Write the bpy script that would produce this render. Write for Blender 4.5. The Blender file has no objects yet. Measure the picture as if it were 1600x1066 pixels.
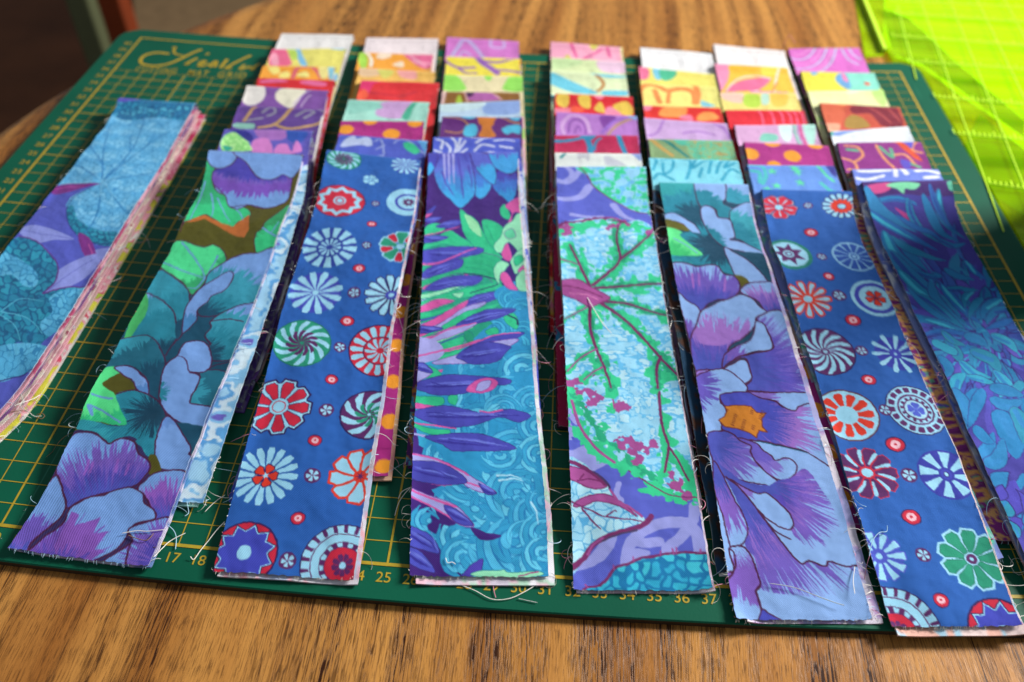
import bpy, math, random
import numpy as np
from mathutils import Vector
# =====================================================================================
#  camera, world, light, exposure   (1 Blender unit = 1 m; layout data are in cm)
# =====================================================================================
SC=bpy.context.scene
CM=.01
cam_d=bpy.data.cameras.new('camera');cam=bpy.data.objects.new('camera',cam_d);SC.collection.objects.link(cam);SC.camera=cam
cam.location=(0.30139,-0.16218,0.28707);cam.rotation_euler=(0.778829,-0.026919,0.073071)
cam_d.sensor_width=36.;cam_d.lens=29.7391;cam_d.clip_start=.01;cam_d.clip_end=30.
cam_d.dof.use_dof=True;cam_d.dof.focus_distance=.33;cam_d.dof.aperture_fstop=7.6
W=bpy.data.worlds.new('World');SC.world=W;W.use_nodes=True
W.node_tree.nodes['Background'].inputs[0].default_value=(.80,.88,1.,1);W.node_tree.nodes['Background'].inputs[1].default_value=0.25
def area(name,loc,target,size,power,col):
    d=bpy.data.lights.new(name,'AREA');d.shape='RECTANGLE';d.size,d.size_y=size;d.energy=power;d.color=col
    o=bpy.data.objects.new(name,d);SC.collection.objects.link(o);o.location=loc
    o.rotation_euler=(Vector(target)-Vector(loc)).to_track_quat('-Z','Y').to_euler();return o
area('window_light',(1.99,.97,1.04),(.30,.15,0),(.46,.56),98,(1.,.97,.93))
VS=SC.view_settings;VS.view_transform='Standard';VS.look='None';VS.exposure=0.0;VS.gamma=1.;VS.use_curve_mapping=False
SC.cycles.use_denoising=True;SC.cycles.max_bounces=8;SC.cycles.transparent_max_bounces=12
RND=random.Random(11)
# ---- fabric prints: shapes given in centimetres on the cloth (x across, y from the fold) ----
def hx(c):
    return np.array([int(c[i:i+2],16)/255. for i in (0,2,4)])
def vnoise(x,y,seed=0):
    xi=np.floor(x).astype(np.int64);yi=np.floor(y).astype(np.int64);fx=x-xi;fy=y-yi
    fx=fx*fx*(3-2*fx);fy=fy*fy*(3-2*fy)
    def h(a,b):
        n=(a*374761393+b*668265263+seed*982451653)&0xffffffff
        n=((n^(n>>13))*1274126177)&0xffffffff
        return ((n^(n>>16))&0xffff)/65535.
    return (h(xi,yi)*(1-fx)+h(xi+1,yi)*fx)*(1-fy)+(h(xi,yi+1)*(1-fx)+h(xi+1,yi+1)*fx)*fy
def spline(P,closed=True,k=6):
    P=np.asarray(P,float);n=len(P)
    if n<3: return P
    out=[]
    rng=range(n) if closed else range(n-1)
    t=np.linspace(0,1,k,endpoint=False)[:,None]
    for i in rng:
        if closed: a,b,c,d=P[(i-1)%n],P[i],P[(i+1)%n],P[(i+2)%n]
        else: a,b,c,d=P[max(i-1,0)],P[i],P[i+1],P[min(i+2,n-1)]
        out.append(.5*((2*b)+(c-a)*t+(2*a-5*b+4*c-d)*t*t+(3*b-a-3*c+d)*t**3))
    r=np.concatenate(out)
    if not closed: r=np.concatenate([r,P[-1:]])
    return r
class Canvas:
    def __init__(s,W,y0,L,rx,ry,base):
        s.W,s.y0,s.L,s.rx,s.ry=W,y0,L,rx,ry
        s.nx=int(round(W*rx));s.ny=int(round((L-y0)*ry))
        s.a=np.empty((s.ny,s.nx,3),np.float32);s.a[:]=hx(base)
        xs=(np.arange(s.nx)+.5)/rx;ys=y0+(np.arange(s.ny)+.5)/ry
        X,Y=np.meshgrid(xs,ys)
        s.X=X+(vnoise(X*5,Y*5,1)-.5)*.035+(vnoise(X*13,Y*13,2)-.5)*.02
        s.Y=Y+(vnoise(X*5,Y*5,3)-.5)*.035+(vnoise(X*13,Y*13,4)-.5)*.02
    def win(s,P,m=0.1):
        x0,y0=P.min(0)-m;x1,y1=P.max(0)+m
        i0=max(0,int((x0-.05)*s.rx));i1=min(s.nx,int((x1+.05)*s.rx)+2);j0=max(0,int((y0-.05-s.y0)*s.ry));j1=min(s.ny,int((y1+.05-s.y0)*s.ry)+2)
        if i1<=i0 or j1<=j0: return None
        return slice(j0,j1),slice(i0,i1)
    def mask(s,P):
        w=s.win(P)
        if w is None: return None,None
        X=s.X[w];Y=s.Y[w];m=np.zeros(X.shape,bool)
        Q=np.roll(P,-1,0)
        for (xa,ya),(xb,yb) in zip(P,Q):
            if ya==yb: continue
            lo,hi=(ya,yb) if ya<yb else (yb,ya)
            r=(Y>=lo)&(Y<hi)
            if not r.any(): continue
            m^=r&(X<(xb-xa)*(Y-ya)/(yb-ya)+xa)
        return w,m
    def p(s,col,P,oc=None,ow=.06,sm=1):
        P=spline(P) if sm else np.asarray(P,float)
        w,m=s.mask(P)
        if w is not None and col: s.a[w][m]=hx(col)
        if oc: s.l(oc,ow,np.concatenate([P,P[:1]]),sm=0)
    def l(s,col,wd,P,taper=0,sm=1):
        P=spline(P,False) if sm and len(P)>2 else np.asarray(P,float)
        n=len(P)-1
        for k in range(n):
            a,b=P[k],P[k+1]
            h=wd/2*(max(.12,np.sin(np.pi*((k+.5)/n)**.75)) if taper==2 else 1 if not taper else max(.12,1-taper*(k+.5)/n) if taper>0 else max(.12,1+taper*(1-(k+.5)/n)))
            w=s.win(np.array([a,b]),h)
            if w is None: continue
            X=s.X[w]-a[0];Y=s.Y[w]-a[1];d=b-a;q=d@d+1e-12
            t=np.clip((X*d[0]+Y*d[1])/q,0,1)
            m=(X-t*d[0])**2+(Y-t*d[1])**2<h*h
            s.a[w][m]=hx(col)
    def n(s,col,wd,P,seed=0,fr=4.):
        """ragged, mottled band along a line"""
        P=spline(P,False) if len(P)>2 else np.asarray(P,float)
        w=s.win(P,wd)
        if w is None: return
        X=s.X[w];Y=s.Y[w];D=np.full(X.shape,99.)
        for a,b in zip(P[:-1],P[1:]):
            d=b-a;t=np.clip(((X-a[0])*d[0]+(Y-a[1])*d[1])/(d@d+1e-12),0,1);D=np.minimum(D,np.hypot(X-a[0]-t*d[0],Y-a[1]-t*d[1]))
        m=D<wd*np.clip((.86*vnoise(X*fr,Y*fr,seed)+.28*vnoise(X*fr*2.5,Y*fr*2.5,seed+3)-.24)*1.75,0,1.2)
        s.a[w][m]=hx(col)
    def leaf(s,a,b,w,bend,col,oc=None,sp=None):
        a=np.array(a,float);b=np.array(b,float);d=b-a;n=np.array([-d[1],d[0]])
        t=np.linspace(0,1,9);h=np.sin(np.pi*t**.8)*w/2/(np.hypot(*d)+1e-6);m=4*t*(1-t)*bend
        P=np.concatenate([a+np.outer(t,d)+np.outer(m+h,n),(a+np.outer(t,d)+np.outer(m-h,n))[::-1]])
        s.p(col,P,oc,.05,0)
        if sp: s.l(sp,w*.18,a+np.outer(t[1:-2],d)+np.outer((m+h*.35)[1:-2],n),.7)
    def curl(s,c,r,rot,cl='3fb4dd',cm='2a97c8',cd='1670ac',seed=0):
        """rolled petal: a disc with nested crescents"""
        t=np.linspace(-1.3,1.3,11)
        for k,(f,wd) in enumerate([(1.25,.5),(.95,.48),(.64,.42),(.34,.38),(.1,.2)]):
            A=rot+.3*k+.3*np.sin(seed+k)+t*(1-.05*k);q=.3*(1-f)*r
            x=c[0]+q*np.cos(rot)+f*r*np.cos(A);y=c[1]+q*np.sin(rot)+f*r*np.sin(A)
            s.l(cd,(wd+.05)*r+.03,np.stack([x,y],1),2);s.l((cl,cm)[(k+seed)%2],wd*r,np.stack([x,y],1),2)
            if k<3: s.l(cd,.06*r,np.stack([x,y],1)[1:-2],2)
    def e(s,col,c,rx,ry=None,oc=None,ow=.05):
        ry=ry or rx
        t=np.linspace(0,2*np.pi,28,endpoint=False)
        s.p(col,np.stack([c[0]+rx*np.cos(t),c[1]+ry*np.sin(t)],1),oc,ow,0)
    def f(s,P,C,stops,oc=None,ow=.06,amp=.35,fr=16,seed=0,sm=1):
        """petal: colours change with the distance from C, with feathered brush-stroke borders"""
        P=spline(P) if sm else np.asarray(P,float)
        w,m=s.mask(P)
        if w is not None:
            X=s.X[w]-C[0];Y=s.Y[w]-C[1];d=np.hypot(X,Y);an=np.arctan2(Y,X)
            D=max(np.hypot(*(np.array(q)-C)) for q,_ in stops)
            F=fr*.62*max(D,.6)/1.2
            for k,(q,col) in enumerate(stops):
                r=np.hypot(*(np.array(q)-C)) if k else 0
                n=np.abs(vnoise(an*F+50,an*0+k*7.3,seed)-.5)*2
                n2=vnoise(an*F*2.7+90,an*0+k*3.1,seed+5)
                g=(d-r+1.35*amp*(n*1.0+.35*n2-.62))>0 if k else d>=0
                s.a[w][m&g]=hx(col)
        if oc: s.l(oc,ow,np.concatenate([P,P[:1]]),sm=0)
    def v(s,P,cell,cols,lc,lw=.05,seed=0,oc=None,ow=.06,sm=1):
        """region of a print broken into small cells like the skin of a leaf"""
        P=spline(P) if sm else np.asarray(P,float)
        w,m=s.mask(P)
        if w is None: return
        X=s.X[w]+(vnoise(s.X[w]*3,s.Y[w]*3,seed+9)-.5)*cell*.9;Y=s.Y[w]+(vnoise(s.X[w]*3+40,s.Y[w]*3,seed+8)-.5)*cell*.9
        gx=np.floor(X/cell).astype(int);gy=np.floor(Y/cell).astype(int)
        f1=np.full(X.shape,9.);f2=np.full(X.shape,9.);idx=np.zeros(X.shape)
        for di in (-1,0,1):
            for dj in (-1,0,1):
                a=gx+di;b=gy+dj
                h1=((a*73856093^b*19349663^(seed*83492791+11))&0xffff)/65535.;h2=((a*19349663^b*83492791^(seed*73856093+7))&0xffff)/65535.
                d=np.hypot((a+.15+.7*h1)*cell-X,(b+.15+.7*h2)*cell-Y)
                c=d<f1
                f2=np.where(c,f1,np.minimum(f2,d));idx=np.where(c,h1,idx);f1=np.where(c,d,f1)
        cc=np.array([hx(c) for c in cols],np.float32)[np.clip((idx*len(cols)).astype(int),0,len(cols)-1)]
        cc[(f2-f1)<lw]=hx(lc)
        s.a[w][m]=cc[m]
        if oc: s.l(oc,ow,np.concatenate([P,P[:1]]),sm=0)
    def b(s,P,cols,th,fr=3.,seed=0,sm=1,st=(1,1)):
        """mottled region: cols picked by thresholded noise"""
        P=spline(P) if sm else np.asarray(P,float)
        w,m=s.mask(P)
        if w is None: return
        X=s.X[w]*fr*st[0];Y=s.Y[w]*fr*st[1]
        n=.6*vnoise(X,Y,seed)+.3*vnoise(X*2.3,Y*2.3,seed+1)+.1*vnoise(X*5,Y*5,seed+2)
        for c,t in zip(cols,[-1]+list(th)):
            s.a[w][m&(n>t)]=hx(c)
    def spokes(s,c,r0,r1,n,col,wf=.7,rot=0.,tw=0.,oc=None,ow=.03,rnd=1,sy=1.):
        """n petals/spokes between radius r0 and r1; wf = share of the angle filled; tw = swirl"""
        for k in range(n):
            a=rot+2*np.pi*k/n;h=np.pi/n*wf
            t=np.linspace(0,1,6)
            rr=r0+(r1-r0)*t
            hw=h*(np.where(t<.8,1,1-(t-.8)*2.2) if rnd else 1)*np.ones(6)
            A=a+tw*t
            P=np.concatenate([np.stack([c[0]+rr*np.cos(A-hw),c[1]+sy*rr*np.sin(A-hw)],1),np.stack([c[0]+rr*np.cos(A+hw),c[1]+sy*rr*np.sin(A+hw)],1)[::-1]])
            s.p(col,P,oc,ow,0)
    def star(s,c,r0,r1,n,col,rot=0.,oc=None,ow=.03,sm=0,sy=1.):
        t=np.arange(2*n);a=rot+np.pi*t/n;r=np.where(t%2==0,r1,r0)
        s.p(col,np.stack([c[0]+r*np.cos(a),c[1]+sy*r*np.sin(a)],1),oc,ow,sm)
    def small(s,k):
        a=s.a[:s.ny//k*k,:s.nx//k*k];return a.reshape(s.ny//k,k,s.nx//k,k,3).mean((1,3))
# =====================================================================================
#  helpers
# =====================================================================================
def lin(c):
    c=np.asarray(c,float);return np.where(c<=.04045,c/12.92,((c+.055)/1.055)**2.4)
def tag(o,label=None,cat=None,group=None,kind=None):
    for k,v in (('label',label),('category',cat),('group',group),('kind',kind)):
        if v: o[k]=v
    return o
def link(name,me,mat=None,parent=None):
    o=bpy.data.objects.new(name,me);SC.collection.objects.link(o)
    if mat: me.materials.append(mat)
    if parent: o.parent=parent
    return o
def mesh(name,V,F,mat=None,parent=None,smooth=False):
    me=bpy.data.meshes.new(name);me.from_pydata([tuple(map(float,v)) for v in V],[],F);me.update()
    if smooth: me.polygons.foreach_set('use_smooth',[True]*len(me.polygons))
    return link(name,me,mat,parent)
def mat_new(name,rough=.8,spec=.3):
    m=bpy.data.materials.new(name);m.use_nodes=True;nt=m.node_tree;b=nt.nodes['Principled BSDF']
    b.inputs['Roughness'].default_value=rough;b.inputs['Specular IOR Level'].default_value=spec
    return m,nt,b
def nd(nt,t,**k):
    n=nt.nodes.new(t)
    for a,v in k.items():
        if a in n.inputs: n.inputs[a].default_value=v
        else: setattr(n,a,v)
    return n
def ramp(nt,stops,inp):
    r=nt.nodes.new('ShaderNodeValToRGB');e=r.color_ramp.elements
    while len(e)<len(stops): e.new(.5)
    for k,(p,c) in enumerate(stops): e[k].position=p;e[k].color=(c[0],c[1],c[2],1)
    nt.links.new(inp,r.inputs[0]);return r.outputs[0]
def h3(c): return tuple(lin(hx(c)))
def mixc(nt,f,a,b,mode='MIX'):
    n=nt.nodes.new('ShaderNodeMix');n.data_type='RGBA';n.blend_type=mode
    for s,v in ((n.inputs[0],f),(n.inputs[6],a),(n.inputs[7],b)):
        if isinstance(v,bpy.types.NodeSocket): nt.links.new(v,s)
        elif isinstance(v,(int,float)): s.default_value=v
        else: s.default_value=(v[0],v[1],v[2],1)
    return n.outputs[2]
# ---- materials ---------------------------------------------------------------------
def cloth_mat():
    m,nt,b=mat_new('printed_cotton',.88,.18)
    at=nd(nt,'ShaderNodeAttribute',attribute_name='print')
    uv=nd(nt,'ShaderNodeUVMap',uv_map='cm')
    mp=nd(nt,'ShaderNodeMapping');mp.inputs['Rotation'].default_value=(0,0,.72);nt.links.new(uv.outputs[0],mp.inputs[0])
    w=nd(nt,'ShaderNodeTexWave');w.inputs['Scale'].default_value=6.2;w.inputs['Distortion'].default_value=.5;w.inputs['Detail'].default_value=1;w.inputs['Detail Scale'].default_value=3
    nt.links.new(mp.outputs[0],w.inputs[0])
    n=nd(nt,'ShaderNodeTexNoise');n.inputs['Scale'].default_value=22;n.inputs['Detail'].default_value=3;nt.links.new(uv.outputs[0],n.inputs[0])
    n2=nd(nt,'ShaderNodeTexNoise');n2.inputs['Scale'].default_value=.9;n2.inputs['Detail'].default_value=2;nt.links.new(uv.outputs[0],n2.inputs[0])
    f=nd(nt,'ShaderNodeMath',operation='MULTIPLY_ADD');nt.links.new(w.outputs[1],f.inputs[0]);f.inputs[1].default_value=.5;nt.links.new(n.outputs[0],f.inputs[2])
    mr=nd(nt,'ShaderNodeMapRange');nt.links.new(f.outputs[0],mr.inputs[0]);mr.inputs[1].default_value=.35;mr.inputs[2].default_value=1.2;mr.inputs[3].default_value=.8;mr.inputs[4].default_value=1.13
    c=mixc(nt,1.,at.outputs[0],mr.outputs[0],'MULTIPLY')
    nt.links.new(c,b.inputs['Base Color'])
    bp=nd(nt,'ShaderNodeBump');bp.inputs['Strength'].default_value=.35;bp.inputs['Distance'].default_value=.0004;nt.links.new(f.outputs[0],bp.inputs['Height'])
    b2=nd(nt,'ShaderNodeBump');b2.inputs['Strength'].default_value=.25;b2.inputs['Distance'].default_value=.004;nt.links.new(n2.outputs[0],b2.inputs['Height']);nt.links.new(bp.outputs[0],b2.inputs['Normal'])
    nt.links.new(b2.outputs[0],b.inputs['Normal'])
    b.inputs['Sheen Weight'].default_value=.12;b.inputs['Sheen Roughness'].default_value=.4
    return m
def plain(name,c,rough=.7,spec=.3,var=0.,scale=60.):
    m,nt,b=mat_new(name,rough,spec);c=h3(c)
    if var:
        tc=nd(nt,'ShaderNodeTexCoord');n=nd(nt,'ShaderNodeTexNoise');n.inputs['Scale'].default_value=scale;n.inputs['Detail'].default_value=5;nt.links.new(tc.outputs['Object'],n.inputs[0])
        o=ramp(nt,[(.3,tuple(x*(1-var) for x in c)),(.7,tuple(x*(1+var) for x in c))],n.outputs[0]);nt.links.new(o,b.inputs['Base Color'])
    else: b.inputs['Base Color'].default_value=(*c,1)
    return m
def wood_mat(name,c_light,c_mid,c_dark,gloss=.42):
    """oiled ash: pale ground, broad growth bands, dark open pores drawn out along Y"""
    m,nt,b=mat_new(name,gloss,.2);L=nt.links.new
    tc=nd(nt,'ShaderNodeTexCoord');P=tc.outputs['Object']
    wp=nd(nt,'ShaderNodeTexNoise');wp.inputs['Scale'].default_value=5.;wp.inputs['Detail'].default_value=2
    mpw=nd(nt,'ShaderNodeMapping');mpw.inputs['Scale'].default_value=(1.,.35,1.);L(P,mpw.inputs[0]);L(mpw.outputs[0],wp.inputs[0])
    sep=nd(nt,'ShaderNodeSeparateXYZ');L(P,sep.inputs[0])
    ad=nd(nt,'ShaderNodeMath',operation='MULTIPLY_ADD');L(wp.outputs[0],ad.inputs[0]);ad.inputs[1].default_value=.055;L(sep.outputs[0],ad.inputs[2])
    com=nd(nt,'ShaderNodeCombineXYZ');L(ad.outputs[0],com.inputs[0]);L(sep.outputs[1],com.inputs[1])
    def nz(sx,sy,det=3,rough=.55):
        mp=nd(nt,'ShaderNodeMapping');mp.inputs['Scale'].default_value=(sx,sy,1);L(com.outputs[0],mp.inputs[0])
        n=nd(nt,'ShaderNodeTexNoise');n.inputs['Scale'].default_value=1.;n.inputs['Detail'].default_value=det;n.inputs['Roughness'].default_value=rough;L(mp.outputs[0],n.inputs[0]);return n.outputs[0]
    broad=nz(38,2.2,2);bands=nz(110,2.6,2);fine=nz(1400,22,4,.65);pores=nz(1700,75,2,.5);pores2=nz(3000,130,2)
    c=ramp(nt,[(.3,h3(c_mid)),(.62,h3(c_light))],broad)
    cb=ramp(nt,[(.38,(.72,.66,.6)),(.58,(1.04,1.04,1.04))],bands);c=mixc(nt,.8,c,cb,'MULTIPLY')
    cf=ramp(nt,[(.3,(.8,.78,.75)),(.7,(1.12,1.12,1.12))],fine);c=mixc(nt,.55,c,cf,'MULTIPLY')
    hl=nz(400,6.,3);hl2=ramp(nt,[(.478,(0,0,0)),(.49,(.6,.6,.6)),(.505,(.6,.6,.6)),(.517,(0,0,0))],hl);hl3=nz(900,14.,2);hl4=ramp(nt,[(.48,(0,0,0)),(.49,(.9,.9,.9)),(.505,(.9,.9,.9)),(.515,(0,0,0))],hl3);gt=ramp(nt,[(.44,(0,0,0)),(.52,(1,1,1))],nz(500,16.,2));hl2=mixc(nt,1.,hl2,gt,'MULTIPLY');hl4=mixc(nt,1.,hl4,gt,'MULTIPLY')
    # pores gather in the early-wood bands
    bm=ramp(nt,[(.36,(1,1,1)),(.58,(.1,.1,.1))],bands)
    pm=ramp(nt,[(.535,(0,0,0)),(.565,(1,1,1))],pores);pm=mixc(nt,1.,pm,hl2,'LIGHTEN');pm=mixc(nt,1.,pm,hl4,'LIGHTEN');pk=mixc(nt,1.,pm,bm,'MULTIPLY');bw=nd(nt,'ShaderNodeRGBToBW');L(pk,bw.inputs[0])
    pk2=ramp(nt,[(.55,(0,0,0)),(.6,(.6,.6,.6))],pores2);bw2=nd(nt,'ShaderNodeRGBToBW');L(pk2,bw2.inputs[0])
    c=mixc(nt,bw2.outputs[0],c,h3(c_dark));c=mixc(nt,bw.outputs[0],c,h3(c_dark))
    L(c,b.inputs['Base Color'])
    bp=nd(nt,'ShaderNodeBump');bp.inputs['Strength'].default_value=.35;bp.inputs['Distance'].default_value=.0005;bp.invert=True;L(bw.outputs[0],bp.inputs['Height']);L(bp.outputs[0],b.inputs['Normal'])
    return m
def mat_green():
    m,nt,b=mat_new('mat_vinyl',.5,.14);L=nt.links.new
    tc=nd(nt,'ShaderNodeTexCoord');n=nd(nt,'ShaderNodeTexNoise');n.inputs['Scale'].default_value=14;n.inputs['Detail'].default_value=6;L(tc.outputs['Object'],n.inputs[0])
    n2=nd(nt,'ShaderNodeTexNoise');n2.inputs['Scale'].default_value=900;n2.inputs['Detail'].default_value=2;L(tc.outputs['Object'],n2.inputs[0])
    c=ramp(nt,[(.3,h3('09503b')),(.7,h3('0c5c44'))],n.outputs[0])
    mp=nd(nt,'ShaderNodeMapping');mp.inputs['Scale'].default_value=(260,6,1);mp.inputs['Rotation'].default_value=(0,0,.35);L(tc.outputs['Object'],mp.inputs[0])
    s=nd(nt,'ShaderNodeTexNoise');s.inputs['Scale'].default_value=1;s.inputs['Detail'].default_value=1;L(mp.outputs[0],s.inputs[0])
    sc=ramp(nt,[(.73,(0,0,0)),(.76,(.35,.35,.35))],s.outputs[0]);bw=nd(nt,'ShaderNodeRGBToBW');L(sc,bw.inputs[0])
    c=mixc(nt,bw.outputs[0],c,h3('3f8a72'));L(c,b.inputs['Base Color'])
    bp=nd(nt,'ShaderNodeBump');bp.inputs['Strength'].default_value=.12;bp.inputs['Distance'].default_value=.0003;L(n2.outputs[0],bp.inputs['Height']);L(bp.outputs[0],b.inputs['Normal'])
    return m
CLOTH=cloth_mat();WOOD=wood_mat('oiled_ash','c98f48','a2682e','341a0c');MATG=mat_green()
YEL=plain('mat_print','b0962a',.55,.3,.12,300);YELD=YEL
THREADM=[plain('thread_cream','efebe2',.8),plain('thread_blue','a8cce0',.8),plain('thread_grey','b8beb8',.8),plain('thread_pink','d28aa0',.8),plain('thread_brown','8a6a50',.8),plain('thread_red','b02838',.8)]
# =====================================================================================
#  room seen past the table, table
# =====================================================================================
TZ=-.32*CM
def slab(name,P,z0,z1,mat,parent=None,bev=0.):
    """extruded polygon; with bev its top edge is chamfered"""
    P=np.asarray(P,float);n=len(P);c=P.mean(0);V=[];F=[]
    q=P-c;s=1-bev/np.hypot(*q.T)[:,None] if bev else np.ones((n,1))
    rings=[(P,z0),(P,z1-bev),(c+q*s,z1)] if bev else [(P,z0),(P,z1)]
    for R,z in rings: V+=[(x,y,z) for x,y in R]
    for r in range(len(rings)-1):
        for k in range(n): a=r*n+k;b=r*n+(k+1)%n;F.append((a,b,b+n,a+n))
    F.append(tuple(range((len(rings)-1)*n,len(rings)*n)));F.append(tuple(range(n))[::-1])
    return mesh(name,V,F,mat,parent)
floor_m=plain('dark_floorboards','3c2212',.7,.1,.3,6)
fl=mesh('floor',[(-4,-3,-.75),(5,-3,-.75),(5,6,-.75),(-4,6,-.75)],[(0,1,2,3)],floor_m);tag(fl,kind='structure')
t=bpy.data.objects.new('oval_table',None);SC.collection.objects.link(t);t.location=(.581,.19,-.75)
tag(t,'oval oiled ash table with dark open grain under the green cutting mat','table')
a=np.linspace(0,2*np.pi,160,endpoint=False);RX,RY=.64,.52
ring=[(-.012,-.05),(0.,-.04),(0.,-.012),(-.004,-.005),(-.012,-.0015),(-.022,0.)]
V=[];F=[];n=len(a)
for r,z in ring: V+=[((RX+r)*math.cos(x),(RY+r)*math.sin(x),.75+TZ+z) for x in a]
for j in range(len(ring)-1):
    for k in range(n): F.append((j*n+k,j*n+(k+1)%n,(j+1)*n+(k+1)%n,(j+1)*n+k))
F.append(tuple((len(ring)-1)*n+k for k in range(n)))
top=mesh('table_top',V,F,WOOD,t)
V=[];F=[];prof=[(.24,0.),(.24,.03),(.08,.07),(.05,.2),(.065,.45),(.05,.6),(.2,.69),(.2,.705)];m_=28
for r,z in prof: V+=[(r*math.cos(2*math.pi*k/m_),r*math.sin(2*math.pi*k/m_),z) for k in range(m_)]
for j in range(len(prof)-1):
    for k in range(m_): F.append((j*m_+k,j*m_+(k+1)%m_,(j+1)*m_+(k+1)%m_,(j+1)*m_+k))
mesh('pedestal',V,F,WOOD,t,True)
def post(name,x,y,w,d,z0,z1,mat,lean=0.,parent=None):
    V=[];
    for z,s,dx in ((z0,.8,0),(z0+(z1-z0)*.5,1.,lean*.5),(z1,.95,lean)):
        for sx,sy in ((-1,-1),(1,-1),(1,1),(-1,1)): V.append((x+dx+sx*w/2*s,y+sy*d/2*s,z))
    F=[(r*4+k,r*4+(k+1)%4,(r+1)*4+(k+1)%4,(r+1)*4+k) for r in (0,1) for k in range(4)]+[(3,2,1,0),(8,9,10,11)]
    o=mesh(name,V,F,mat,parent)
    bv=o.modifiers.new('round','BEVEL');bv.width=.004;bv.segments=2
    return o
post_m=plain('pale_green_paint','565a40',.6,.1,.08,8);brown_m=plain('red_brown_wood','7a3418',.5,.3,.2,12)
pg=post('door_frame',-0.484,1.150,0.040,.03,-.75,-0.016,post_m)
tag(pg,'pale green painted door frame post behind the table, out of focus','door frame')
pb=post('door_edge',-0.477,1.230,0.050,.04,-.75,-0.030,brown_m)
tag(pb,'red-brown wooden door edge just right of the pale green post, out of focus','door')
rg=slab('rug',[(-0.794,1.866),(-0.363,1.922),(-0.484,2.417),(-1.004,2.343)],-.749,-.738,plain('beige_rug','8a7050',.95,.1,.12,30));tag(rg,'flat beige grey rug on the dark floor behind the table','rug')
# =====================================================================================
#  cutting mat
# =====================================================================================
WX=(-0.0704, 0.00317, -0.002864, 3.2e-05, -0.000407, 0.000146);WY=(0.807342, -0.075383, -0.023789, 0.001461, 0.00065, -0.0005)
def wm(x,y,z=0.):
    """mat coordinates (cm) to the table; the mat lies very slightly bowed"""
    b=(1,x,y,x*x,x*y,y*y)
    return ((x+sum(p*q for p,q in zip(WX,b)))*CM,(y+sum(p*q for p,q in zip(WY,b)))*CM,z*CM)
def ribbon(pts,w,z,V,F):
    P=np.asarray(pts,float);n=len(P)
    if n<2: return
    d=np.gradient(P,axis=0);d/=np.linalg.norm(d,axis=1)[:,None]+1e-9;nn=np.stack([-d[:,1],d[:,0]],1)*w/2
    b=len(V)
    for k in range(n): V.append(wm(*(P[k]+nn[k]),z));V.append(wm(*(P[k]-nn[k]),z))
    for k in range(n-1): F.append((b+2*k,b+2*k+1,b+2*k+3,b+2*k+2))
MX0,MX1,MY0,MY1=-1.75,56.57,-1.47,42.40
def rrect(x0,y0,x1,y1,r,step=1.5):
    P=[]
    def edge(ax,ay,bx,by):
        k=max(2,int(math.hypot(bx-ax,by-ay)/step));return [(ax+(bx-ax)*i/k,ay+(by-ay)*i/k) for i in range(k)]
    def arc(cx,cy,a0): return [(cx+r*math.cos(a0+math.pi/2*i/8),cy+r*math.sin(a0+math.pi/2*i/8)) for i in range(8)]
    P+=edge(x0+r,y0,x1-r,y0)+arc(x1-r,y0+r,-math.pi/2)+edge(x1,y0+r,x1,y1-r)+arc(x1-r,y1-r,0)+edge(x1-r,y1,x0+r,y1)+arc(x0+r,y1-r,math.pi/2)+edge(x0,y1-r,x0,y0+r)+arc(x0+r,y0+r,math.pi)
    return P
outl=rrect(MX0,MY0,MX1,MY1,1.5)
mat_root=bpy.data.objects.new('cutting_mat',None);SC.collection.objects.link(mat_root)
tag(mat_root,'dark green self-healing cutting mat with ochre centimetre grid lying on the table','cutting mat')
c=np.mean(outl,0)
def shrink(P,s): return [(c[0]+(x-c[0])*(1-s/abs(x-c[0]+1e-6) if abs(x-c[0])>20 else 1),c[1]+(y-c[1])*(1-s/abs(y-c[1]+1e-6) if abs(y-c[1])>16 else 1)) for x,y in P]
V=[];F=[];n=len(outl)
for R,z in ((outl,-.31),(outl,-.05),(shrink(outl,.05),0.)): V+=[wm(x,y,z) for x,y in R]
for r in (0,1):
    for k in range(n): a_=r*n+k;b_=r*n+(k+1)%n;F.append((a_,b_,b_+n,a_+n))
F.append(tuple(range(2*n,3*n)))
body=mesh('mat_sheet',V,F,MATG,mat_root)
edm=plain('mat_core','3a2c1c',.7);body.data.materials.append(edm)
for k in range(n): body.data.polygons[k].material_index=1
V=[];F=[];Z1=.012
for x in range(1,55):
    for (ya,yb) in ([(0,36.)] if x<19 else [(0,41.)]):
        ribbon([(x,y) for y in np.linspace(ya,yb,22)],.085 if x%5==0 else .046,Z1,V,F)
for y in range(1,41): ribbon([(x,y) for x in np.linspace(0 if y<=36 else 19,55,28)],.075 if y%5==0 else .042,Z1+.004,V,F)
mesh('grid_lines',V,F,YELD,mat_root)
V=[];F=[]
for p in ([(x,0) for x in np.linspace(-.07,55.07,30)],[(x,41) for x in np.linspace(-.07,55.07,30)],[(0,y) for y in np.linspace(.07,40.93,22)],[(55,y) for y in np.linspace(.07,40.93,22)]): ribbon(p,.14,Z1+.008,V,F)
mesh('border_line',V,F,YELD,mat_root)
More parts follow.
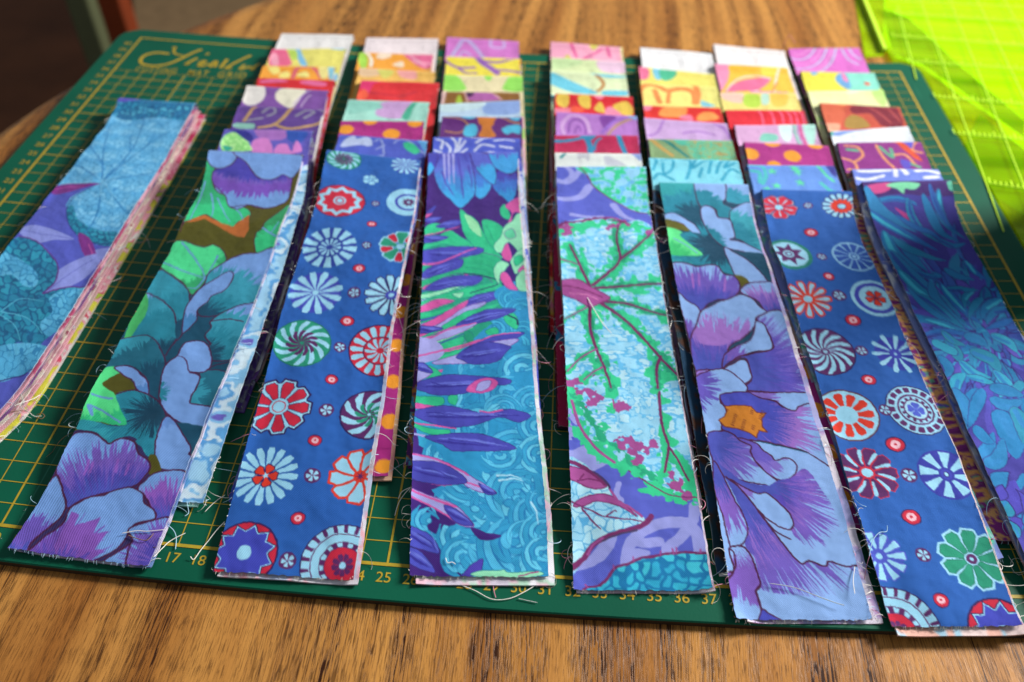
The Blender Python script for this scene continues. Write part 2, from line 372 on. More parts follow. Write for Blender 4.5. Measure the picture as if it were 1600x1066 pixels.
def textmesh(name,s,x,y,h,ang=0.,shear=0.,sp=1.,xs=1.):
    cu=bpy.data.curves.new('t','FONT');cu.body=s;cu.size=1.;cu.align_x='CENTER';cu.align_y='CENTER';cu.offset=.004;cu.shear=shear;cu.space_character=sp
    ob=bpy.data.objects.new('t',cu);SC.collection.objects.link(ob);dg=bpy.context.evaluated_depsgraph_get();me=bpy.data.meshes.new_from_object(ob.evaluated_get(dg))
    bpy.data.objects.remove(ob);bpy.data.curves.remove(cu)
    ca,sa=math.cos(ang),math.sin(ang);k=h/.7
    for v in me.vertices:
        px,py=v.co.x*k*xs,v.co.y*k;v.co=wm(x+px*ca-py*sa,y+px*sa+py*ca,.016)
    me.name=name;return link(name,me,YEL,mat_root)
for x in range(1,55): textmesh('numeral',str(x),x-.05,-.56,.42)
for y in range(1,41): textmesh('numeral',str(y),-.62,y-.05,.42)
# maker's name in flowing script and the line of capitals under it
V=[];F=[]
for P,w in (
([(2.86,38.92),(1.94,38.94),(1.31,38.47),(1.22,37.70),(1.61,37.09),(2.48,36.98),(3.28,37.39),(3.90,38.32),(4.44,39.38),(4.88,39.98)],0.24),
([(2.72,39.86),(2.94,39.97),(3.00,39.41),(3.32,38.98),(4.01,38.75)],0.16),
([(5.00,38.64),(4.74,38.12),(4.50,37.60),(4.75,37.71)],0.22),
([(5.34,37.82),(5.52,38.23),(5.71,38.26),(5.64,37.87),(5.43,37.56),(5.76,37.51),(6.12,37.95)],0.2),
([(6.29,37.44),(6.32,38.11),(6.46,38.38),(6.58,37.89),(6.61,37.49)],0.22),
([(7.04,37.43),(7.08,38.11),(7.12,38.79)],0.24),
([(8.59,39.65),(8.15,38.96),(7.66,38.06),(7.42,37.42),(7.80,37.62)],0.22),
([(8.56,38.21),(8.39,37.51),(8.67,37.62),(9.06,38.02)],0.2),
([(9.55,38.50),(9.36,38.07),(9.18,37.57),(9.41,37.67)],0.2),
([(5.42,39.41),(5.59,39.30)],0.3),
): ribbon(spline(P,False,8) if len(P)>2 else P,w,.016,V,F)
mesh('script_logo',V,F,YEL,mat_root)
textmesh('lettering','CUTTING',2.84,36.35,.75,0.067,0.,1.25,0.52)
textmesh('lettering','MAT',5.77,36.45,.75,0.025,0.,1.25,0.58)
textmesh('lettering','GRID',8.13,36.55,.75,0.069,0.,1.25,0.68)

# =====================================================================================
#  neon ruler and what lies under it
# =====================================================================================
def neon_mat(name,line=False):
    m,nt,b=mat_new(name,.12,.5);L=nt.links.new
    tc=nd(nt,'ShaderNodeTexCoord');mp=nd(nt,'ShaderNodeMapping');mp.inputs['Scale'].default_value=(5,60,1);mp.inputs['Rotation'].default_value=(0,0,-.3);L(tc.outputs['Object'],mp.inputs[0])
    n=nd(nt,'ShaderNodeTexNoise');n.inputs['Scale'].default_value=1.;n.inputs['Detail'].default_value=4;L(mp.outputs[0],n.inputs[0])
    b.inputs['Base Color'].default_value=(.7,.98,.01,1) if not line else (.66,1.,.06,1)
    tr=nd(nt,'ShaderNodeBsdfTransparent');tr.inputs[0].default_value=(.8,1.,.04,1)
    gl=nd(nt,'ShaderNodeBsdfGlossy');gl.inputs['Roughness'].default_value=.1
    mr=nd(nt,'ShaderNodeMapRange');L(n.outputs[0],mr.inputs[0]);mr.inputs[1].default_value=.35;mr.inputs[2].default_value=.7;mr.inputs[3].default_value=.1;mr.inputs[4].default_value=.34
    mx=nd(nt,'ShaderNodeMixShader');
    if line: mx.inputs[0].default_value=.95
    else: L(mr.outputs[0],mx.inputs[0])
    L(tr.outputs[0],mx.inputs[1]);L(b.outputs[0],mx.inputs[2])
    L(mx.outputs[0],nt.nodes['Material Output'].inputs['Surface']);return m
NEON=neon_mat('neon_acrylic');NEONL=neon_mat('neon_acrylic_edge',True)
ur=slab('quilting_ruler',[(0.7506,0.1931),(0.9855,0.7384),(0.5514,0.6741),(0.5460,0.5409),(0.5436,0.4320),(0.5475,0.4324),(0.5565,0.4304),(0.5608,0.4192),(0.5612,0.3900),(0.5618,0.3509),(0.5625,0.3117),(0.5632,0.2723),(0.5640,0.2327),(0.5648,0.1930),(0.5654,0.1631)],TZ+.0012,TZ+.0034,NEON);tag(ur,'transparent neon green quilting ruler with fine grid lines right of the mat','ruler')
def bar(name,p,q,w,z,mat,h,parent):
    p=np.array(p);q=np.array(q);d=(q-p)/np.linalg.norm(q-p);n=np.array([-d[1],d[0]])*w/2
    return slab(name,[p-n,q-n,q+n,p+n],z,z+h,mat,parent)
for p,q in [[(0.5680,0.5176),(0.5559,0.4291)],[(0.5915,0.5459),(0.5633,0.2962)],[(0.6162,0.5493),(0.5835,0.2789)],[(0.6394,0.5524),(0.6213,0.3879)],[(0.6627,0.5556),(0.6550,0.4854)]]:
    p=np.array(p);q=np.array(q);d=q-p;o=bar('ruler_line',p-d*.15,q+d*.25,.0007,TZ+.0036,NEONL,.0003,ur)
for p,q in [[(0.5525,0.4721),(0.6493,0.4689)],[(0.5543,0.4318),(0.6360,0.4305)],[(0.5647,0.5125),(0.6638,0.5108)],[(0.5585,0.3356),(0.6023,0.3332)],[(0.5634,0.2806),(0.5831,0.2775)],[(0.5590,0.3821),(0.6182,0.3790)],[(0.5664,0.5364),(0.6735,0.5388)]]: o=bar('ruler_line',p,np.array(q)+(np.array(q)-np.array(p))*.6,.0004,TZ+.0041,NEONL,.0002,ur)
V=[];F=[]
for p,q in [[(0.5525,0.4721),(0.6493,0.4689)],[(0.5543,0.4318),(0.6360,0.4305)],[(0.5647,0.5125),(0.6638,0.5108)],[(0.5585,0.3356),(0.6023,0.3332)],[(0.5634,0.2806),(0.5831,0.2775)],[(0.5590,0.3821),(0.6182,0.3790)],[(0.5664,0.5364),(0.6735,0.5388)]]:
    p=np.array(p);q=np.array(q)+(np.array(q)-np.array(p))*.6;d=(q-p)/np.linalg.norm(q-p);nn=np.array([-d[1],d[0]])
    for k in range(int(np.linalg.norm(q-p)/.0032)):
        a=p+d*.0032*k;h=.006 if k%4==0 else .0035;b=len(V)
        for w_,hh in ((-.0004,0),(.0004,0),(.0004,h),(-.0004,h)): c_=a+d*w_+nn*hh;V.append((c_[0],c_[1],TZ+.0045))
        F.append((b,b+1,b+2,b+3))
tag(mesh('tick_marks',V,F,NEONL,ur),kind='stuff')
bar('ruler_edge',(0.5513,0.6709),(0.5415,0.4510),.0026,TZ+.0006,NEONL,.0036,ur)
slab_=slab('paper_template',[(0.5470,0.4762),(0.5492,0.4455),(0.5645,0.4327),(0.5804,0.3931),(0.5963,0.3613),(0.5932,0.2614),(0.7848,0.3020),(0.9816,0.7346),(0.5969,0.6779)],TZ+.0003,TZ+.0006,plain('template_paper','e8e8dc',.8));tag(slab_,'pale paper sheet lying under the neon ruler','paper')
gf=slab('fabric_scrap',[(0.5665,0.2699),(0.5762,0.2546),(0.6039,0.2328),(0.6394,0.2665),(0.6055,0.3164),(0.5922,0.3488),(0.5864,0.3699),(0.5616,0.3223)],TZ+.0007,TZ+.001,plain('green_scrap','1c5a30',.9,.2,.35,90));tag(gf,'dark green fabric scrap seen through the neon ruler beside the mat edge','fabric scrap')
gf2=slab('fabric_scrap',[(0.5481,0.4504),(0.5659,0.4377),(0.5831,0.4024),(0.6067,0.3427),(0.6138,0.3634),(0.5931,0.4363),(0.5757,0.5133),(0.5582,0.5285)],TZ+.0007,TZ+.001,plain('green_scrap_two','2a6a34',.9,.2,.35,90));tag(gf2,'narrow dark green fabric piece under the neon ruler at the mat corner','fabric scrap')
mg=bpy.data.objects.new('shadow_caster',None);SC.collection.objects.link(mg);mg.location=(.645,.25,TZ+.0034);tag(mg,'dark blue cup shape added out of view past the mat to cast a shadow','shadow_caster')  # added out of view, only to cast a shadow on the right strip
V=[];F=[];prof=[(.0,.004),(.036,.0),(.041,.004),(.041,.14),(.039,.142),(.037,.14),(.036,.01),(0.,.008)];mm=36
for r,z in prof: V+=[(r*math.cos(2*math.pi*k/mm),r*math.sin(2*math.pi*k/mm),z) for k in range(mm)]
for j in range(len(prof)-1):
    for k in range(mm): F.append((j*mm+k,j*mm+(k+1)%mm,(j+1)*mm+(k+1)%mm,(j+1)*mm+k))
caster_m=plain('blue_glaze','1c2c50',.25,.5)
mesh('caster_body',V,F,caster_m,mg,True)
V=[];F=[];P=[(.04+.028*math.sin(t),0,.052+.032*math.cos(t)) for t in np.linspace(.15,math.pi-.15,12)]
for j,(x,y,z) in enumerate(P):
    for q in range(8): V.append((x+.006*math.cos(q*math.pi/4)*math.sin(.15+j*.26),.006*math.sin(q*math.pi/4),z+.006*math.cos(q*math.pi/4)*math.cos(.15+j*.26)))
for j in range(11):
    for q in range(8): F.append((j*8+q,j*8+(q+1)%8,(j+1)*8+(q+1)%8,(j+1)*8+q))
mesh('handle',V,F,caster_m,mg,True)

ac=slab('acetate_sheet',[(0.5400,0.5443),(0.5261,0.4426),(0.5406,0.4464),(0.5453,0.5352),(0.5507,0.6711),(0.5423,0.6698)],TZ+.0002,TZ+.0008,NEON);tag(ac,'narrow strip of thin yellow-green acetate along the left edge of the neon ruler','plastic sheet')

# =====================================================================================
#  fabric strips
# =====================================================================================
TH=.27
def ztop(i,d,step):
    nn=np.clip(np.asarray(d,float)/step,0,i) if i else np.zeros_like(np.asarray(d,float));return .22+TH*nn
def interp_rows(A,tau):
    n=len(A);q=np.clip(tau,0,1)*(n-1);i=np.minimum(q.astype(int),n-2);f=(tau*(n-1)-i)[:,None]
    # Catmull-Rom through the measured edge points
    p0=A[np.maximum(i-1,0)];p1=A[i];p2=A[i+1];p3=A[np.minimum(i+2,n-1)];g=np.clip(f,0,1)
    s=.5*((2*p1)+(p2-p0)*g+(2*p0-5*p1+4*p2-p3)*g*g+(p3-p0+3*p1-3*p2)*g**3)
    return s+(f-g)*(p2-p1)
def surf(g,X,Yv,k=0):
    """points on the upper face of a strip; X across 0..W, Yv along from the fold (negative = round the fold)"""
    tau=np.maximum(Yv,0)/g['L'];a=interp_rows(g['A'],tau);b=interp_rows(g['B'],tau);u=(X/g['W'])[None,:,None]
    P=a[:,None]*(1-u)+b[:,None]*u;z=ztop(g['i'],g['L']-np.maximum(Yv,0),g['step'])[:,None]*np.ones((1,len(X)))
    r=.21;ang=np.clip(-Yv/r,0,np.pi)
    back=interp_rows(g['A'],np.array([0.]))[0]-interp_rows(g['A'],np.array([.03]))[0];back/=np.linalg.norm(back)
    P=P+back[None,None]*(r*np.sin(ang))[:,None,None];z=z-(r*(1-np.cos(ang)))[:,None]
    YY,XX=np.meshgrid(Yv,X,indexing='ij');wob=g.get('wob',1.)
    far=np.clip(YY/1.5,0,1)
    kc=g['col'];z=z+far*(vnoise(XX*.3+7*kc,YY*.2+3*kc,kc)-.5)*.22+wob*far*((vnoise(XX*.5+7*k,YY*.35+3*k,k)-.5)*.12+(vnoise(XX*1.6+k,YY*.8,k+1)-.5)*.035)
    e=np.clip(1-np.minimum(XX,g['W']-XX)/.5,0,1);z=z+wob*far*e*e*(vnoise(XX*.1+9,YY*.9,k+5)-.25)*.12
    cu=np.clip(1-(g['L']-YY)/.9,0,1)**2*np.clip(1-np.minimum(XX,g['W']-XX)/1.2,0,1)**2;z=z+cu*np.where(XX<g['W']/2,.22*((k*37%10)/10),.22*((k*53%10)/10))
    z=z+(.05 if g['i']==7 else .10)*np.exp(-((YY-.3)/.5)**2)*(.7+.6*vnoise(XX*.6,YY*0,k+9))
    ce=np.clip(1-np.minimum(XX,g['W']-XX)/.2,0,1)*(vnoise(YY*7,XX*0+k,k+3)-.5)*.03
    P=P+np.stack([ce,ce*0],-1)
    return np.concatenate([P,z[...,None]],-1)
def canvas(k,g,y0,y1,rx,ry):
    base,ops=PRINTS[k];C=Canvas(g['W'],y0,y1,rx,ry,base)
    for o in ops: getattr(C,o[0])(*o[1:])
    return C
def build_strip(key,g,label,top,under,seed):
    Wd,L=g['W'],g['L']
    if top:
        nu=int(Wd*30);C=canvas(key,g,-.6,L,2*nu/Wd,48);S=C.small(2)
        rows=S.shape[0];yy=-.6+(np.arange(rows)+.5)/24
        split=int(rows*.5);rear=S[:split//2*2].reshape(split//2,2,S.shape[1],3).mean(1);yr=yy[:split//2*2].reshape(-1,2).mean(1)
        col=np.concatenate([rear,S[split//2*2:]]);ys=np.concatenate([yr,yy[split//2*2:]])
    else:
        nu=int(Wd*14);C=canvas(key,g,-.6,4.2,2*nu/Wd,28);S=C.small(2);y1=-.6+(np.arange(S.shape[0])+.5)/14
        hr=15 if key in ('c2_6','c2_5','c3_5','c1_0','c1_1','c1_2','c4_5','c8_5','c7_5','c4_6','c5_5') else 5;D=canvas(key,g,4.2,L,2*nu/Wd,2*hr);T2=D.small(2);y2=4.2+(np.arange(T2.shape[0])+.5)/hr
        nc=min(S.shape[1],T2.shape[1]);col=np.concatenate([S[:,:nc],T2[:,:nc]]);ys=np.concatenate([y1,y2])
    ny,nx=col.shape[:2];ys=ys.copy();ys[-1]=L;ys[0]=-.62
    xs=np.linspace(0,Wd,nx)
    P=surf(g,xs,ys,seed)
    # ragged cut end
    P[-1,:,1]+=(vnoise(xs*9,xs*0,seed+4)-.5)*.06
    V=P.reshape(-1,3);colv=lin(.03+.95*col.reshape(-1,3));uvv=np.stack(np.meshgrid(xs,ys),-1).reshape(-1,2)  # print colours lifted off black, standing in for sheen on the cloth
    idx=np.arange(ny*nx).reshape(ny,nx)
    F=[np.stack([idx[:-1,:-1],idx[:-1,1:],idx[1:,1:],idx[1:,:-1]],-1).reshape(-1,4)]
    # cut edges: a skirt down both sides and along the front end, paler like raw threads
    loop=np.concatenate([idx[:,0],idx[-1,1:-1],idx[::-1,-1]]);h=.05
    sk=V[loop].copy();sk[:,2]-=h;sc=colv[loop]*.5+np.array(lin([.86,.86,.85]))*.36
    sk0=V[loop].copy();b=len(V);V=np.concatenate([V,sk0,sk]);colv=np.concatenate([colv,sc,sc*.8]);uvv=np.concatenate([uvv,uvv[loop],uvv[loop]])
    m=len(loop);q=np.arange(m-1);F.append(np.stack([b+q,b+m+q,b+m+q+1,b+q+1],-1))
    def finish(name,V,F,colv,uvv,parent=None):
        F=np.concatenate(F);me=bpy.data.meshes.new(name);me.vertices.add(len(V));me.vertices.foreach_set('co',(V*CM).ravel())
        me.loops.add(F.size);me.loops.foreach_set('vertex_index',F.ravel());me.polygons.add(len(F));me.polygons.foreach_set('loop_start',np.arange(len(F))*4);me.polygons.foreach_set('use_smooth',np.ones(len(F),bool))
        me.update(calc_edges=True)
        at=me.color_attributes.new('print','FLOAT_COLOR','POINT');at.data.foreach_set('color',np.concatenate([np.clip(colv*KALB,0,.9),np.ones((len(V),1))],1).ravel())
        uv=me.uv_layers.new(name='cm');uv.data.foreach_set('uv',uvv[F.ravel()].ravel())
        return link(name,me,CLOTH,parent)
    o=finish('fabric_strip' ,V,F,colv,uvv)
    tag(o,label,'fabric strip','strips of printed cotton fanned out in columns on the mat')
    # under half of the folded strip
    dx,df,pal=under;nx2,ny2=(36,150) if top else (8,34)
    ys2=np.linspace(-.1,L+df,ny2);xs2=np.linspace(0,Wd,nx2);Q=surf(g,xs2,np.maximum(ys2,0),seed)
    r2=np.clip(1-ys2/1.6,0,1);Q[...,2]-=(.12+.3*r2**2)[:,None]
    if df>0:
        ex=np.clip(ys2-L,0,9);d=interp_rows(g['A'],np.array([1.]))[0]-interp_rows(g['A'],np.array([.97]))[0];d/=np.linalg.norm(d)
        Q[...,:2]+=(ex)[:,None,None]*0  # interp_rows already runs on past the end
    fr=np.clip(ys2/L,0,1);Q[...,0]+=(dx*(.25+.75*fr))[:,None]
    Q[...,2]=np.maximum(Q[...,2],.03)
    XX,YY=np.meshgrid(xs2,ys2);cc=np.empty((ny2,nx2,3));cc[:]=hx(pal[0])
    if len(pal)>1:
        nn=.65*vnoise(XX*1.4,YY*1.2,seed+20)+.35*vnoise(XX*4,YY*3,seed+21)
        for kk,cx in enumerate(pal[1:]): cc[nn>.48+.1*kk]=hx(cx)
    idx=np.arange(ny2*nx2).reshape(ny2,nx2);F=[np.stack([idx[:-1,:-1],idx[:-1,1:],idx[1:,1:],idx[1:,:-1]],-1).reshape(-1,4)]
    V=Q.reshape(-1,3);cv=lin(cc.reshape(-1,3));uv2=np.stack([XX,YY],-1).reshape(-1,2)
    loop=np.concatenate([idx[:,0],idx[-1,1:-1],idx[::-1,-1]]);sk0=V[loop].copy();sk=sk0.copy();sk[:,2]=np.maximum(sk[:,2]-.085,.005);b=len(V);V=np.concatenate([V,sk0,sk]);cv=np.concatenate([cv,cv[loop]*.8,cv[loop]*.6]);uv2=np.concatenate([uv2,uv2[loop],uv2[loop]])
    m=len(loop);q=np.arange(m-1);F.append(np.stack([b+q,b+m+q,b+m+q+1,b+q+1],-1))
    finish('under_half',V,F,cv,uv2,o)
    return o
def tube(P,r,V,F,k=4):
    P=np.asarray(P,float);n=len(P);d=np.gradient(P,axis=0);d/=np.linalg.norm(d,axis=1)[:,None]+1e-9
    s=np.cross(d,[0,0,1.]);s/=np.linalg.norm(s,axis=1)[:,None]+1e-9;u=np.cross(s,d);b=len(V)
    for j in range(n):
        rr=r*(1 if 0<j<n-1 else .5)
        for q in range(k):
            t=2*math.pi*q/k;V.append(tuple((P[j]+rr*(math.cos(t)*s[j]+math.sin(t)*u[j]))*CM))
    for j in range(n-1):
        for q in range(k): F.append((b+j*k+q,b+j*k+(q+1)%k,b+(j+1)*k+(q+1)%k,b+(j+1)*k+q))
def frays(o,g,seed,nside,mi,long=1.,r=.013,ymin=1.):
    rd=random.Random(seed);V=[];F=[]
    W_,L=g['W'],g['L']
    SL=[]
    for side in (0,1):
        cl=[L-(L-ymin)*rd.random()**1.2 for _ in range(max(3,nside//7))]
        for k in range(nside):
            y=min(L,max(ymin,rd.choice(cl)+rd.gauss(0,.35))) if rd.random()<.6 else L-(L-ymin)*rd.random()**1.2;p0=surf(g,np.array([0. if side==0 else W_,.3 if side==0 else W_-.3]),np.array([y]),seed)[0]
            s=p0[0];out=(p0[0]-p0[1]);out[2]=0;out/=np.linalg.norm(out)
            ln=(.07+1.5*rd.random()**4.5)*long;al=rd.uniform(-1.5,1.5);up_=rd.uniform(-.1,.35);bend=rd.gauss(0,1.3)*(1+ln)
            s=s-np.array([0,0,.03]);pts=[s]
            dr=np.array([out[0]*math.cos(al)-out[1]*math.sin(al),out[0]*math.sin(al)+out[1]*math.cos(al),up_]);m=5 if ln<.4 else 9
            for j in range(m):
                ca,sa=math.cos(bend/m),math.sin(bend/m);dr=np.array([dr[0]*ca-dr[1]*sa,dr[0]*sa+dr[1]*ca,dr[2]-1.1/m]);q=pts[-1]+dr*ln/m;q[2]=max(q[2],.03);pts.append(q)
            f0=len(F);tube(pts,r*rd.uniform(.5,1.),V,F,3);SL+=[rd.choice((0,0,0,1,2))]*(len(F)-f0)
    # threads fringing the cut front end
    for k in range(int(nside*.5)):
        x=W_*rd.random();p0=surf(g,np.array([x,x+.05]),np.array([L]),seed)[0][0];a=rd.uniform(-.5,.5);ln=rd.uniform(.05,.16)
        tube([p0,p0+np.array([a*ln*.4,-ln*.6,-.03]),p0+np.array([a*ln,-ln,-.08])],r*.8,V,F,3);SL+=[0]*6
    fo=mesh('frayed_edge',V,F,THREADM[mi],o)
    for q in ((mi+1)%3,(mi+3)%6): fo.data.materials.append(THREADM[q])
    SL=(SL+[0]*len(F))[:len(F)];fo.data.polygons.foreach_set('material_index',SL)
    tag(fo,kind='stuff');return fo
KALB=0.98
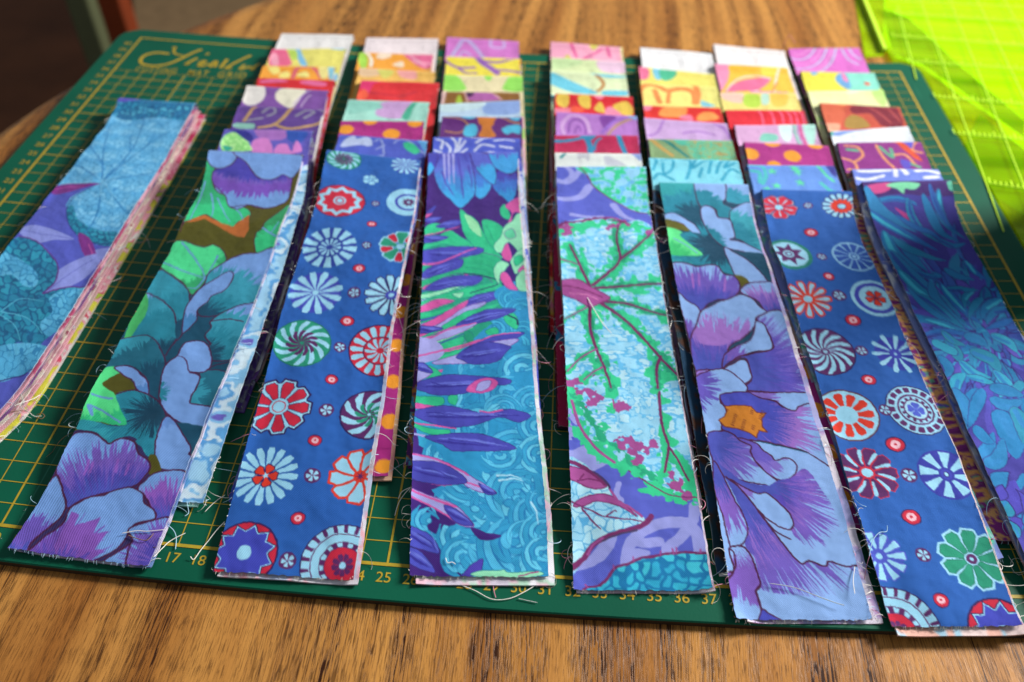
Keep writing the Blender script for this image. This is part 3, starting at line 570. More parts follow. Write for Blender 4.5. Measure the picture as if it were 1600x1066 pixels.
PRINTS={
'c1':('4c56bc',(
('v',((-.96,-.29),(6.99,-1.11),(7.49,.27),(7.54,8.51),(6.81,10.56),(6.18,11.79),(5.29,12.87),(4.28,12.89),(2.84,12.54),(1.6,11.62),(1.31,10.68),(1.78,9.74),(2.27,9.01),(.04,9.72),(-.36,10.2),(-.89,7.99)),.36,('66b8e6','78c4ec','58aee0'),'2f86c4',.035,2,None,.06,1),
('v',((-.68,-.11),(6.69,-.71),(6.52,1.26),(4.92,1.84),(3.07,1.76),(1.4,2.22),(.13,1.85)),.38,('1f7cae','2a90bc','4ab0d4'),'145f94',.09,5,None,.06,1),
('v',((1.6,11.62),(2.4,12.71),(3.65,13.27),(5.4,13.07),(5.14,12.17),(3.99,12.35),(2.59,12.08),(1.82,11.23)),.34,('1c86a8','2798b8'),'125e88',.08,6,None,.06,1),
('p','5a50c0',((-.42,-.36),(1.48,-.37),(1.39,.09),(-.05,.53)),None,.06,1),
('l','2478b8',.1,((2.46,8.73),(1.02,5.64),(.23,2.82)),.5),
('l','2478b8',.1,((2.46,8.73),(2.79,5.55),(2.4,2.43),(2.01,.96)),.5),
('l','2478b8',.1,((2.46,8.73),(3.54,4.7),(5.11,2.34)),.5),
('l','2478b8',.1,((2.46,8.73),(4.17,7.6),(6.22,6.31)),.5),
('l','2478b8',.1,((2.46,8.73),(.25,7.62),(-.95,7.47)),.5),
('l','2478b8',.1,((2.46,8.73),(3.4,11.21),(3.42,12.84)),.5),
('l','2478b8',.1,((2.46,8.73),(4.7,10.47),(5.93,10.86)),.5),
('l','2478b8',.1,((1.78,7.16),(.58,6.12),(-.32,5.25)),.5),
('l','2478b8',.1,((2.79,5.55),(2.07,3.96)),.5),
('l','2478b8',.1,((3.54,4.7),(3.64,3.29)),.5),
('l','7cc4e8',.07,((2.46,8.73),(1.48,8.08)),0),
('l','7cc4e8',.07,((2.46,8.73),(2.21,7.37)),0),
('l','7cc4e8',.07,((2.46,8.73),(3.29,8.01)),0),
('l','7cc4e8',.07,((2.46,8.73),(3.68,9.69)),0),
('l','7cc4e8',.07,((2.46,8.73),(2.96,9.93)),0),
('p','7a2a86',((-.09,10.1),(.38,9.53),(1.51,9.2),(2.47,8.98),(1.69,9.55),(.62,10.41),(.08,10.61)),None,.06,1),
('l','b04a9a',.07,((-.02,10.23),(.7,9.74),(1.62,9.42)),0),
('l','262a80',.05,((2.31,9.09),(1.51,10.45),(1.6,11.62),(2.4,12.71),(3.65,13.27),(5.35,12.97)),0),
('p','7a2a86',((3.08,12.98),(3.85,13.06),(4.88,14.01),(5.91,14.41),(5.73,14.83),(4.76,14.55),(3.82,13.97)),None,.06,1),
('l','b04a9a',.08,((3.94,13.41),(4.77,14.18),(5.53,14.46)),0),
('p','8590dc',((.09,13.73),(.94,13.34),(3,13.41),(2.13,13.92),(1.24,14.6),(.01,14.34)),None,.06,1),
('p','8590dc',((3.5,17.34),(3.29,15.93),(3.83,14.71),(4.61,13.89),(5.15,14.14),(5.01,15.37),(4.3,16.61)),None,.06,1),
('p','8590dc',((4.5,13.68),(5.4,13.07),(5.83,11.92),(6.28,12),(5.75,14.13)),None,.06,1),
('l','6068c4',.05,((3.56,17.09),(4.15,15.29),(4.77,14.18)),0),
('l','6068c4',.05,((.2,14.11),(1.43,13.82),(2.91,13.45)),0),
('v',((-5.31,22.24),(-4.49,16.44),(-.39,15.11),(.21,14.67),(1.18,14.49),(2.27,14.91),(3.14,15.51),(3.53,16.52),(3.37,17.29),(3.77,17.1),(4.57,16.37),(5.57,16.02),(5.7,15.52),(5.96,17.74),(5,19.42),(4.69,20.18),(3.57,20.61),(3.3,22.75),(2.81,28.46),(-8,28.46)),.52,('1d86aa','2593b4','1a7ca2'),'0f5a88',.1,8,None,.06,1),
('v',((-.93,17.07),(-.2,16.13),(1.03,16.03),(2.31,16.4),(2.76,17.14),(2.12,17.47),(1.3,17.17),(.66,17.51),(.07,18.6)),.42,('56b2dc','48a4d2'),'2880b4',.06,9,None,.06,1),
('v',((3.82,17.52),(4.35,16.7),(5.46,16.18),(5.86,17.58),(5.38,18.43),(5,19.42),(4.16,19.06),(4.38,18.11)),.42,('56b2dc','48a4d2'),'2880b4',.06,10,None,.06,1),
('v',((2.93,21.4),(3.43,20.7),(4.44,20.12),(5.37,20),(5.49,21.05),(4.86,21.78),(4.28,22.5),(3.53,22.99)),.55,('56b2dc','48a4d2'),'2880b4',.06,11,None,.06,1),
('l','5a2a80',.08,((.17,14.61),(1.18,14.49),(2.27,14.91),(3.16,15.5),(3.57,16.55),(3.35,17.42),(3.75,17.06),(4.57,16.37),(5.57,16.02)),0),
('l','2a2070',.06,((3.9,22.94),(4.42,22.23),(5,21.7),(5.19,21.31),(5.63,21.25)),0),
('l','4fb0d0',.07,((1.91,19.43),(3.35,19.07),(4.6,19.44)),.5),
('l','4fb0d0',.07,((1.91,19.43),(2.41,18.25),(3.61,17.85)),.5),
('l','4fb0d0',.07,((1.61,19.61),(2.95,19.72),(3.76,20.3)),.5),
)),
'c2':('4c4a10',(
('p','0a4460',((-.17,11.58),(.88,10.01),(2.27,10.54),(3.7,9.32),(5.55,10.2),(5.86,15.55),(.14,16.24)),None,.06,1),
('p','2c2458',((-1.09,27.11),(-1.85,20.71),(.76,18.81),(5.7,18.2),(7.95,25.65)),None,.06,1),
('f',((-.11,1.44),(.34,1.4),(1.82,4.48),(3,5.07),(3.25,5.74),(2.77,6.13),(2.61,6.52),(1.96,6.36),(1.28,5.97),(.91,5.84),(.58,6.18),(.12,6.61),(.08,6.98)),(-.37,1.06),(((-.37,1.08),'27a76e'),((.89,4.75),'2cc07c')),'43123a',.04,.35,16,0,1),
('p','b8642c',((.13,6.63),(.57,6.15),(.91,5.86),(1.95,6.33),(2.61,6.51),(2.78,6.16),(3.18,5.49),(3.49,6.66),(3.42,7.25),(3.09,7.21),(2.59,7),(1.8,6.55),(1.02,6.17),(.61,6.44)),None,.06,0),
('l','6f9bdc',.09,((1.11,4.37),(1.75,5.37),(2.34,6.17)),.6),
('l','6f9bdc',.09,((.68,4.04),(1.16,5.26),(1.27,5.94)),.6),
('l','6f9bdc',.09,((.1,2.98),(.24,4.82),(.31,6.36)),.6),
('l','6f9bdc',.09,((2.35,5.13),(2.67,5.45),(2.98,5.94)),.6),
('p','6f9bdc',((-.06,0),(4.98,-.03),(4.88,1.57),(4.74,2.53),(4.92,3.81),(4.78,4.39),(4.33,4.62),(3.97,4.94),(3.4,4.89),(2.95,4.68),(2.45,5.09),(1.96,4.94),(1.66,4.49),(1.5,4.15),(.96,3.8),(.59,3.16),(.41,2.47),(.49,1.78),(.09,1.22)),'43123a',.06,1),
('f',((1.47,.18),(2.11,1.03),(2.51,1.79),(2.95,2.36),(3.42,2.47),(3.86,2.33),(4.25,1.91),(4.77,2),(4.84,2.99),(4.92,3.81),(4.78,4.39),(3.97,4.94),(2.95,4.68),(1.96,4.94),(1.5,4.15),(.61,3.16),(.4,2.18),(.72,1.76),(1.25,1.47),(1.48,.99)),(2.46,-1.5),(((2.46,-1.5),'3f3aa6'),((2.99,2.61),'6f54b6'),((3.02,2.79),'7048b4'),((3.23,3.83),'6f9bdc')),'43123a',.05,.5,22,3,1),
('p','6f9bdc',((-.06,0),(1.48,.11),(1.51,.89),(1.25,1.43),(.83,1.75),(.43,1.71),(.1,1.26)),'43123a',.06,1),
('p','6f9bdc',((1.48,.11),(5.05,.13),(4.92,1.85),(4.68,2.16),(4.25,1.91),(3.85,2.31),(3.45,2.47),(2.95,2.32),(2.53,1.78),(2.11,.99)),'43123a',.05,1),
('f',((4.33,8.23),(4.06,7.62),(3.98,6.91),(4.2,6.53),(4.23,6.06),(4.72,5.24),(5.09,4.51),(5.39,5.69),(5.32,7.51),(5.16,7.94),(4.64,8.2)),(6.03,8.28),(((6.03,8.26),'2cc07c'),((4.43,6.58),'2a9a60')),'43123a',.04,.35,16,0,1),
('l','6f9bdc',.09,((4.2,6.53),(4.86,6.98),(5.35,7.22)),0),
('l','6f9bdc',.07,((4.73,6.91),(4.95,6.07)),0),
('f',((-.01,8.08),(.38,7.83),(1.21,8.06),(1.64,8.09),(2,7.89),(2.5,8.12),(2.86,8.58),(2.96,8.99),(2.71,9.45),(2.46,9.85),(2.43,10.41),(2.24,11),(2.05,11.28),(1.53,10.68),(.99,10.3),(-.01,9.7),(.04,8.86)),(.83,8.78),(((.83,8.79),'45d68c'),((2.09,10.02),'2aa468')),'43123a',.05,.3,16,0,1),
('l','5f93cc',.1,((.43,7.97),(1.23,8.74),(1.91,9.5),(2.31,10.07)),.4),
('l','5f93cc',.1,((.03,9.42),(1.22,9.84),(2.33,10.13)),.4),
('l','5f93cc',.1,((2.45,8.62),(2.42,9.18),(2.36,9.93)),.4),
('l','5f93cc',.1,((2.33,10.13),(2.17,10.81),(1.79,10.85)),.4),
('f',((2.8,12.4),(2.43,10.41),(2.42,9.75),(2.82,9.14),(3.2,8.69),(3.84,8.35),(4.44,8.25),(4.99,7.89),(5.45,8.05),(5.36,9.43),(5.37,10.99),(5.06,11.91),(4.58,12.2),(3.71,12.45)),(2.93,12.63),(((2.94,12.63),'0a4460'),((3,11.75),'1c8099'),((3.25,11.09),'2f93ad'),((4.25,9.8),'6f9bdc')),'43123a',.06,.6,20,2,1),
('f',((-0,9.97),(.63,10.15),(1.41,10.63),(1.89,11.1),(2.2,11.84),(2.4,12.69),(2.58,13.52),(2.45,14.13),(2.06,13.46),(1.39,12.56),(.02,11.56)),(2.93,14.66),(((2.92,14.66),'0a4460'),((2.25,13.08),'1c8099'),((1.23,11.43),'2a8fa8')),'43123a',.06,.5,20,5,1),
('f',((-.01,11.5),(.53,11.61),(1.15,11.95),(1.68,12.4),(2.07,13.1),(2.43,14.02),(2.36,14.49),(2.31,14.96),(2.18,15.77),(.64,15.95),(.2,14.03),(.16,12.82)),(2.35,15.52),(((2.35,15.52),'0a4460'),((1.62,14.34),'1c8099'),((.53,12.78),'2f93ad'),((.19,11.74),'6f9bdc')),'43123a',.06,.5,20,6,1),
('p','3fae62',((-.08,12.47),(-.03,11.44),(.37,12.04),(.53,12.78),(.45,13.28),(.38,14.01),(.39,14.49),(.49,15.17),(.28,15.31)),None,.06,1),
('p','0a4460',((2.43,14.02),(2.58,13.52),(2.88,12.76),(2.8,12.4),(2.18,11.84),(2.25,12.71),(2.07,13.1)),None,.06,1),
('f',((3.4,9.62),(3.62,9.8),(3.68,10.26),(3.55,10.8),(3.26,11.11),(3.03,11.3),(3,11.62),(2.85,11.89),(2.73,12.22),(2.9,12.76),(2.83,13.13),(2.59,13.64),(2.34,12.94),(2.16,12.22),(2.17,11.59),(2.36,10.79),(2.77,10.25),(3.13,9.78)),(2.68,13.75),(((2.69,13.75),'3f7fb8'),((2.52,12.55),'6f9bdc')),'43123a',.05,.3,16,0,1),
('f',((3.54,12.81),(3.85,12.28),(4.45,11.78),(5.04,11.53),(5.85,11.32),(5.68,12.7),(5.5,13.9),(5.4,14.72),(4.39,14.95),(3.82,14.61),(3.95,14.08),(3.57,13.65),(3.68,13.16)),(3.62,14.81),(((3.63,14.81),'0a4460'),((4.08,14.06),'1c8099'),((4.64,13.53),'2f93ad'),((4.76,12.18),'6f9bdc')),'43123a',.06,.6,20,8,1),
('l','43123a',.06,((3.53,12.79),(4.14,12.6),(4.71,12.62),(4.96,12.65)),0),
('p','0a4460',((1.29,14.32),(2.52,15.27),(2.74,16.8),(2.95,17.33),(3.43,17.94),(2.37,17.03),(1.68,16.86),(1.31,15.94),(.34,15.66),(-.15,14.77)),None,.06,1),
('f',((-.26,14.5),(1.13,13.92),(2.36,15.15),(2.51,15.8),(2.77,16.79),(2.92,17.4),(2.37,17.03),(2.03,16.31),(1.35,15.8),(.86,15.64),(.4,15.79),(-.01,15.83)),(2.69,17.05),(((2.69,17.04),'0a4460'),((1.81,15.62),'14627c'),((.47,14.97),'2a8fa8')),'43123a',.05,.5,20,9,1),
('f',((.02,15.9),(.56,15.79),(.74,16.09),(.28,16.74),(.97,17.14),(1.37,17.71),(1.98,18.48),(1.45,18.61),(.71,18.54),(.06,18.96),(.02,18.37),(-.07,17.14)),(.22,16.59),(((.23,16.59),'4fdc86'),((.95,18.13),'2cc07c')),'43123a',0,.3,16,0,1),
('l','5f93cc',.11,((.22,17.85),(.44,18.25),(.14,17.86),(.69,17.98),(1.69,18.46)),.3),
('l','5f93cc',.1,((.1,17.31),(.55,17.38),(.96,17.39)),0),
('p','4c4a10',((.28,16.74),(.74,16.09),(1.31,16.33),(1.72,16.82),(1.07,16.9)),None,.06,1),
('f',((.39,15.81),(.87,15.66),(1.35,15.8),(1.68,16.09),(2.03,16.31),(2.27,16.73),(2.31,17),(1.77,16.81),(1.44,16.38),(.98,16.18)),(2.24,17.23),(((2.24,17.22),'4f83c6'),((1.91,16.64),'6f9bdc')),'43123a',.05,.2,16,0,1),
('f',((1.06,17.13),(1.68,16.86),(2.37,17.03),(2.95,17.33),(3.45,17.94),(3.45,18.77),(3.65,19.78),(3.34,19.87),(2.76,19.26),(2.22,19.04),(1.57,19.45),(.9,19.03),(.06,18.96),(.04,18.54),(.71,18.54),(1.47,18.66),(1.98,18.48),(1.37,17.71)),(2.88,17.83),(((2.88,17.82),'093a54'),((2.3,18.44),'1c8099'),((1.27,18.93),'2896a8')),'43123a',0,.8,22,11,1),
('l','43123a',.06,((1.06,17.13),(1.68,16.86),(2.37,17.03),(2.95,17.33),(3.45,17.94),(3.45,18.77),(3.65,19.78)),0),
('f',((3.41,19.12),(3.65,19.78),(3.34,19.87),(3.01,19.52),(2.62,19.28),(2.94,19.07)),(3.32,19.02),(((3.33,19.03),'1c8099'),((3.18,19.72),'2896a8')),None,.06,.35,16,0,1),
('f',((4.02,15.62),(4.28,15.46),(5.28,15.62),(5.38,17.41),(4.17,17.15),(4.19,16.5),(4.18,15.99)),(3.73,16.8),(((3.74,16.8),'2a8fa8'),((4.53,16.45),'166680')),'43123a',.05,.4,16,0,1),
('f',((2.54,15.33),(2.8,14.9),(2.89,14.14),(3.77,14.04),(4.35,15.05),(4.22,15.59),(3.62,15.66),(3.99,15.75),(4.18,15.99),(4.16,16.5),(4.17,17.15),(4.71,17.24),(5.24,17.42),(5.42,18.41),(4.47,18.27),(3.64,17.94),(3.05,17.41),(2.74,16.8),(2.51,15.8)),(2.54,16.95),(((2.54,16.93),'1c8099'),((3.04,16.89),'6f9bdc')),'43123a',.06,.35,26,13,1),
('l','43123a',.05,((4.22,15.59),(3.62,15.66),(3.23,15.05),(2.8,14.9)),0),
('l','43123a',.05,((4.28,15.46),(4.59,15.16),(5.16,14.96)),0),
('p','0a4460',((3.93,18.18),(5.42,18.41),(5.32,19.57),(5.12,19.71),(4.92,19.28),(4.44,18.77)),None,.06,1),
('f',((3.44,17.97),(3.93,18.18),(4.46,18.76),(4.94,19.28),(4.98,19.61),(5.13,19.7),(5.2,20.52),(4.81,20.41),(4.33,20.41),(3.89,20.3),(3.57,19.56),(3.39,18.78)),(3.08,17.26),(((3.08,17.27),'5f8bd0'),((3.7,18.39),'6f9bdc')),'43123a',.06,.2,16,0,1),
('p','4c4a10',((3.45,19.91),(3.72,19.83),(4.14,20.49),(3.73,20.67)),None,.06,1),
('f',((.01,19.34),(.42,19.09),(.93,19.11),(1.58,19.47),(1.82,19.3),(2.17,19.16),(2.64,19.34),(2.98,19.81),(3.42,20.03),(3.65,20.33),(3.64,20.68),(3.43,21.17),(2.87,21.46),(2.38,21.68),(2.06,21.83),(1.6,22.1),(1.21,22.49),(.72,21.96),(.2,21.27),(-.01,20.69)),(3.04,23.63),(((3.03,23.62),'444eb2'),((2.03,21.3),'4c41aa'),((1.9,20.89),'6f54b6'),((1.54,19.87),'6f9bdc')),'43123a',.08,1,30,14,1),
('l','8a55bb',.13,((1.2,20.98),(1.12,20.32)),.5),
('l','8a55bb',.13,((1.39,20.84),(1.31,20.41)),.5),
('l','8a55bb',.13,((2.37,20.72),(2.26,20.18)),.5),
('l','8a55bb',.13,((2.79,20.77),(2.81,20.33)),.5),
('f',((.06,21.23),(.33,21.31),(.77,21.9),(1.12,22.38),(1.17,22.89),(.93,23.43),(.67,23.99),(.67,24.48),(-.04,24.78),(-.15,23.48),(-.11,22.33)),(.47,25.21),(((.48,25.21),'444eb2'),((.36,24.41),'6650b4'),((.4,23.3),'6f9bdc')),'43123a',.08,.7,26,15,1),
('f',((3.66,21.01),(3.91,20.63),(4.61,20.38),(5.18,20.47),(5.32,21.3),(5.35,22.22),(5.04,22.42),(4.62,22.54),(4.3,22.06),(3.89,21.59),(3.56,21.37),(3.53,21.16)),(5.3,23.13),(((5.29,23.12),'444eb2'),((4.87,22.19),'6448ae'),((4.55,21.71),'8a55bb'),((4.23,21.23),'6f9bdc')),'43123a',.07,.7,26,16,1),
('f',((.67,24.57),(.95,23.83),(1.37,23.17),(1.34,22.56),(1.56,22.21),(1.9,21.91),(2.33,21.8),(2.61,21.55),(3.2,21.31),(3.77,21.5),(4,21.89),(4.44,22.14),(4.62,22.49),(3.98,22.81),(3.89,23.22),(3.8,23.72),(3.36,24.17),(2.98,24.5),(2.01,24.66),(.9,24.74)),(1.61,25.23),(((1.61,25.23),'5a46b0'),((1.61,24.23),'6f4bb2'),((1.75,23.21),'6f9bdc'),((1.76,23.22),'6f9bdc')),'43123a',.07,1.1,26,17,1),
('f',((1.55,24.63),(1.51,23.85),(1.47,22.64),(1.79,22.7),(1.84,23.2),(2.63,22.69),(2.66,23.39),(3.14,23.22),(2.99,23.93),(3.33,23.88),(2.97,24.48)),(2.08,25.15),(((2.08,25.14),'5a46b0'),((1.86,24.19),'8050b4')),None,0,.6,20,4,0),
('f',((3.82,23.05),(4.31,22.71),(5.12,22.36),(5.23,22.94),(5.39,24.64),(4.5,24.58),(3.48,24.44),(3.85,23.86),(4.17,23.48)),(5.76,24.21),(((5.75,24.21),'4c41aa'),((4.89,23.76),'6f54b6'),((4.27,23.56),'6f9bdc')),'43123a',.07,.7,24,18,1),
('l','43123a',.07,((4.17,23.48),(4.17,23.86),(4.3,24.41)),0),
)),
'c3':('215cb2',(
('e','c8203c',(1.22,4.47),1.34,None,'241450',.05),
('star',(1.22,4.47),1.25,.99,10,'9ad8f4',0,None,.03,0,1),
('star',(1.22,4.47),.96,.75,10,'c8203c',0,None,.03,0,1),
('e','9ad8f4',(1.22,4.47),.35,None,None,.05),
('e','c8203c',(1.22,4.47),.25,None,None,.05),
('e','9ad8f4',(1.22,4.47),.17,None,None,.05),
('e','27409f',(1.38,8.07),1.34,None,None,.05),
('spokes',(1.38,8.07),.69,1.37,13,'9ad8f4',.62,0,0,None,.03,0,1),
('spokes',(1.38,8.07),.16,.58,12,'9ad8f4',.6,0,0,None,.03,1,1),
('e','3a42b6',(1.32,11.01),1.22,None,None,.05),
('spokes',(1.32,11.01),.18,1.31,12,'9ad8f4',.62,.2,0,None,.03,1,1),
('e','9ad8f4',(1.32,11.01),.16,None,None,.05),
('e','1f9474',(1.27,14.04),1.31,None,'17705c',.05),
('spokes',(1.27,14.04),.39,1.26,12,'9ad8f4',.55,0,.6,None,.03,1,1),
('spokes',(1.27,14.04),.1,.73,11,'56205e',.68,0,.7,None,.03,1,1),
('e','1f9474',(1.02,.7),.94,None,'17705c',.05),
('spokes',(1.02,.7),.28,.9,12,'9ad8f4',.55,0,.6,None,.03,1,1),
('spokes',(1.02,.7),.075,.53,11,'56205e',.68,0,.7,None,.03,1,1),
('e','3a42b6',(4.39,.59),.72,None,None,.05),
('spokes',(4.39,.59),.11,.77,12,'9ad8f4',.62,.3,0,None,.03,1,1),
('e','9ad8f4',(4.39,.59),.092,None,None,.05),
('spokes',(2.62,2.25),.003,.03,5,'9ad8f4',1,0,0,'241450',.05,1,1),
('spokes',(2.62,2.25),.007,.028,5,'c8203c',.86,0,0,None,.03,1,1),
('spokes',(2.62,2.25),.009,.024,5,'9ad8f4',.1,0,0,None,.03,1,1),
('e','9ad8f4',(2.62,2.25),.005,None,None,.05),
('e','9ad8f4',(4.82,3.93),1.16,None,None,.05),
('e','3a42b6',(4.82,3.93),.72,None,None,.05),
('e','9ad8f4',(4.82,3.93),.58,None,None,.05),
('star',(4.82,3.93),.37,.23,9,'56205e',0,None,.03,0,1),
('e','9ad8f4',(4.82,3.93),.093,None,None,.05),
('spokes',(4.88,7.55),.11,1.14,5,'9ad8f4',.8,.9,0,None,.03,1,1),
('spokes',(4.88,7.55),.11,1.05,5,'1f9474',.62,.9,0,None,.03,1,1),
('spokes',(4.88,7.55),.4,1.03,5,'c8203c',.42,1.53,0,'9ad8f4',.05,1,1),
('e','9ad8f4',(4.88,7.55),.21,None,None,.05),
('spokes',(4.94,10.77),.26,1.28,14,'9ad8f4',.82,0,0,'241450',.05,1,1),
('e','3a42b6',(4.94,10.77),.28,None,None,.05),
('e','9ad8f4',(4.94,10.77),.15,None,'3a42b6',.03),
('e','c8203c',(4.84,14.04),1.43,None,'241450',.06),
('spokes',(4.84,14.04),.8,1.36,16,'9ad8f4',.62,0,0,None,.03,1,1),
('e','c8203c',(4.84,14.04),.77,None,'241450',.04),
('spokes',(4.84,14.04),.17,.69,11,'9ad8f4',.62,0,.2,None,.03,1,1),
('e','c8203c',(4.84,14.04),.17,None,None,.05),
('e','56205e',(3.11,4.31),.22,None,None,.05),
('spokes',(3.11,4.31),.022,.17,5,'9ad8f4',.66,.5,0,None,.03,1,1),
('e','241450',(3.17,6.06),.27,.25,None,.05),
('e','c8203c',(3.17,6.06),.24,.22,None,.05),
('e','f0c0cc',(3.17,6.06),.14,.13,None,.05),
('e','c8203c',(3.17,6.06),.042,None,None,.05),
('e','56205e',(3.19,7.71),.25,None,None,.05),
('spokes',(3.19,7.71),.025,.2,5,'9ad8f4',.66,.5,0,None,.03,1,1),
('e','241450',(3.12,9.33),.32,.28,None,.05),
('e','c8203c',(3.12,9.33),.28,.25,None,.05),
('e','f0c0cc',(3.12,9.33),.16,.15,None,.05),
('e','c8203c',(3.12,9.33),.048,None,None,.05),
('e','56205e',(3.16,10.86),.32,None,None,.05),
('spokes',(3.16,10.86),.032,.25,5,'9ad8f4',.66,.5,0,None,.03,1,1),
('e','241450',(3.13,12.54),.35,.31,None,.05),
('e','c8203c',(3.13,12.54),.31,.27,None,.05),
('e','f0c0cc',(3.13,12.54),.17,.17,None,.05),
('e','c8203c',(3.13,12.54),.053,None,None,.05),
('e','56205e',(3.01,14.05),.28,None,None,.05),
('spokes',(3.01,14.05),.028,.22,5,'9ad8f4',.66,.5,0,None,.03,1,1),
('spokes',(2.62,2.25),0,.44,5,'9ad8f4',.85,0,0,None,.03,1,1),
('e','215cb2',(2.62,2.25),.15,None,None,.05),
('e','9ad8f4',(2.62,2.25),.097,None,None,.05),
('spokes',(.91,17.47),.14,1.42,9,'9ad8f4',1,0,0,'241450',.08,1,1),
('e','9ad8f4',(.91,17.47),1.19,None,None,.05),
('spokes',(.91,17.47),.43,1.28,9,'c8203c',.74,0,0,'241450',.03,1,1),
('e','9ad8f4',(.91,17.47),.28,None,'c8203c',.04),
('spokes',(1.08,20.76),.2,1.31,16,'9ad8f4',.74,0,0,None,.03,1,1),
('e','3a42b6',(1.08,20.76),.33,None,None,.05),
('spokes',(1.08,20.76),0,.52,5,'dd3422',.85,0,0,'241450',.04,1,1),
('star',(1.08,20.76),.17,.066,5,'9ad8f4',0,None,.03,0,1),
('e','c8203c',(1,24.03),1.24,None,'241450',.07),
('star',(1,24.03),1.18,.89,11,'9ad8f4',0,'241450',.04,0,1),
('star',(1,24.03),1.08,.82,11,'3a42b6',0,None,.03,0,1),
('e','9ad8f4',(1,24.03),.27,None,None,.05),
('e','56205e',(4.8,17.52),1.25,None,'241450',.06),
('spokes',(4.8,17.52),.25,1.2,9,'9ad8f4',.55,0,.8,None,.03,1,1),
('spokes',(4.8,17.52),.075,.62,8,'1f9474',.55,.2,.7,None,.03,1,1),
('e','9ad8f4',(4.8,17.52),.075,None,None,.05),
('spokes',(4.86,20.54),.12,1.24,9,'9ad8f4',1,0,.25,'dd3422',.1,1,1),
('e','dd3422',(4.86,20.54),.27,None,None,.05),
('star',(4.86,20.54),.22,.074,7,'56205e',0,None,.03,0,1),
('e','9ad8f4',(4.71,24.27),1.58,None,'241450',.04),
('spokes',(4.71,24.27),1.26,1.56,22,'56205e',.35,.1,0,None,.03,0,1),
('e','56205e',(4.71,24.27),1.23,None,None,.05),
('e','9ad8f4',(4.71,24.27),1.19,None,None,.05),
('e','56205e',(4.71,24.27),.9,None,None,.05),
('spokes',(4.71,24.27),.7,.87,13,'9ad8f4',.5,.1,0,None,.03,0,1),
('e','c8203c',(4.71,24.27),.66,None,None,.05),
('spokes',(4.71,24.27),0,.41,9,'56205e',.9,.1,0,None,.03,1,1),
('e','9ad8f4',(4.71,24.27),.13,None,None,.05),
('e','241450',(2.89,15.84),.29,.27,None,.05),
('e','c8203c',(2.89,15.84),.26,.23,None,.05),
('e','f0c0cc',(2.89,15.84),.15,.14,None,.05),
('e','c8203c',(2.89,15.84),.045,None,None,.05),
('e','56205e',(2.95,17.49),.33,None,None,.05),
('spokes',(2.95,17.49),.033,.26,5,'9ad8f4',.66,.5,0,None,.03,1,1),
('e','241450',(2.76,19.03),.3,.28,None,.05),
('e','c8203c',(2.76,19.03),.27,.24,None,.05),
('e','f0c0cc',(2.76,19.03),.15,.14,None,.05),
('e','c8203c',(2.76,19.03),.046,None,None,.05),
('e','56205e',(2.96,20.65),.34,None,None,.05),
('spokes',(2.96,20.65),.034,.27,5,'9ad8f4',.66,.5,0,None,.03,1,1),
('e','241450',(2.74,22.53),.3,.28,None,.05),
('e','c8203c',(2.74,22.53),.27,.24,None,.05),
('e','f0c0cc',(2.74,22.53),.15,.14,None,.05),
('e','c8203c',(2.74,22.53),.046,None,None,.05),
('e','56205e',(2.66,24.22),.32,None,None,.05),
('spokes',(2.66,24.22),.032,.25,5,'9ad8f4',.66,.5,0,None,.03,1,1),
)),
'c4':('3a1c74',(
('f',((3.58,2.68),(3.91,1.75),(4.58,2.15),(4.92,1.96),(5.01,3.08),(4.64,4.68),(4.12,4.05),(3.69,3.33)),(4.25,-.2),(((4.25,-.18),'4244b0'),((4.24,2.51),'3a70cc'),((4.46,3.43),'2f92da')),'3a1c74',.04,.5,24,1,1),
('f',((2.17,-.26),(2.91,.96),(3.49,2.31),(3.49,3.32),(3,4.16),(2.59,3.67),(2.47,1.72)),(2.1,-1.5),(((2.1,-1.5),'4f5cc8'),((2.8,1.92),'3a78d0'),((3.02,2.86),'38a0e0')),'3a1c74',.04,.6,24,2,1),
('f',((2.34,-.25),(3.46,.38),(3.8,1.75),(3.71,2.91),(3.13,2.34),(2.57,1.14)),(2.66,-1.5),(((2.66,-1.5),'5560c8'),((3.13,1.16),'38a0e0')),'3a1c74',.04,.6,24,3,1),
('f',((3.34,-.63),(5.37,-.58),(5.01,1.59),(4.47,1.99),(3.91,1.6),(3.58,.97)),(3.79,-1.5),(((3.79,-1.5),'5560c8'),((4.13,.4),'3c9ce0')),'3a1c74',.04,.6,24,4,1),
('f',((.39,-.3),(2.11,-.26),(2.56,1.91),(2.64,3.58),(2.37,4.32),(1.83,4.96),(1.29,4.3),(.72,3.39),(.37,2.05)),(1.29,-1.5),(((1.29,-1.5),'4244b0'),((1.34,.52),'5a68d0'),((1.36,1.88),'3f86d6'),((1.49,3.19),'38a4e4')),'3a1c74',.05,1.1,30,5,1),
('l','a3a4e6',.16,((.89,.11),(.93,1.49),(.99,2.81)),.7),
('l','a3a4e6',.16,((1.14,.12),(1.18,1.5),(1.23,2.82)),.7),
('l','a3a4e6',.16,((1.39,.13),(1.43,1.5),(1.48,2.82)),.7),
('l','4a44b0',.14,((1.68,.53),(1.86,2.27),(1.99,4.1)),.6),
('l','4a44b0',.12,((.8,1.68),(1.04,2.81),(1.5,3.91)),.6),
('l','4a44b0',.12,((2.24,1.13),(2.41,2.28),(2.47,3.21)),.6),
('f',((-.55,.08),(.5,.1),(.33,1.57),(-.07,2.23),(-.4,2.22)),(.22,-.31),(((.23,-.31),'4244b0'),((.07,1.08),'38a0e0')),'3a1c74',.04,.35,16,0,1),
('p','1f9f80',((-.5,7.67),(-.01,7.25),(2.66,7.71),(3.66,8.41),(4.16,10.79),(4.04,12.76),(2.55,13.93),(1.94,15.39),(-.41,15.38)),None,.06,1),
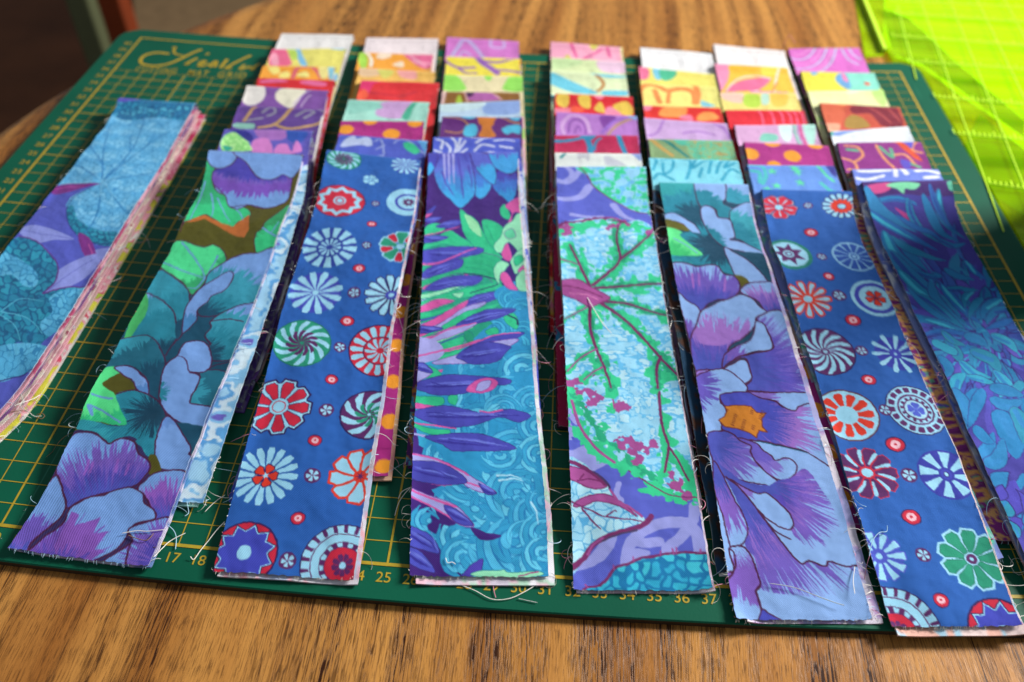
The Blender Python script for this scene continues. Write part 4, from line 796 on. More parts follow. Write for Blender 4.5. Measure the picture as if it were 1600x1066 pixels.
('l','a3a4e6',.3,((-.47,10.49),(.97,10.05),(2.44,9.34)),.8),
('l','d455a4',.12,((-.45,10.78),(.97,10.28),(2.14,9.67)),.8),
('l','d455a4',.3,((-.44,11.08),(.98,10.65),(2.44,9.95)),.8),
('l','4244b0',.12,((-.43,11.36),(.98,10.87),(2.14,10.27)),.8),
('l','93e6bb',.3,((-.41,11.66),(.99,11.23),(2.43,10.55)),.8),
('l','a3a4e6',.12,((-.4,11.93),(.99,11.45),(2.13,10.86)),.8),
('l','a3a4e6',.3,((-.39,12.23),(1,11.81),(2.42,11.13)),.8),
('l','d455a4',.12,((-.38,12.49),(1,12.02),(2.13,11.44)),.8),
('l','2abf88',.3,((-.36,12.78),(1,12.37),(2.41,11.71)),.8),
('l','4244b0',.12,((-.35,13.05),(1.01,12.58),(2.12,12.01)),.8),
('l','a3a4e6',.3,((-.34,13.33),(1.01,12.92),(2.39,12.27)),.8),
('l','a3a4e6',.12,((-.33,13.59),(1.01,13.13),(2.11,12.57)),.8),
('l','d455a4',.3,((-.32,13.87),(1.02,13.47),(2.39,12.83)),.8),
('l','d455a4',.12,((-.3,14.12),(1.02,13.67),(2.11,13.12)),.8),
('l','93e6bb',.3,((-.29,14.4),(1.03,14),(2.38,13.37)),.8),
('l','4244b0',.12,((-.28,14.65),(1.03,14.2),(2.1,13.66)),.8),
('l','a3a4e6',.3,((-.27,14.92),(1.04,14.53),(2.37,13.91)),.8),
('l','a3a4e6',.12,((-.25,15.16),(1.05,14.72),(2.11,14.19)),.8),
('l','2abf88',.3,((-.24,15.43),(1.06,15.04),(2.37,14.43)),.8),
('l','d455a4',.12,((-.23,15.67),(1.06,15.23),(2.11,14.71)),.8),
('p','d455a4',((-.06,5.96),(.14,5.46),(.4,5.38),(.2,5.8)),'7a3a9a',.025,1),
('p','4244b0',((.03,5.46),(.54,4.78),(.35,5.46)),'2a2470',.025,1),
('p','4244b0',((.05,5.96),(.89,5.81),(.38,6.39),(.01,6.3)),'2a2470',.025,1),
('l','5c66d0',.13,((.14,6.13),(.44,5.97),(.75,5.9)),2),
('l','302c94',.1,((.1,6.3),(.41,6.23),(.71,6.02)),2),
('l','6a78da',.06,((.27,6.25),(.54,6.09),(.8,5.97)),2),
('p','2abf88',((-.01,7.03),(.23,6.55),(.64,6.36),(1.11,6.68),(.76,7.15),(.05,7.4)),'1a7a80',.025,1),
('p','4244b0',((.59,6.67),(1,6.28),(1.42,6.02),(1.92,6.13),(1.58,6.65),(1.11,6.78)),'2a2470',.025,1),
('l','5c66d0',.13,((.79,6.47),(1.25,6.27),(1.72,6.21)),2),
('l','302c94',.1,((.73,6.64),(1.19,6.54),(1.66,6.33)),2),
('l','6a78da',.06,((.99,6.59),(1.39,6.39),(1.79,6.28)),2),
('p','2abf88',((-.06,8.51),(.22,7.82),(.71,7.4),(1.32,6.97),(1.84,7.39),(2.5,8.08),(1.95,8.28),(1.13,8),(.53,8.17)),'1a7a80',.025,1),
('l','d455a4',.09,((.05,7.42),(.76,7.15),(1.76,6.62)),.3),
('p','4244b0',((-.1,7.54),(.61,7.38),(1.25,7.48),(.67,7.83),(-.08,7.98)),'2a2470',.025,1),
('l','5c66d0',.13,((.1,7.51),(.57,7.52),(1.05,7.51)),2),
('l','302c94',.1,((.04,7.65),(.51,7.74),(.98,7.61)),2),
('l','6a78da',.06,((.31,7.61),(.71,7.62),(1.11,7.57)),2),
('p','2abf88',((1.83,5.11),(2.18,5.46),(2.7,6.01),(3.08,7.15),(3.66,8.41),(4,8.99),(3.35,8.75),(2.65,8.2),(2.2,7.56),(1.94,6.66)),'1a7a80',.025,1),
('p','8fdca8',((2.1,5.46),(2.73,6.18),(2.95,7.41),(2.51,6.99),(2.24,6.33)),None,.06,1),
('p','2abf88',((3,6.15),(3.42,6.07),(4.05,6.69),(3.95,7.45),(3.71,8.48),(3.18,7.51)),'1a7a80',.025,1),
('l','1c9c78',.05,((3.2,6.51),(3.49,7.44),(3.72,8.28)),0),
('p','24b07e',((1.85,9.2),(2.65,8.61),(3.35,8.68),(3.85,8.96),(4.02,9.63),(3.63,10.66),(3.02,10.17),(1.95,10),(1.07,10.28),(.03,11.01),(-.08,10.63),(1.07,9.92)),'7a3a9a',.025,1),
('l','1c9c78',.06,((2.05,9.34),(2.94,9.35),(3.62,9.75)),.4),
('l','1c9c78',.06,((2.14,9.61),(2.93,9.75),(3.61,10.14)),.4),
('l','1c9c78',.06,((2.85,8.81),(3.44,9.09),(3.83,9.49)),.4),
('p','4244b0',((-.1,8.71),(.63,8.31),(1.64,8.16),(2.45,8.15),(3.04,8.3),(2.85,8.68),(2.1,8.89),(1.65,9.1),(.86,9.49),(-.08,9.45)),'2a2470',.025,1),
('l','5c66d0',.13,((.36,8.65),(1.46,8.6),(2.56,8.45)),2),
('l','302c94',.1,((.21,8.78),(1.3,8.82),(2.4,8.55)),2),
('l','6a78da',.06,((.83,8.75),(1.77,8.7),(2.72,8.51)),2),
('l','d455a4',.13,((-.02,9.53),(.86,9.33),(1.65,8.83),(2.65,8.24)),.5),
('p','4244b0',((.01,10.4),(.28,9.72),(1.15,9.28),(1.97,9.07),(1.87,9.63),(1.07,10.02)),'2a2470',.025,1),
('l','5c66d0',.13,((.29,10.01),(.97,9.57),(1.67,9.31)),2),
('l','302c94',.1,((.2,10.14),(.88,9.78),(1.57,9.4)),2),
('l','6a78da',.06,((.59,10.11),(1.17,9.66),(1.77,9.37)),2),
('p','d455a4',((-.01,11.07),(.31,10.76),(1,10.46),(.51,10.95)),'7a3a9a',.025,1),
('p','4244b0',((.18,11.04),(.88,10.4),(1.95,10.13),(2.94,10.24),(2.54,10.74),(1.46,10.92),(.7,11.17)),'2a2470',.025,1),
('l','5c66d0',.13,((.58,10.8),(1.54,10.55),(2.52,10.4)),2),
('l','302c94',.1,((.45,10.93),(1.41,10.75),(2.38,10.49)),2),
('l','6a78da',.06,((.99,10.9),(1.82,10.64),(2.66,10.45)),2),
('p','2abf88',((-.03,11.89),(1.18,11.3),(2.62,10.8),(3.64,10.56),(3.87,10.85),(2.84,11.31),(1.65,11.71),(-.02,12.16)),'1a7a80',.025,1),
('l','1c2058',.07,((2.04,10),(2.92,10.14),(3.64,10.43),(3.58,10.72),(2.32,11.26)),.3),
('l','1c2058',.07,((3.88,10.66),(4.32,11.24),(3.64,11.54)),.3),
('p','93e6bb',((1.46,11.38),(1.99,11.25),(1.84,11.59)),'1a7a80',.025,1),
('p','4244b0',((2.01,12.05),(2.49,11.43),(3.1,11.23),(3.84,11.07),(3.56,11.62),(2.89,11.93)),'2a2470',.025,1),
('l','5c66d0',.13,((2.28,11.76),(2.91,11.44),(3.55,11.25)),2),
('l','302c94',.1,((2.19,11.89),(2.82,11.64),(3.46,11.34)),2),
('l','6a78da',.06,((2.54,11.85),(3.09,11.53),(3.64,11.3)),2),
('p','d455a4',((-.03,12.52),(-.02,12.19),(.71,11.67),(1.58,11.77),(1,12.04)),'7a3a9a',.025,1),
('p','2a94cc',((3.77,10.85),(5.52,10.68),(5.71,15.4),(1.68,15.5),(2.74,13.7),(4.05,12.64),(4.48,11.8),(3.54,11.6)),None,.06,1),
('curl',(4.49,11.55),.62,2.6),
('curl',(4.81,12.41),.66,3.6),
('curl',(3.98,14.51),.7,.5),
('curl',(4.71,13.94),.7,4),
('curl',(3.28,13.64),.73,5),
('p','d455a4',((-.02,13.27),(.91,12.62),(2.17,11.75),(1.95,12.27),(1.06,12.98),(.38,13.31)),'7a3a9a',.025,1),
('p','a3a4e6',((.66,13.36),(1.47,12.65),(2.14,12.12),(3.06,11.88),(1.65,13.01)),'7a3a9a',.025,1),
('p','2abf88',((-.04,13.97),(.75,13.45),(1.93,12.53),(2.77,12.18),(3.72,11.91),(2.62,12.78),(1.31,13.36)),'1a7a80',.025,1),
('p','4244b0',((-.12,13.27),(.56,13.25),(1.06,13.4),(.39,13.65),(-.1,13.66)),'2a2470',.025,1),
('l','5c66d0',.13,((.06,13.29),(.47,13.34),(.89,13.39)),2),
('l','302c94',.1,((.01,13.41),(.42,13.53),(.83,13.47)),2),
('l','6a78da',.06,((.24,13.38),(.59,13.43),(.95,13.43)),2),
('p','4244b0',((1.63,13.25),(2.39,12.63),(3.33,12.25),(4.45,12.26),(3.72,12.79),(2.75,13.14)),'2a2470',.025,1),
('l','5c66d0',.13,((2.05,12.95),(3.02,12.61),(4.01,12.43)),2),
('l','302c94',.1,((1.91,13.07),(2.88,12.8),(3.87,12.52)),2),
('l','6a78da',.06,((2.46,13.04),(3.3,12.7),(4.15,12.48)),2),
('p','2abf88',((3.86,12.76),(4.33,12.53),(4.53,13.12),(4.37,13.53),(4.02,13.24)),'1a7a80',.025,1),
('l','1c2058',.08,((4.05,12.64),(4.41,12.89),(4.48,13.24)),0),
('p','a3a4e6',((-.03,14.38),(1.2,13.46),(2.61,13.11),(1.97,13.6),(.94,14.06)),'7a3a9a',.025,1),
('l','d455a4',.06,((-.03,14.38),(1.2,13.52),(2.56,13.11)),0),
('p','1c9c78',((2.01,13.58),(2.37,13.7),(2.42,14.22),(2.11,14.16)),'1a7a80',.025,1),
('p','2abf88',((3.01,13.58),(3.47,13.41),(3.55,13.76),(3.09,13.87)),'1a7a80',.025,1),
('p','2abf88',((-.05,14.88),(.95,14.27),(1.97,13.9),(1.84,14.38),(.78,14.74)),'1a7a80',.025,1),
('p','4244b0',((1.65,15.08),(2.2,14.5),(3,14.02),(4.72,13.71),(3.98,14.39),(3.54,14.86),(2.81,15.34)),'2a2470',.025,1),
('l','5c66d0',.13,((2.1,14.79),(3.17,14.46),(4.25,14.06)),2),
('l','302c94',.1,((1.95,14.9),(3.01,14.64),(4.09,14.14)),2),
('l','6a78da',.06,((2.55,14.87),(3.47,14.54),(4.4,14.11)),2),
('l','d455a4',.08,((-.08,15.07),(1.93,14.5),(3.45,13.88),(4.54,13.73)),.3),
('p','2abf88',((3.98,5.19),(4.26,4.76),(4.54,5.87),(4.32,6.07),(4.07,5.78)),'1a7a80',.025,1),
('p','d455a4',((4.29,4.85),(5.1,4.25),(5.25,5.55),(4.72,5.54),(4.51,6.45),(4.36,6.37),(4.61,5.54)),'7a3a9a',.025,1),
('p','93e6bb',((3.57,8.03),(3.9,7.52),(4.14,6.69),(4.58,6.24),(4.95,5.63),(5.66,5.89),(5.49,8.43),(5.05,8.97),(4.59,8.15),(4.29,7.87),(4.06,8.55),(3.71,8.55)),'1a7a80',.025,1),
('p','5fd6a6',((4.12,7.17),(4.55,6.86),(4.72,7.46),(4.31,7.59)),'7a3a9a',.025,1),
('p','d455a4',((4.08,8.14),(4.29,7.94),(4.45,8.96),(4.19,9.16),(3.95,8.76)),'7a3a9a',.025,1),
('p','93e6bb',((4.39,9.1),(4.88,8.43),(5.48,8.57),(5.42,9.51),(5.02,9.5),(4.59,10.02),(4.42,9.5)),'1a7a80',.025,1),
('p','2abf88',((4.55,8.97),(4.86,8.77),(5.04,9.11),(4.62,9.5)),'1a7a80',.025,1),
('p','d455a4',((3.86,9.82),(4.2,10.02),(4.46,10.67),(4.62,11.05),(4.15,10.92),(3.81,10.34)),'7a3a9a',.025,1),
('p','93e6bb',((3.53,9.62),(3.84,9.16),(4.28,9.36),(4.06,9.76),(3.81,10.02),(3.73,10.66),(3.53,10.14)),'1a7a80',.025,1),
('p','d455a4',((4.71,9.76),(5.02,9.5),(5.1,9.83),(4.79,9.96)),'7a3a9a',.025,1),
('p','93e6bb',((4.58,10.28),(5,9.77),(5.47,10.16),(5.3,11.06),(4.67,11.08)),'1a7a80',.025,1),
('p','a3a4e6',((-.94,14.11),(.56,13.98),(1.12,14.81),(.2,15.61),(-.84,15.74)),None,.06,1),
('p','2b9fcc',((-.23,15.48),(3.79,15.22),(4.68,18.27),(4.12,20.58),(1.69,20.25),(-.23,19.22),(-.35,17.03)),None,.06,1),
('l','d455a4',.2,((-.5,16.26),(.63,15.88),(1.67,15.62)),.5),
('l','a3a4e6',.24,((-.41,17.6),(.88,17.35),(2,17.35)),.5),
('l','2abf88',.3,((-.43,17.35),(.68,17.31),(1.69,17.22)),.5),
('p','3a1c74',((-.61,19.22),(.03,18.63),(.58,21.25),(1.94,22.93),(2.72,25.25),(5.35,25.04),(5.33,25.61),(-.39,25.67)),None,.06,1),
('p','2492c8',((1.05,16.01),(1.66,15.22),(6.57,15.23),(5.7,24.94),(3.95,24.73),(2.55,24.5),(1.67,23.93),(1.58,23.13),(1.04,22.1),(.77,21.46),(1.96,21.24),(1.22,20.36),(.46,19.91),(.55,19.45)),None,.06,1),
('curl',(4.44,14.82),.85,.5,'52bfe6','2fa0d0','1c78b6',0),
('curl',(4.82,16.02),.95,3.6,'60c8ea','2a98ca','1c78b6',1),
('curl',(2.93,15.88),.88,4.1,'48b4e0','2fa0d0','1c78b6',2),
('curl',(2,17.35),.92,.8,'52bfe6','2a98ca','1c78b6',3),
('curl',(2.91,17.54),.92,4.6,'60c8ea','2fa0d0','1c78b6',4),
('curl',(4.14,17.19),1.03,3.3,'48b4e0','2a98ca','1c78b6',5),
('curl',(4.72,17.66),.52,1,'52bfe6','2fa0d0','1c78b6',6),
('curl',(1.22,19.97),.64,2,'60c8ea','2a98ca','1c78b6',7),
('curl',(1.99,18.81),.77,5,'48b4e0','2fa0d0','1c78b6',8),
('curl',(2.87,18.86),1.01,3.5,'52bfe6','2a98ca','1c78b6',9),
('curl',(4.09,18.92),1.12,5.2,'60c8ea','2fa0d0','1c78b6',10),
('curl',(4.8,19.21),.75,3,'48b4e0','2a98ca','1c78b6',11),
('curl',(2.15,20.81),1.09,1.2,'52bfe6','2fa0d0','1c78b6',12),
('curl',(3,20.58),1.22,1,'60c8ea','2a98ca','1c78b6',13),
('curl',(4.14,20.24),.99,4.2,'48b4e0','2fa0d0','1c78b6',14),
('curl',(4.76,20.24),.92,2.6,'52bfe6','2a98ca','1c78b6',15),
('curl',(5,21.23),.98,3,'60c8ea','2fa0d0','1c78b6',16),
('curl',(1.41,21.89),.83,1.5,'48b4e0','2a98ca','1c78b6',17),
('curl',(2.22,22.1),1.3,.9,'52bfe6','2fa0d0','1c78b6',18),
('curl',(3.32,21.88),1.43,.6,'60c8ea','2a98ca','1c78b6',19),
('curl',(4.32,21.88),1.07,3.4,'48b4e0','2fa0d0','1c78b6',20),
('curl',(2.57,22.92),1.29,.8,'52bfe6','2a98ca','1c78b6',21),
('curl',(3.64,22.91),1.29,.9,'60c8ea','2fa0d0','1c78b6',22),
('curl',(4.91,22.7),.94,2.9,'48b4e0','2a98ca','1c78b6',23),
('curl',(.92,22.88),.81,2.4,'52bfe6','2fa0d0','1c78b6',24),
('curl',(2.03,23.53),.81,2.2,'60c8ea','2a98ca','1c78b6',25),
('curl',(2.91,23.82),1.26,1.2,'48b4e0','2fa0d0','1c78b6',26),
('curl',(2.11,24.5),.69,3,'52bfe6','2a98ca','1c78b6',27),
('curl',(3.17,24.4),.81,1.4,'60c8ea','2fa0d0','1c78b6',28),
('curl',(4.24,23.86),1.33,2.8,'48b4e0','2a98ca','1c78b6',29),
('curl',(4.33,23.71),.57,4.4,'52bfe6','2fa0d0','1c78b6',30),
('curl',(4.31,24.68),.69,1.3,'60c8ea','2a98ca','1c78b6',31),
('curl',(5.12,17.66),.79,3.4,'48b4e0','2fa0d0','1c78b6',32),
('curl',(5.29,18.63),.77,2.9,'52bfe6','2a98ca','1c78b6',33),
('curl',(5.2,20.02),.75,3.2,'60c8ea','2fa0d0','1c78b6',34),
('curl',(5.22,22.08),.7,2.6,'48b4e0','2a98ca','1c78b6',35),
('curl',(5.14,23.51),.82,3.1,'52bfe6','2fa0d0','1c78b6',36),
('curl',(5.02,24.29),.69,2.8,'60c8ea','2a98ca','1c78b6',37),
('curl',(3.69,18.03),.65,4.5,'48b4e0','2fa0d0','1c78b6',38),
('curl',(3.31,19.79),.74,.9,'52bfe6','2a98ca','1c78b6',39),
('l','a8def4',.1,((3.34,21.24),(3.88,21.15),(4.26,21.24)),.7),
('l','a8def4',.1,((3.26,21.02),(3.8,21),(4.18,21.15)),.7),
('l','a8def4',.1,((4.48,22.19),(4.67,22.57),(4.71,23.11)),.7),
('p','3a1c74',((.91,22.52),(1.32,22.72),(1.67,23.13),(1.23,23.18)),None,.06,1),
('p','3a1c74',((2.21,23.28),(2.83,23.52),(3.36,23.62),(2.91,23.84),(2.47,23.72)),None,.06,1),
('p','3a1c74',((1.68,21.24),(1.13,21.48),(.68,21.68),(.13,21.47),(-.06,21.25),(.58,21.41)),None,.06,1),
('p','2abf88',((-.24,17.16),(.47,17.1),(1.13,17.22),(1.11,17.6),(-.02,17.53)),'1a7a80',.025,1),
('p','2abf88',((.09,15.61),(.51,15.48),(1.05,16.01),(-.09,16.14)),'1a7a80',.025,1),
('p','2abf88',((1.39,17.16),(1.74,17.1),(1.69,17.6),(1.44,17.53)),'1a7a80',.025,1),
('p','a3a4e6',((-.36,16),(.1,15.74),(.63,15.88),(-.08,16.39)),'7a3a9a',.025,1),
('p','4244b0',((-.13,15.41),(.29,15.34),(.68,15.88),(.1,15.74)),'2a2470',.025,1),
('l','5c66d0',.13,((-.01,15.43),(.27,15.47),(.56,15.71)),2),
('l','302c94',.1,((-.04,15.56),(.24,15.69),(.52,15.8)),2),
('l','6a78da',.06,((.11,15.52),(.35,15.57),(.6,15.76)),2),
('p','d455a4',((-.2,17.78),(.03,17.47),(1.4,17.81),(.49,17.76)),'7a3a9a',.025,1),
('p','a3a4e6',((.61,15.35),(1.55,14.95),(2.73,14.41),(4.47,14.14),(2.94,15.22),(1.67,15.42)),'7a3a9a',.025,1),
('p','4244b0',((1.66,15.01),(2.19,14.54),(3.06,14.27),(4.08,14.55),(3.93,14.82),(3.47,15.38),(2.51,15.51),(1.98,15.24)),'2a2470',.025,1),
('l','5c66d0',.13,((2.02,14.9),(2.86,14.8),(3.71,14.68)),2),
('l','302c94',.1,((1.9,15.04),(2.74,15.01),(3.58,14.77)),2),
('l','6a78da',.06,((2.38,15),(3.1,14.89),(3.83,14.73)),2),
('l','d455a4',.1,((-.25,15.01),(1.22,14.61),(2.73,14.13)),.2),
('p','4244b0',((-.17,16.55),(.64,16.14),(1.67,16.01),(2.72,16.14),(4.02,16.38),(3.75,16.68),(2.92,16.59),(2.22,16.99),(1.18,17.11),(.46,16.93)),'2a2470',.025,1),
('l','5c66d0',.13,((.45,16.49),(1.91,16.44),(3.38,16.42)),2),
('l','302c94',.1,((.25,16.61),(1.71,16.64),(3.17,16.51)),2),
('l','6a78da',.06,((1.08,16.58),(2.33,16.53),(3.59,16.47)),2),
('p','d455a4',((2.15,16.93),(2.49,16.4),(3.13,16.25),(3.49,16.53),(3.02,17.01)),'7a3a9a',.025,1),
('p','a3a4e6',((2.56,16.91),(2.72,16.46),(3.18,16.4),(3.02,16.85)),'7a3a9a',.025,1),
('p','4244b0',((-.09,18.05),(.69,17.66),(1.7,17.72),(2.69,18.03),(3.3,17.96),(4.1,17.88),(4.79,18.15),(4.26,18.48),(3.48,18.27),(2.68,18.58),(1.7,18.77),(.72,18.53)),'2a2470',.025,1),
('l','5c66d0',.13,((.64,18.05),(2.35,18.07),(4.05,18.12)),2),
('l','302c94',.1,((.4,18.17),(2.1,18.26),(3.8,18.21)),2),
('l','6a78da',.06,((1.37,18.13),(2.83,18.15),(4.29,18.17)),2),
('l','d455a4',.08,((2.7,17.95),(3.09,18.03),(3.62,17.93)),0),
('l','d455a4',.1,((-.17,18.51),(.72,18.63),(1.7,18.82)),.4),
('p','2abf88',((-.17,18.49),(.72,18.81),(1.43,18.87),(1.33,19.2),(.44,19.01)),'1a7a80',.025,1),
('l','a3a4e6',.14,((-.24,19.04),(.54,19.22),(1.31,19.57)),.3),
('p','4244b0',((.46,19.22),(1.31,19.08),(2.18,19.03),(2.96,19.15),(3.62,19.42),(4.08,19.73),(3.4,19.87),(2.45,19.92),(1.6,19.91),(1.12,19.59)),'2a2470',.025,1),
('l','5c66d0',.13,((1.01,19.29),(2.28,19.39),(3.55,19.59)),2),
('l','302c94',.1,((.83,19.4),(2.1,19.58),(3.36,19.67)),2),
('l','6a78da',.06,((1.56,19.37),(2.64,19.47),(3.73,19.64)),2),
('p','a3a4e6',((-.19,20.09),(.75,20.17),(1.69,20.67),(2.42,21.19),(3.18,21.74),(2.82,21.82),(2.05,21.51),(1.13,20.59),(-.18,20.5)),'7a3a9a',.025,1),
('l','d455a4',.07,((-.19,20.09),(.75,20.23),(1.69,20.72),(2.15,21.03)),0),
('l','d455a4',.07,((.21,21.25),(1.22,21.46),(2.05,21.37),(2.6,21.56)),0),
('p','4244b0',((-.22,20.56),(.38,20.37),(1.13,20.48),(1.78,20.89),(2.1,21.35),(1.41,21.46),(.58,21.36),(-.2,21.09)),'2a2470',.025,1),
('l','5c66d0',.13,((.13,20.68),(.94,20.85),(1.75,21.14)),2),
('l','302c94',.1,((.02,20.79),(.83,21.02),(1.64,21.21)),2),
('l','6a78da',.06,((.48,20.76),(1.18,20.92),(1.87,21.18)),2),
('p','4244b0',((2.55,21.4),(3.21,21.8),(2.82,21.85)),'2a2470',.025,1),
('l','5c66d0',.13,((2.65,21.48),(2.88,21.59),(3.11,21.71)),2),
('l','302c94',.1,((2.62,21.58),(2.84,21.76),(3.08,21.79)),2),
('l','6a78da',.06,((2.75,21.55),(2.95,21.66),(3.14,21.76)),2),
('p','a3a4e6',((-.19,21.58),(.77,21.95),(1.68,22.36),(2.34,23.21),(1.76,23.15),(.78,22.37),(-.18,21.95)),'7a3a9a',.025,1),
('l','d455a4',.09,((-.19,21.63),(.77,22.05),(1.68,22.41)),0),
('l','d455a4',.07,((-.13,21.92),(.78,22.4),(1.85,23.15)),0),
('p','4244b0',((1.23,22.34),(1.85,22.62),(2.31,23.21),(1.63,23.05)),'2a2470',.025,1),
('l','5c66d0',.13,((1.39,22.5),(1.77,22.71),(2.15,23)),2),
('l','302c94',.1,((1.34,22.6),(1.72,22.88),(2.1,23.07)),2),
('l','6a78da',.06,((1.56,22.57),(1.88,22.79),(2.21,23.04)),2),
('p','4a50c4',((-.19,23.24),(.43,23.42),(.84,23.74),(1.08,24.34),(.53,24.23),(-.17,23.94)),'2a2470',.025,1),
('l','5c66d0',.13,((0,23.46),(.45,23.73),(.89,24.08)),2),
('l','302c94',.1,((-.06,23.56),(.39,23.89),(.83,24.15)),2),
('l','6a78da',.06,((.19,23.52),(.57,23.8),(.95,24.12)),2),
('p','4a50c4',((-.17,24.09),(.45,24.33),(.94,25.04),(.37,24.92),(-.16,24.57)),'2a2470',.025,1),
('l','5c66d0',.13,((-0,24.27),(.38,24.5),(.77,24.81)),2),
('l','302c94',.1,((-.06,24.36),(.33,24.66),(.72,24.87)),2),
('l','6a78da',.06,((.16,24.33),(.49,24.57),(.83,24.84)),2),
('p','4a3cb0',((1.9,25.28),(2.2,24.79),(2.66,24.58),(2.46,25.18)),'2a2470',.025,1),
('p','93e6bb',((2.33,25.24),(2.48,24.99),(2.99,24.97),(3.43,24.95),(3.6,25.04),(4.65,24.98),(4.82,25.14),(4.29,25.28)),'1a7a80',.025,1),
('l','a83a80',.06,((3.95,25.24),(4.3,25.1),(4.65,25.01)),0),
('l','6a88e0',.03,((.79,23.49),(.93,24.03),(1.04,24.27)),0),
('l','33309a',.06,((.65,16.4),(1.27,16.59),(1.99,16.59)),.5),
('l','33309a',.06,((.5,17.96),(1.5,18.09),(2.39,18.27)),.5),
('l','33309a',.06,((1.41,19.34),(2.18,19.45),(3.03,19.62)),.5),
('l','33309a',.06,((.39,20.7),(.94,20.81),(1.59,21.19)),.5),
('l','33309a',.06,((4.29,18.15),(3.69,18.17),(3.29,18.12)),.5),
('l','33309a',.06,((.26,23.54),(.7,23.84),(.93,24.22)),.5),
('l','33309a',.06,((2.19,14.95),(2.72,15.09),(3.48,14.82)),.5),
)),
'c5':('545fc8',(
('l','979de4',.5,((-.36,2.75),(.46,2.94),(1.28,2.65),(1.77,1.76)),-.3),
('l','979de4',.35,((-.34,.94),(.6,1.35),(1.33,.32)),0),
('l','979de4',.3,((.76,4.37),(1.55,4.55),(2.36,4.46)),.4),
('l','979de4',.4,((3,3.43),(3.4,4.37),(3.93,4.83)),.4),
('l','979de4',.3,((.5,-.11),(.85,.73),(.37,1.35)),0),
('b',((1.22,-.11),(5.41,-.11),(5.13,4.28),(4.74,4.19),(4.23,4.09),(3.57,3.56),(2.8,2.75),(2.03,1.8),(1.73,.94)),('2ecb8e','98d8f6','62bcec'),(.5,.6),3.6,5,1,(1,1)),
('l','742560',.07,((1.22,-.07),(1.73,.94),(2.03,1.8),(2.8,2.75),(3.57,3.56),(4.23,4.09),(4.91,4.2)),0),
('e','8fd0f4',(2.87,.73),.3,None,None,.05),
('e','8fd0f4',(3.56,1.35),.33,None,None,.05),
('e','8fd0f4',(3.88,2.36),.32,None,None,.05),
('e','8fd0f4',(2.48,1.76),.15,None,None,.05),
('e','8fd0f4',(3.06,2.16),.14,None,None,.05),
('e','8fd0f4',(4.19,.53),.4,None,None,.05),
('e','8fd0f4',(4.4,3.33),.2,None,None,.05),
('e','8fd0f4',(2.16,.53),.15,None,None,.05),
('l','979de4',.45,((-.12,15.72),(.04,16.55),(.4,17.24)),0),
('p','979de4',((-.21,18.48),(.06,18.69),(.54,18.47),(1.11,18.36),(1.36,18.8),(1.62,19.12),(1.51,19.33),(.76,19.65),(-.23,19.45)),None,.06,1),
('p','979de4',((-.18,17.13),(.1,17.36),(.27,18.14),(-.2,18.04)),None,.06,1),
('l','979de4',.22,((1.9,20.22),(1.78,20.68),(1.94,20.98)),0),
('l','979de4',.5,((1.92,23.63),(2.1,22.9),(2.62,22.29),(3.52,21.9),(4.39,21.93)),-.2),
('l','979de4',.42,((4.75,21.22),(4.58,21.85),(4.06,22.52),(3.49,22.99),(3.73,23.17)),0),
('l','979de4',.5,((4.47,22),(4.7,22.52),(4.7,23.17)),0),
('l','979de4',.4,((2.33,22.67),(2.75,22.76),(3.22,22.69)),0),
('p','979de4',((1.84,23.59),(2.09,23.09),(2.56,22.99),(2.88,23.18),(2.17,23.63)),None,.06,1),
('p','979de4',((.01,23.75),(.69,23.18),(1.14,22.63),(1.66,22.44),(1.55,22.9),(1.1,23.46),(.5,23.75)),None,.06,1),
('p','4a56c0',((.13,18.03),(.55,18.14),(.26,18.31)),None,.06,1),
('l','4650b8',.03,((1.46,23),(1.7,23.18),(1.64,22.81)),0),
('b',((-.42,5.55),(-.02,5.46),(.62,4.92),(1.77,4.65),(2.92,4.65),(3.46,5.05),(4.27,4.83),(5,5.46),(5.91,7.19),(6.29,21.06),(4.9,20.82),(4.28,20.73),(3.51,20.42),(2.83,20.01),(2.28,19.56),(1.74,19.03),(1.19,18.6),(.65,18.05),(.33,17.07),(.02,15.72),(-.51,15.35)),('98d8f6','62bcec','b4e4f6'),(.48,.64),3.3,3,1,(.7,1.3)),
('l','742560',.08,((4.9,20.82),(4.28,20.73),(3.51,20.42),(2.83,20.01),(2.28,19.56),(1.74,19.03),(1.19,18.6),(.65,18.05),(.33,17.07),(.02,15.72),(-.51,15.35)),0),
('n','2ecb8e',.55,((-.11,15.35),(.17,15.84),(.5,17.19),(.79,18.03),(1.33,18.6),(1.85,19.07),(2.37,19.56),(2.92,19.98),(3.61,20.37),(4.29,20.67),(4.99,20.75)),2,3.4),
('n','1fa57c',.22,((.16,15.96),(.71,16.67),(1.41,18.03),(2.21,18.69),(2.44,19.22),(3.21,19.85),(3.63,20.16)),5,5),
('n','2ecb8e',.42,((4.09,14.61),(3.98,16.19),(3.95,17.58),(4.06,18.46),(3.78,19.64)),7,3.4),
('n','2ecb8e',.42,((4.06,18.46),(4.4,19.11),(4.72,20.16)),8,3.4),
('n','2ecb8e',.42,((1.6,16.55),(2.18,16.66),(2.41,17.35),(1.72,17.58)),9,3.4),
('n','2ecb8e',.42,((5.04,19.85),(4.58,20.47),(4.2,20.67)),10,3.4),
('n','2b9ede',.3,((5.01,14.6),(5.15,16.42),(5.19,18.13)),3,4),
('b',((2.29,15.35),(3.8,15.35),(3.7,17.91),(2.82,18.14),(2.11,17.47)),('98d8f6','62bcec','b4e4f6'),(.52,.64),4,9,1,(1,1)),
('n','a24a92',.3,((.57,15.72),(1.06,15.84),(1.28,16.19),(.93,16.31)),20,5),
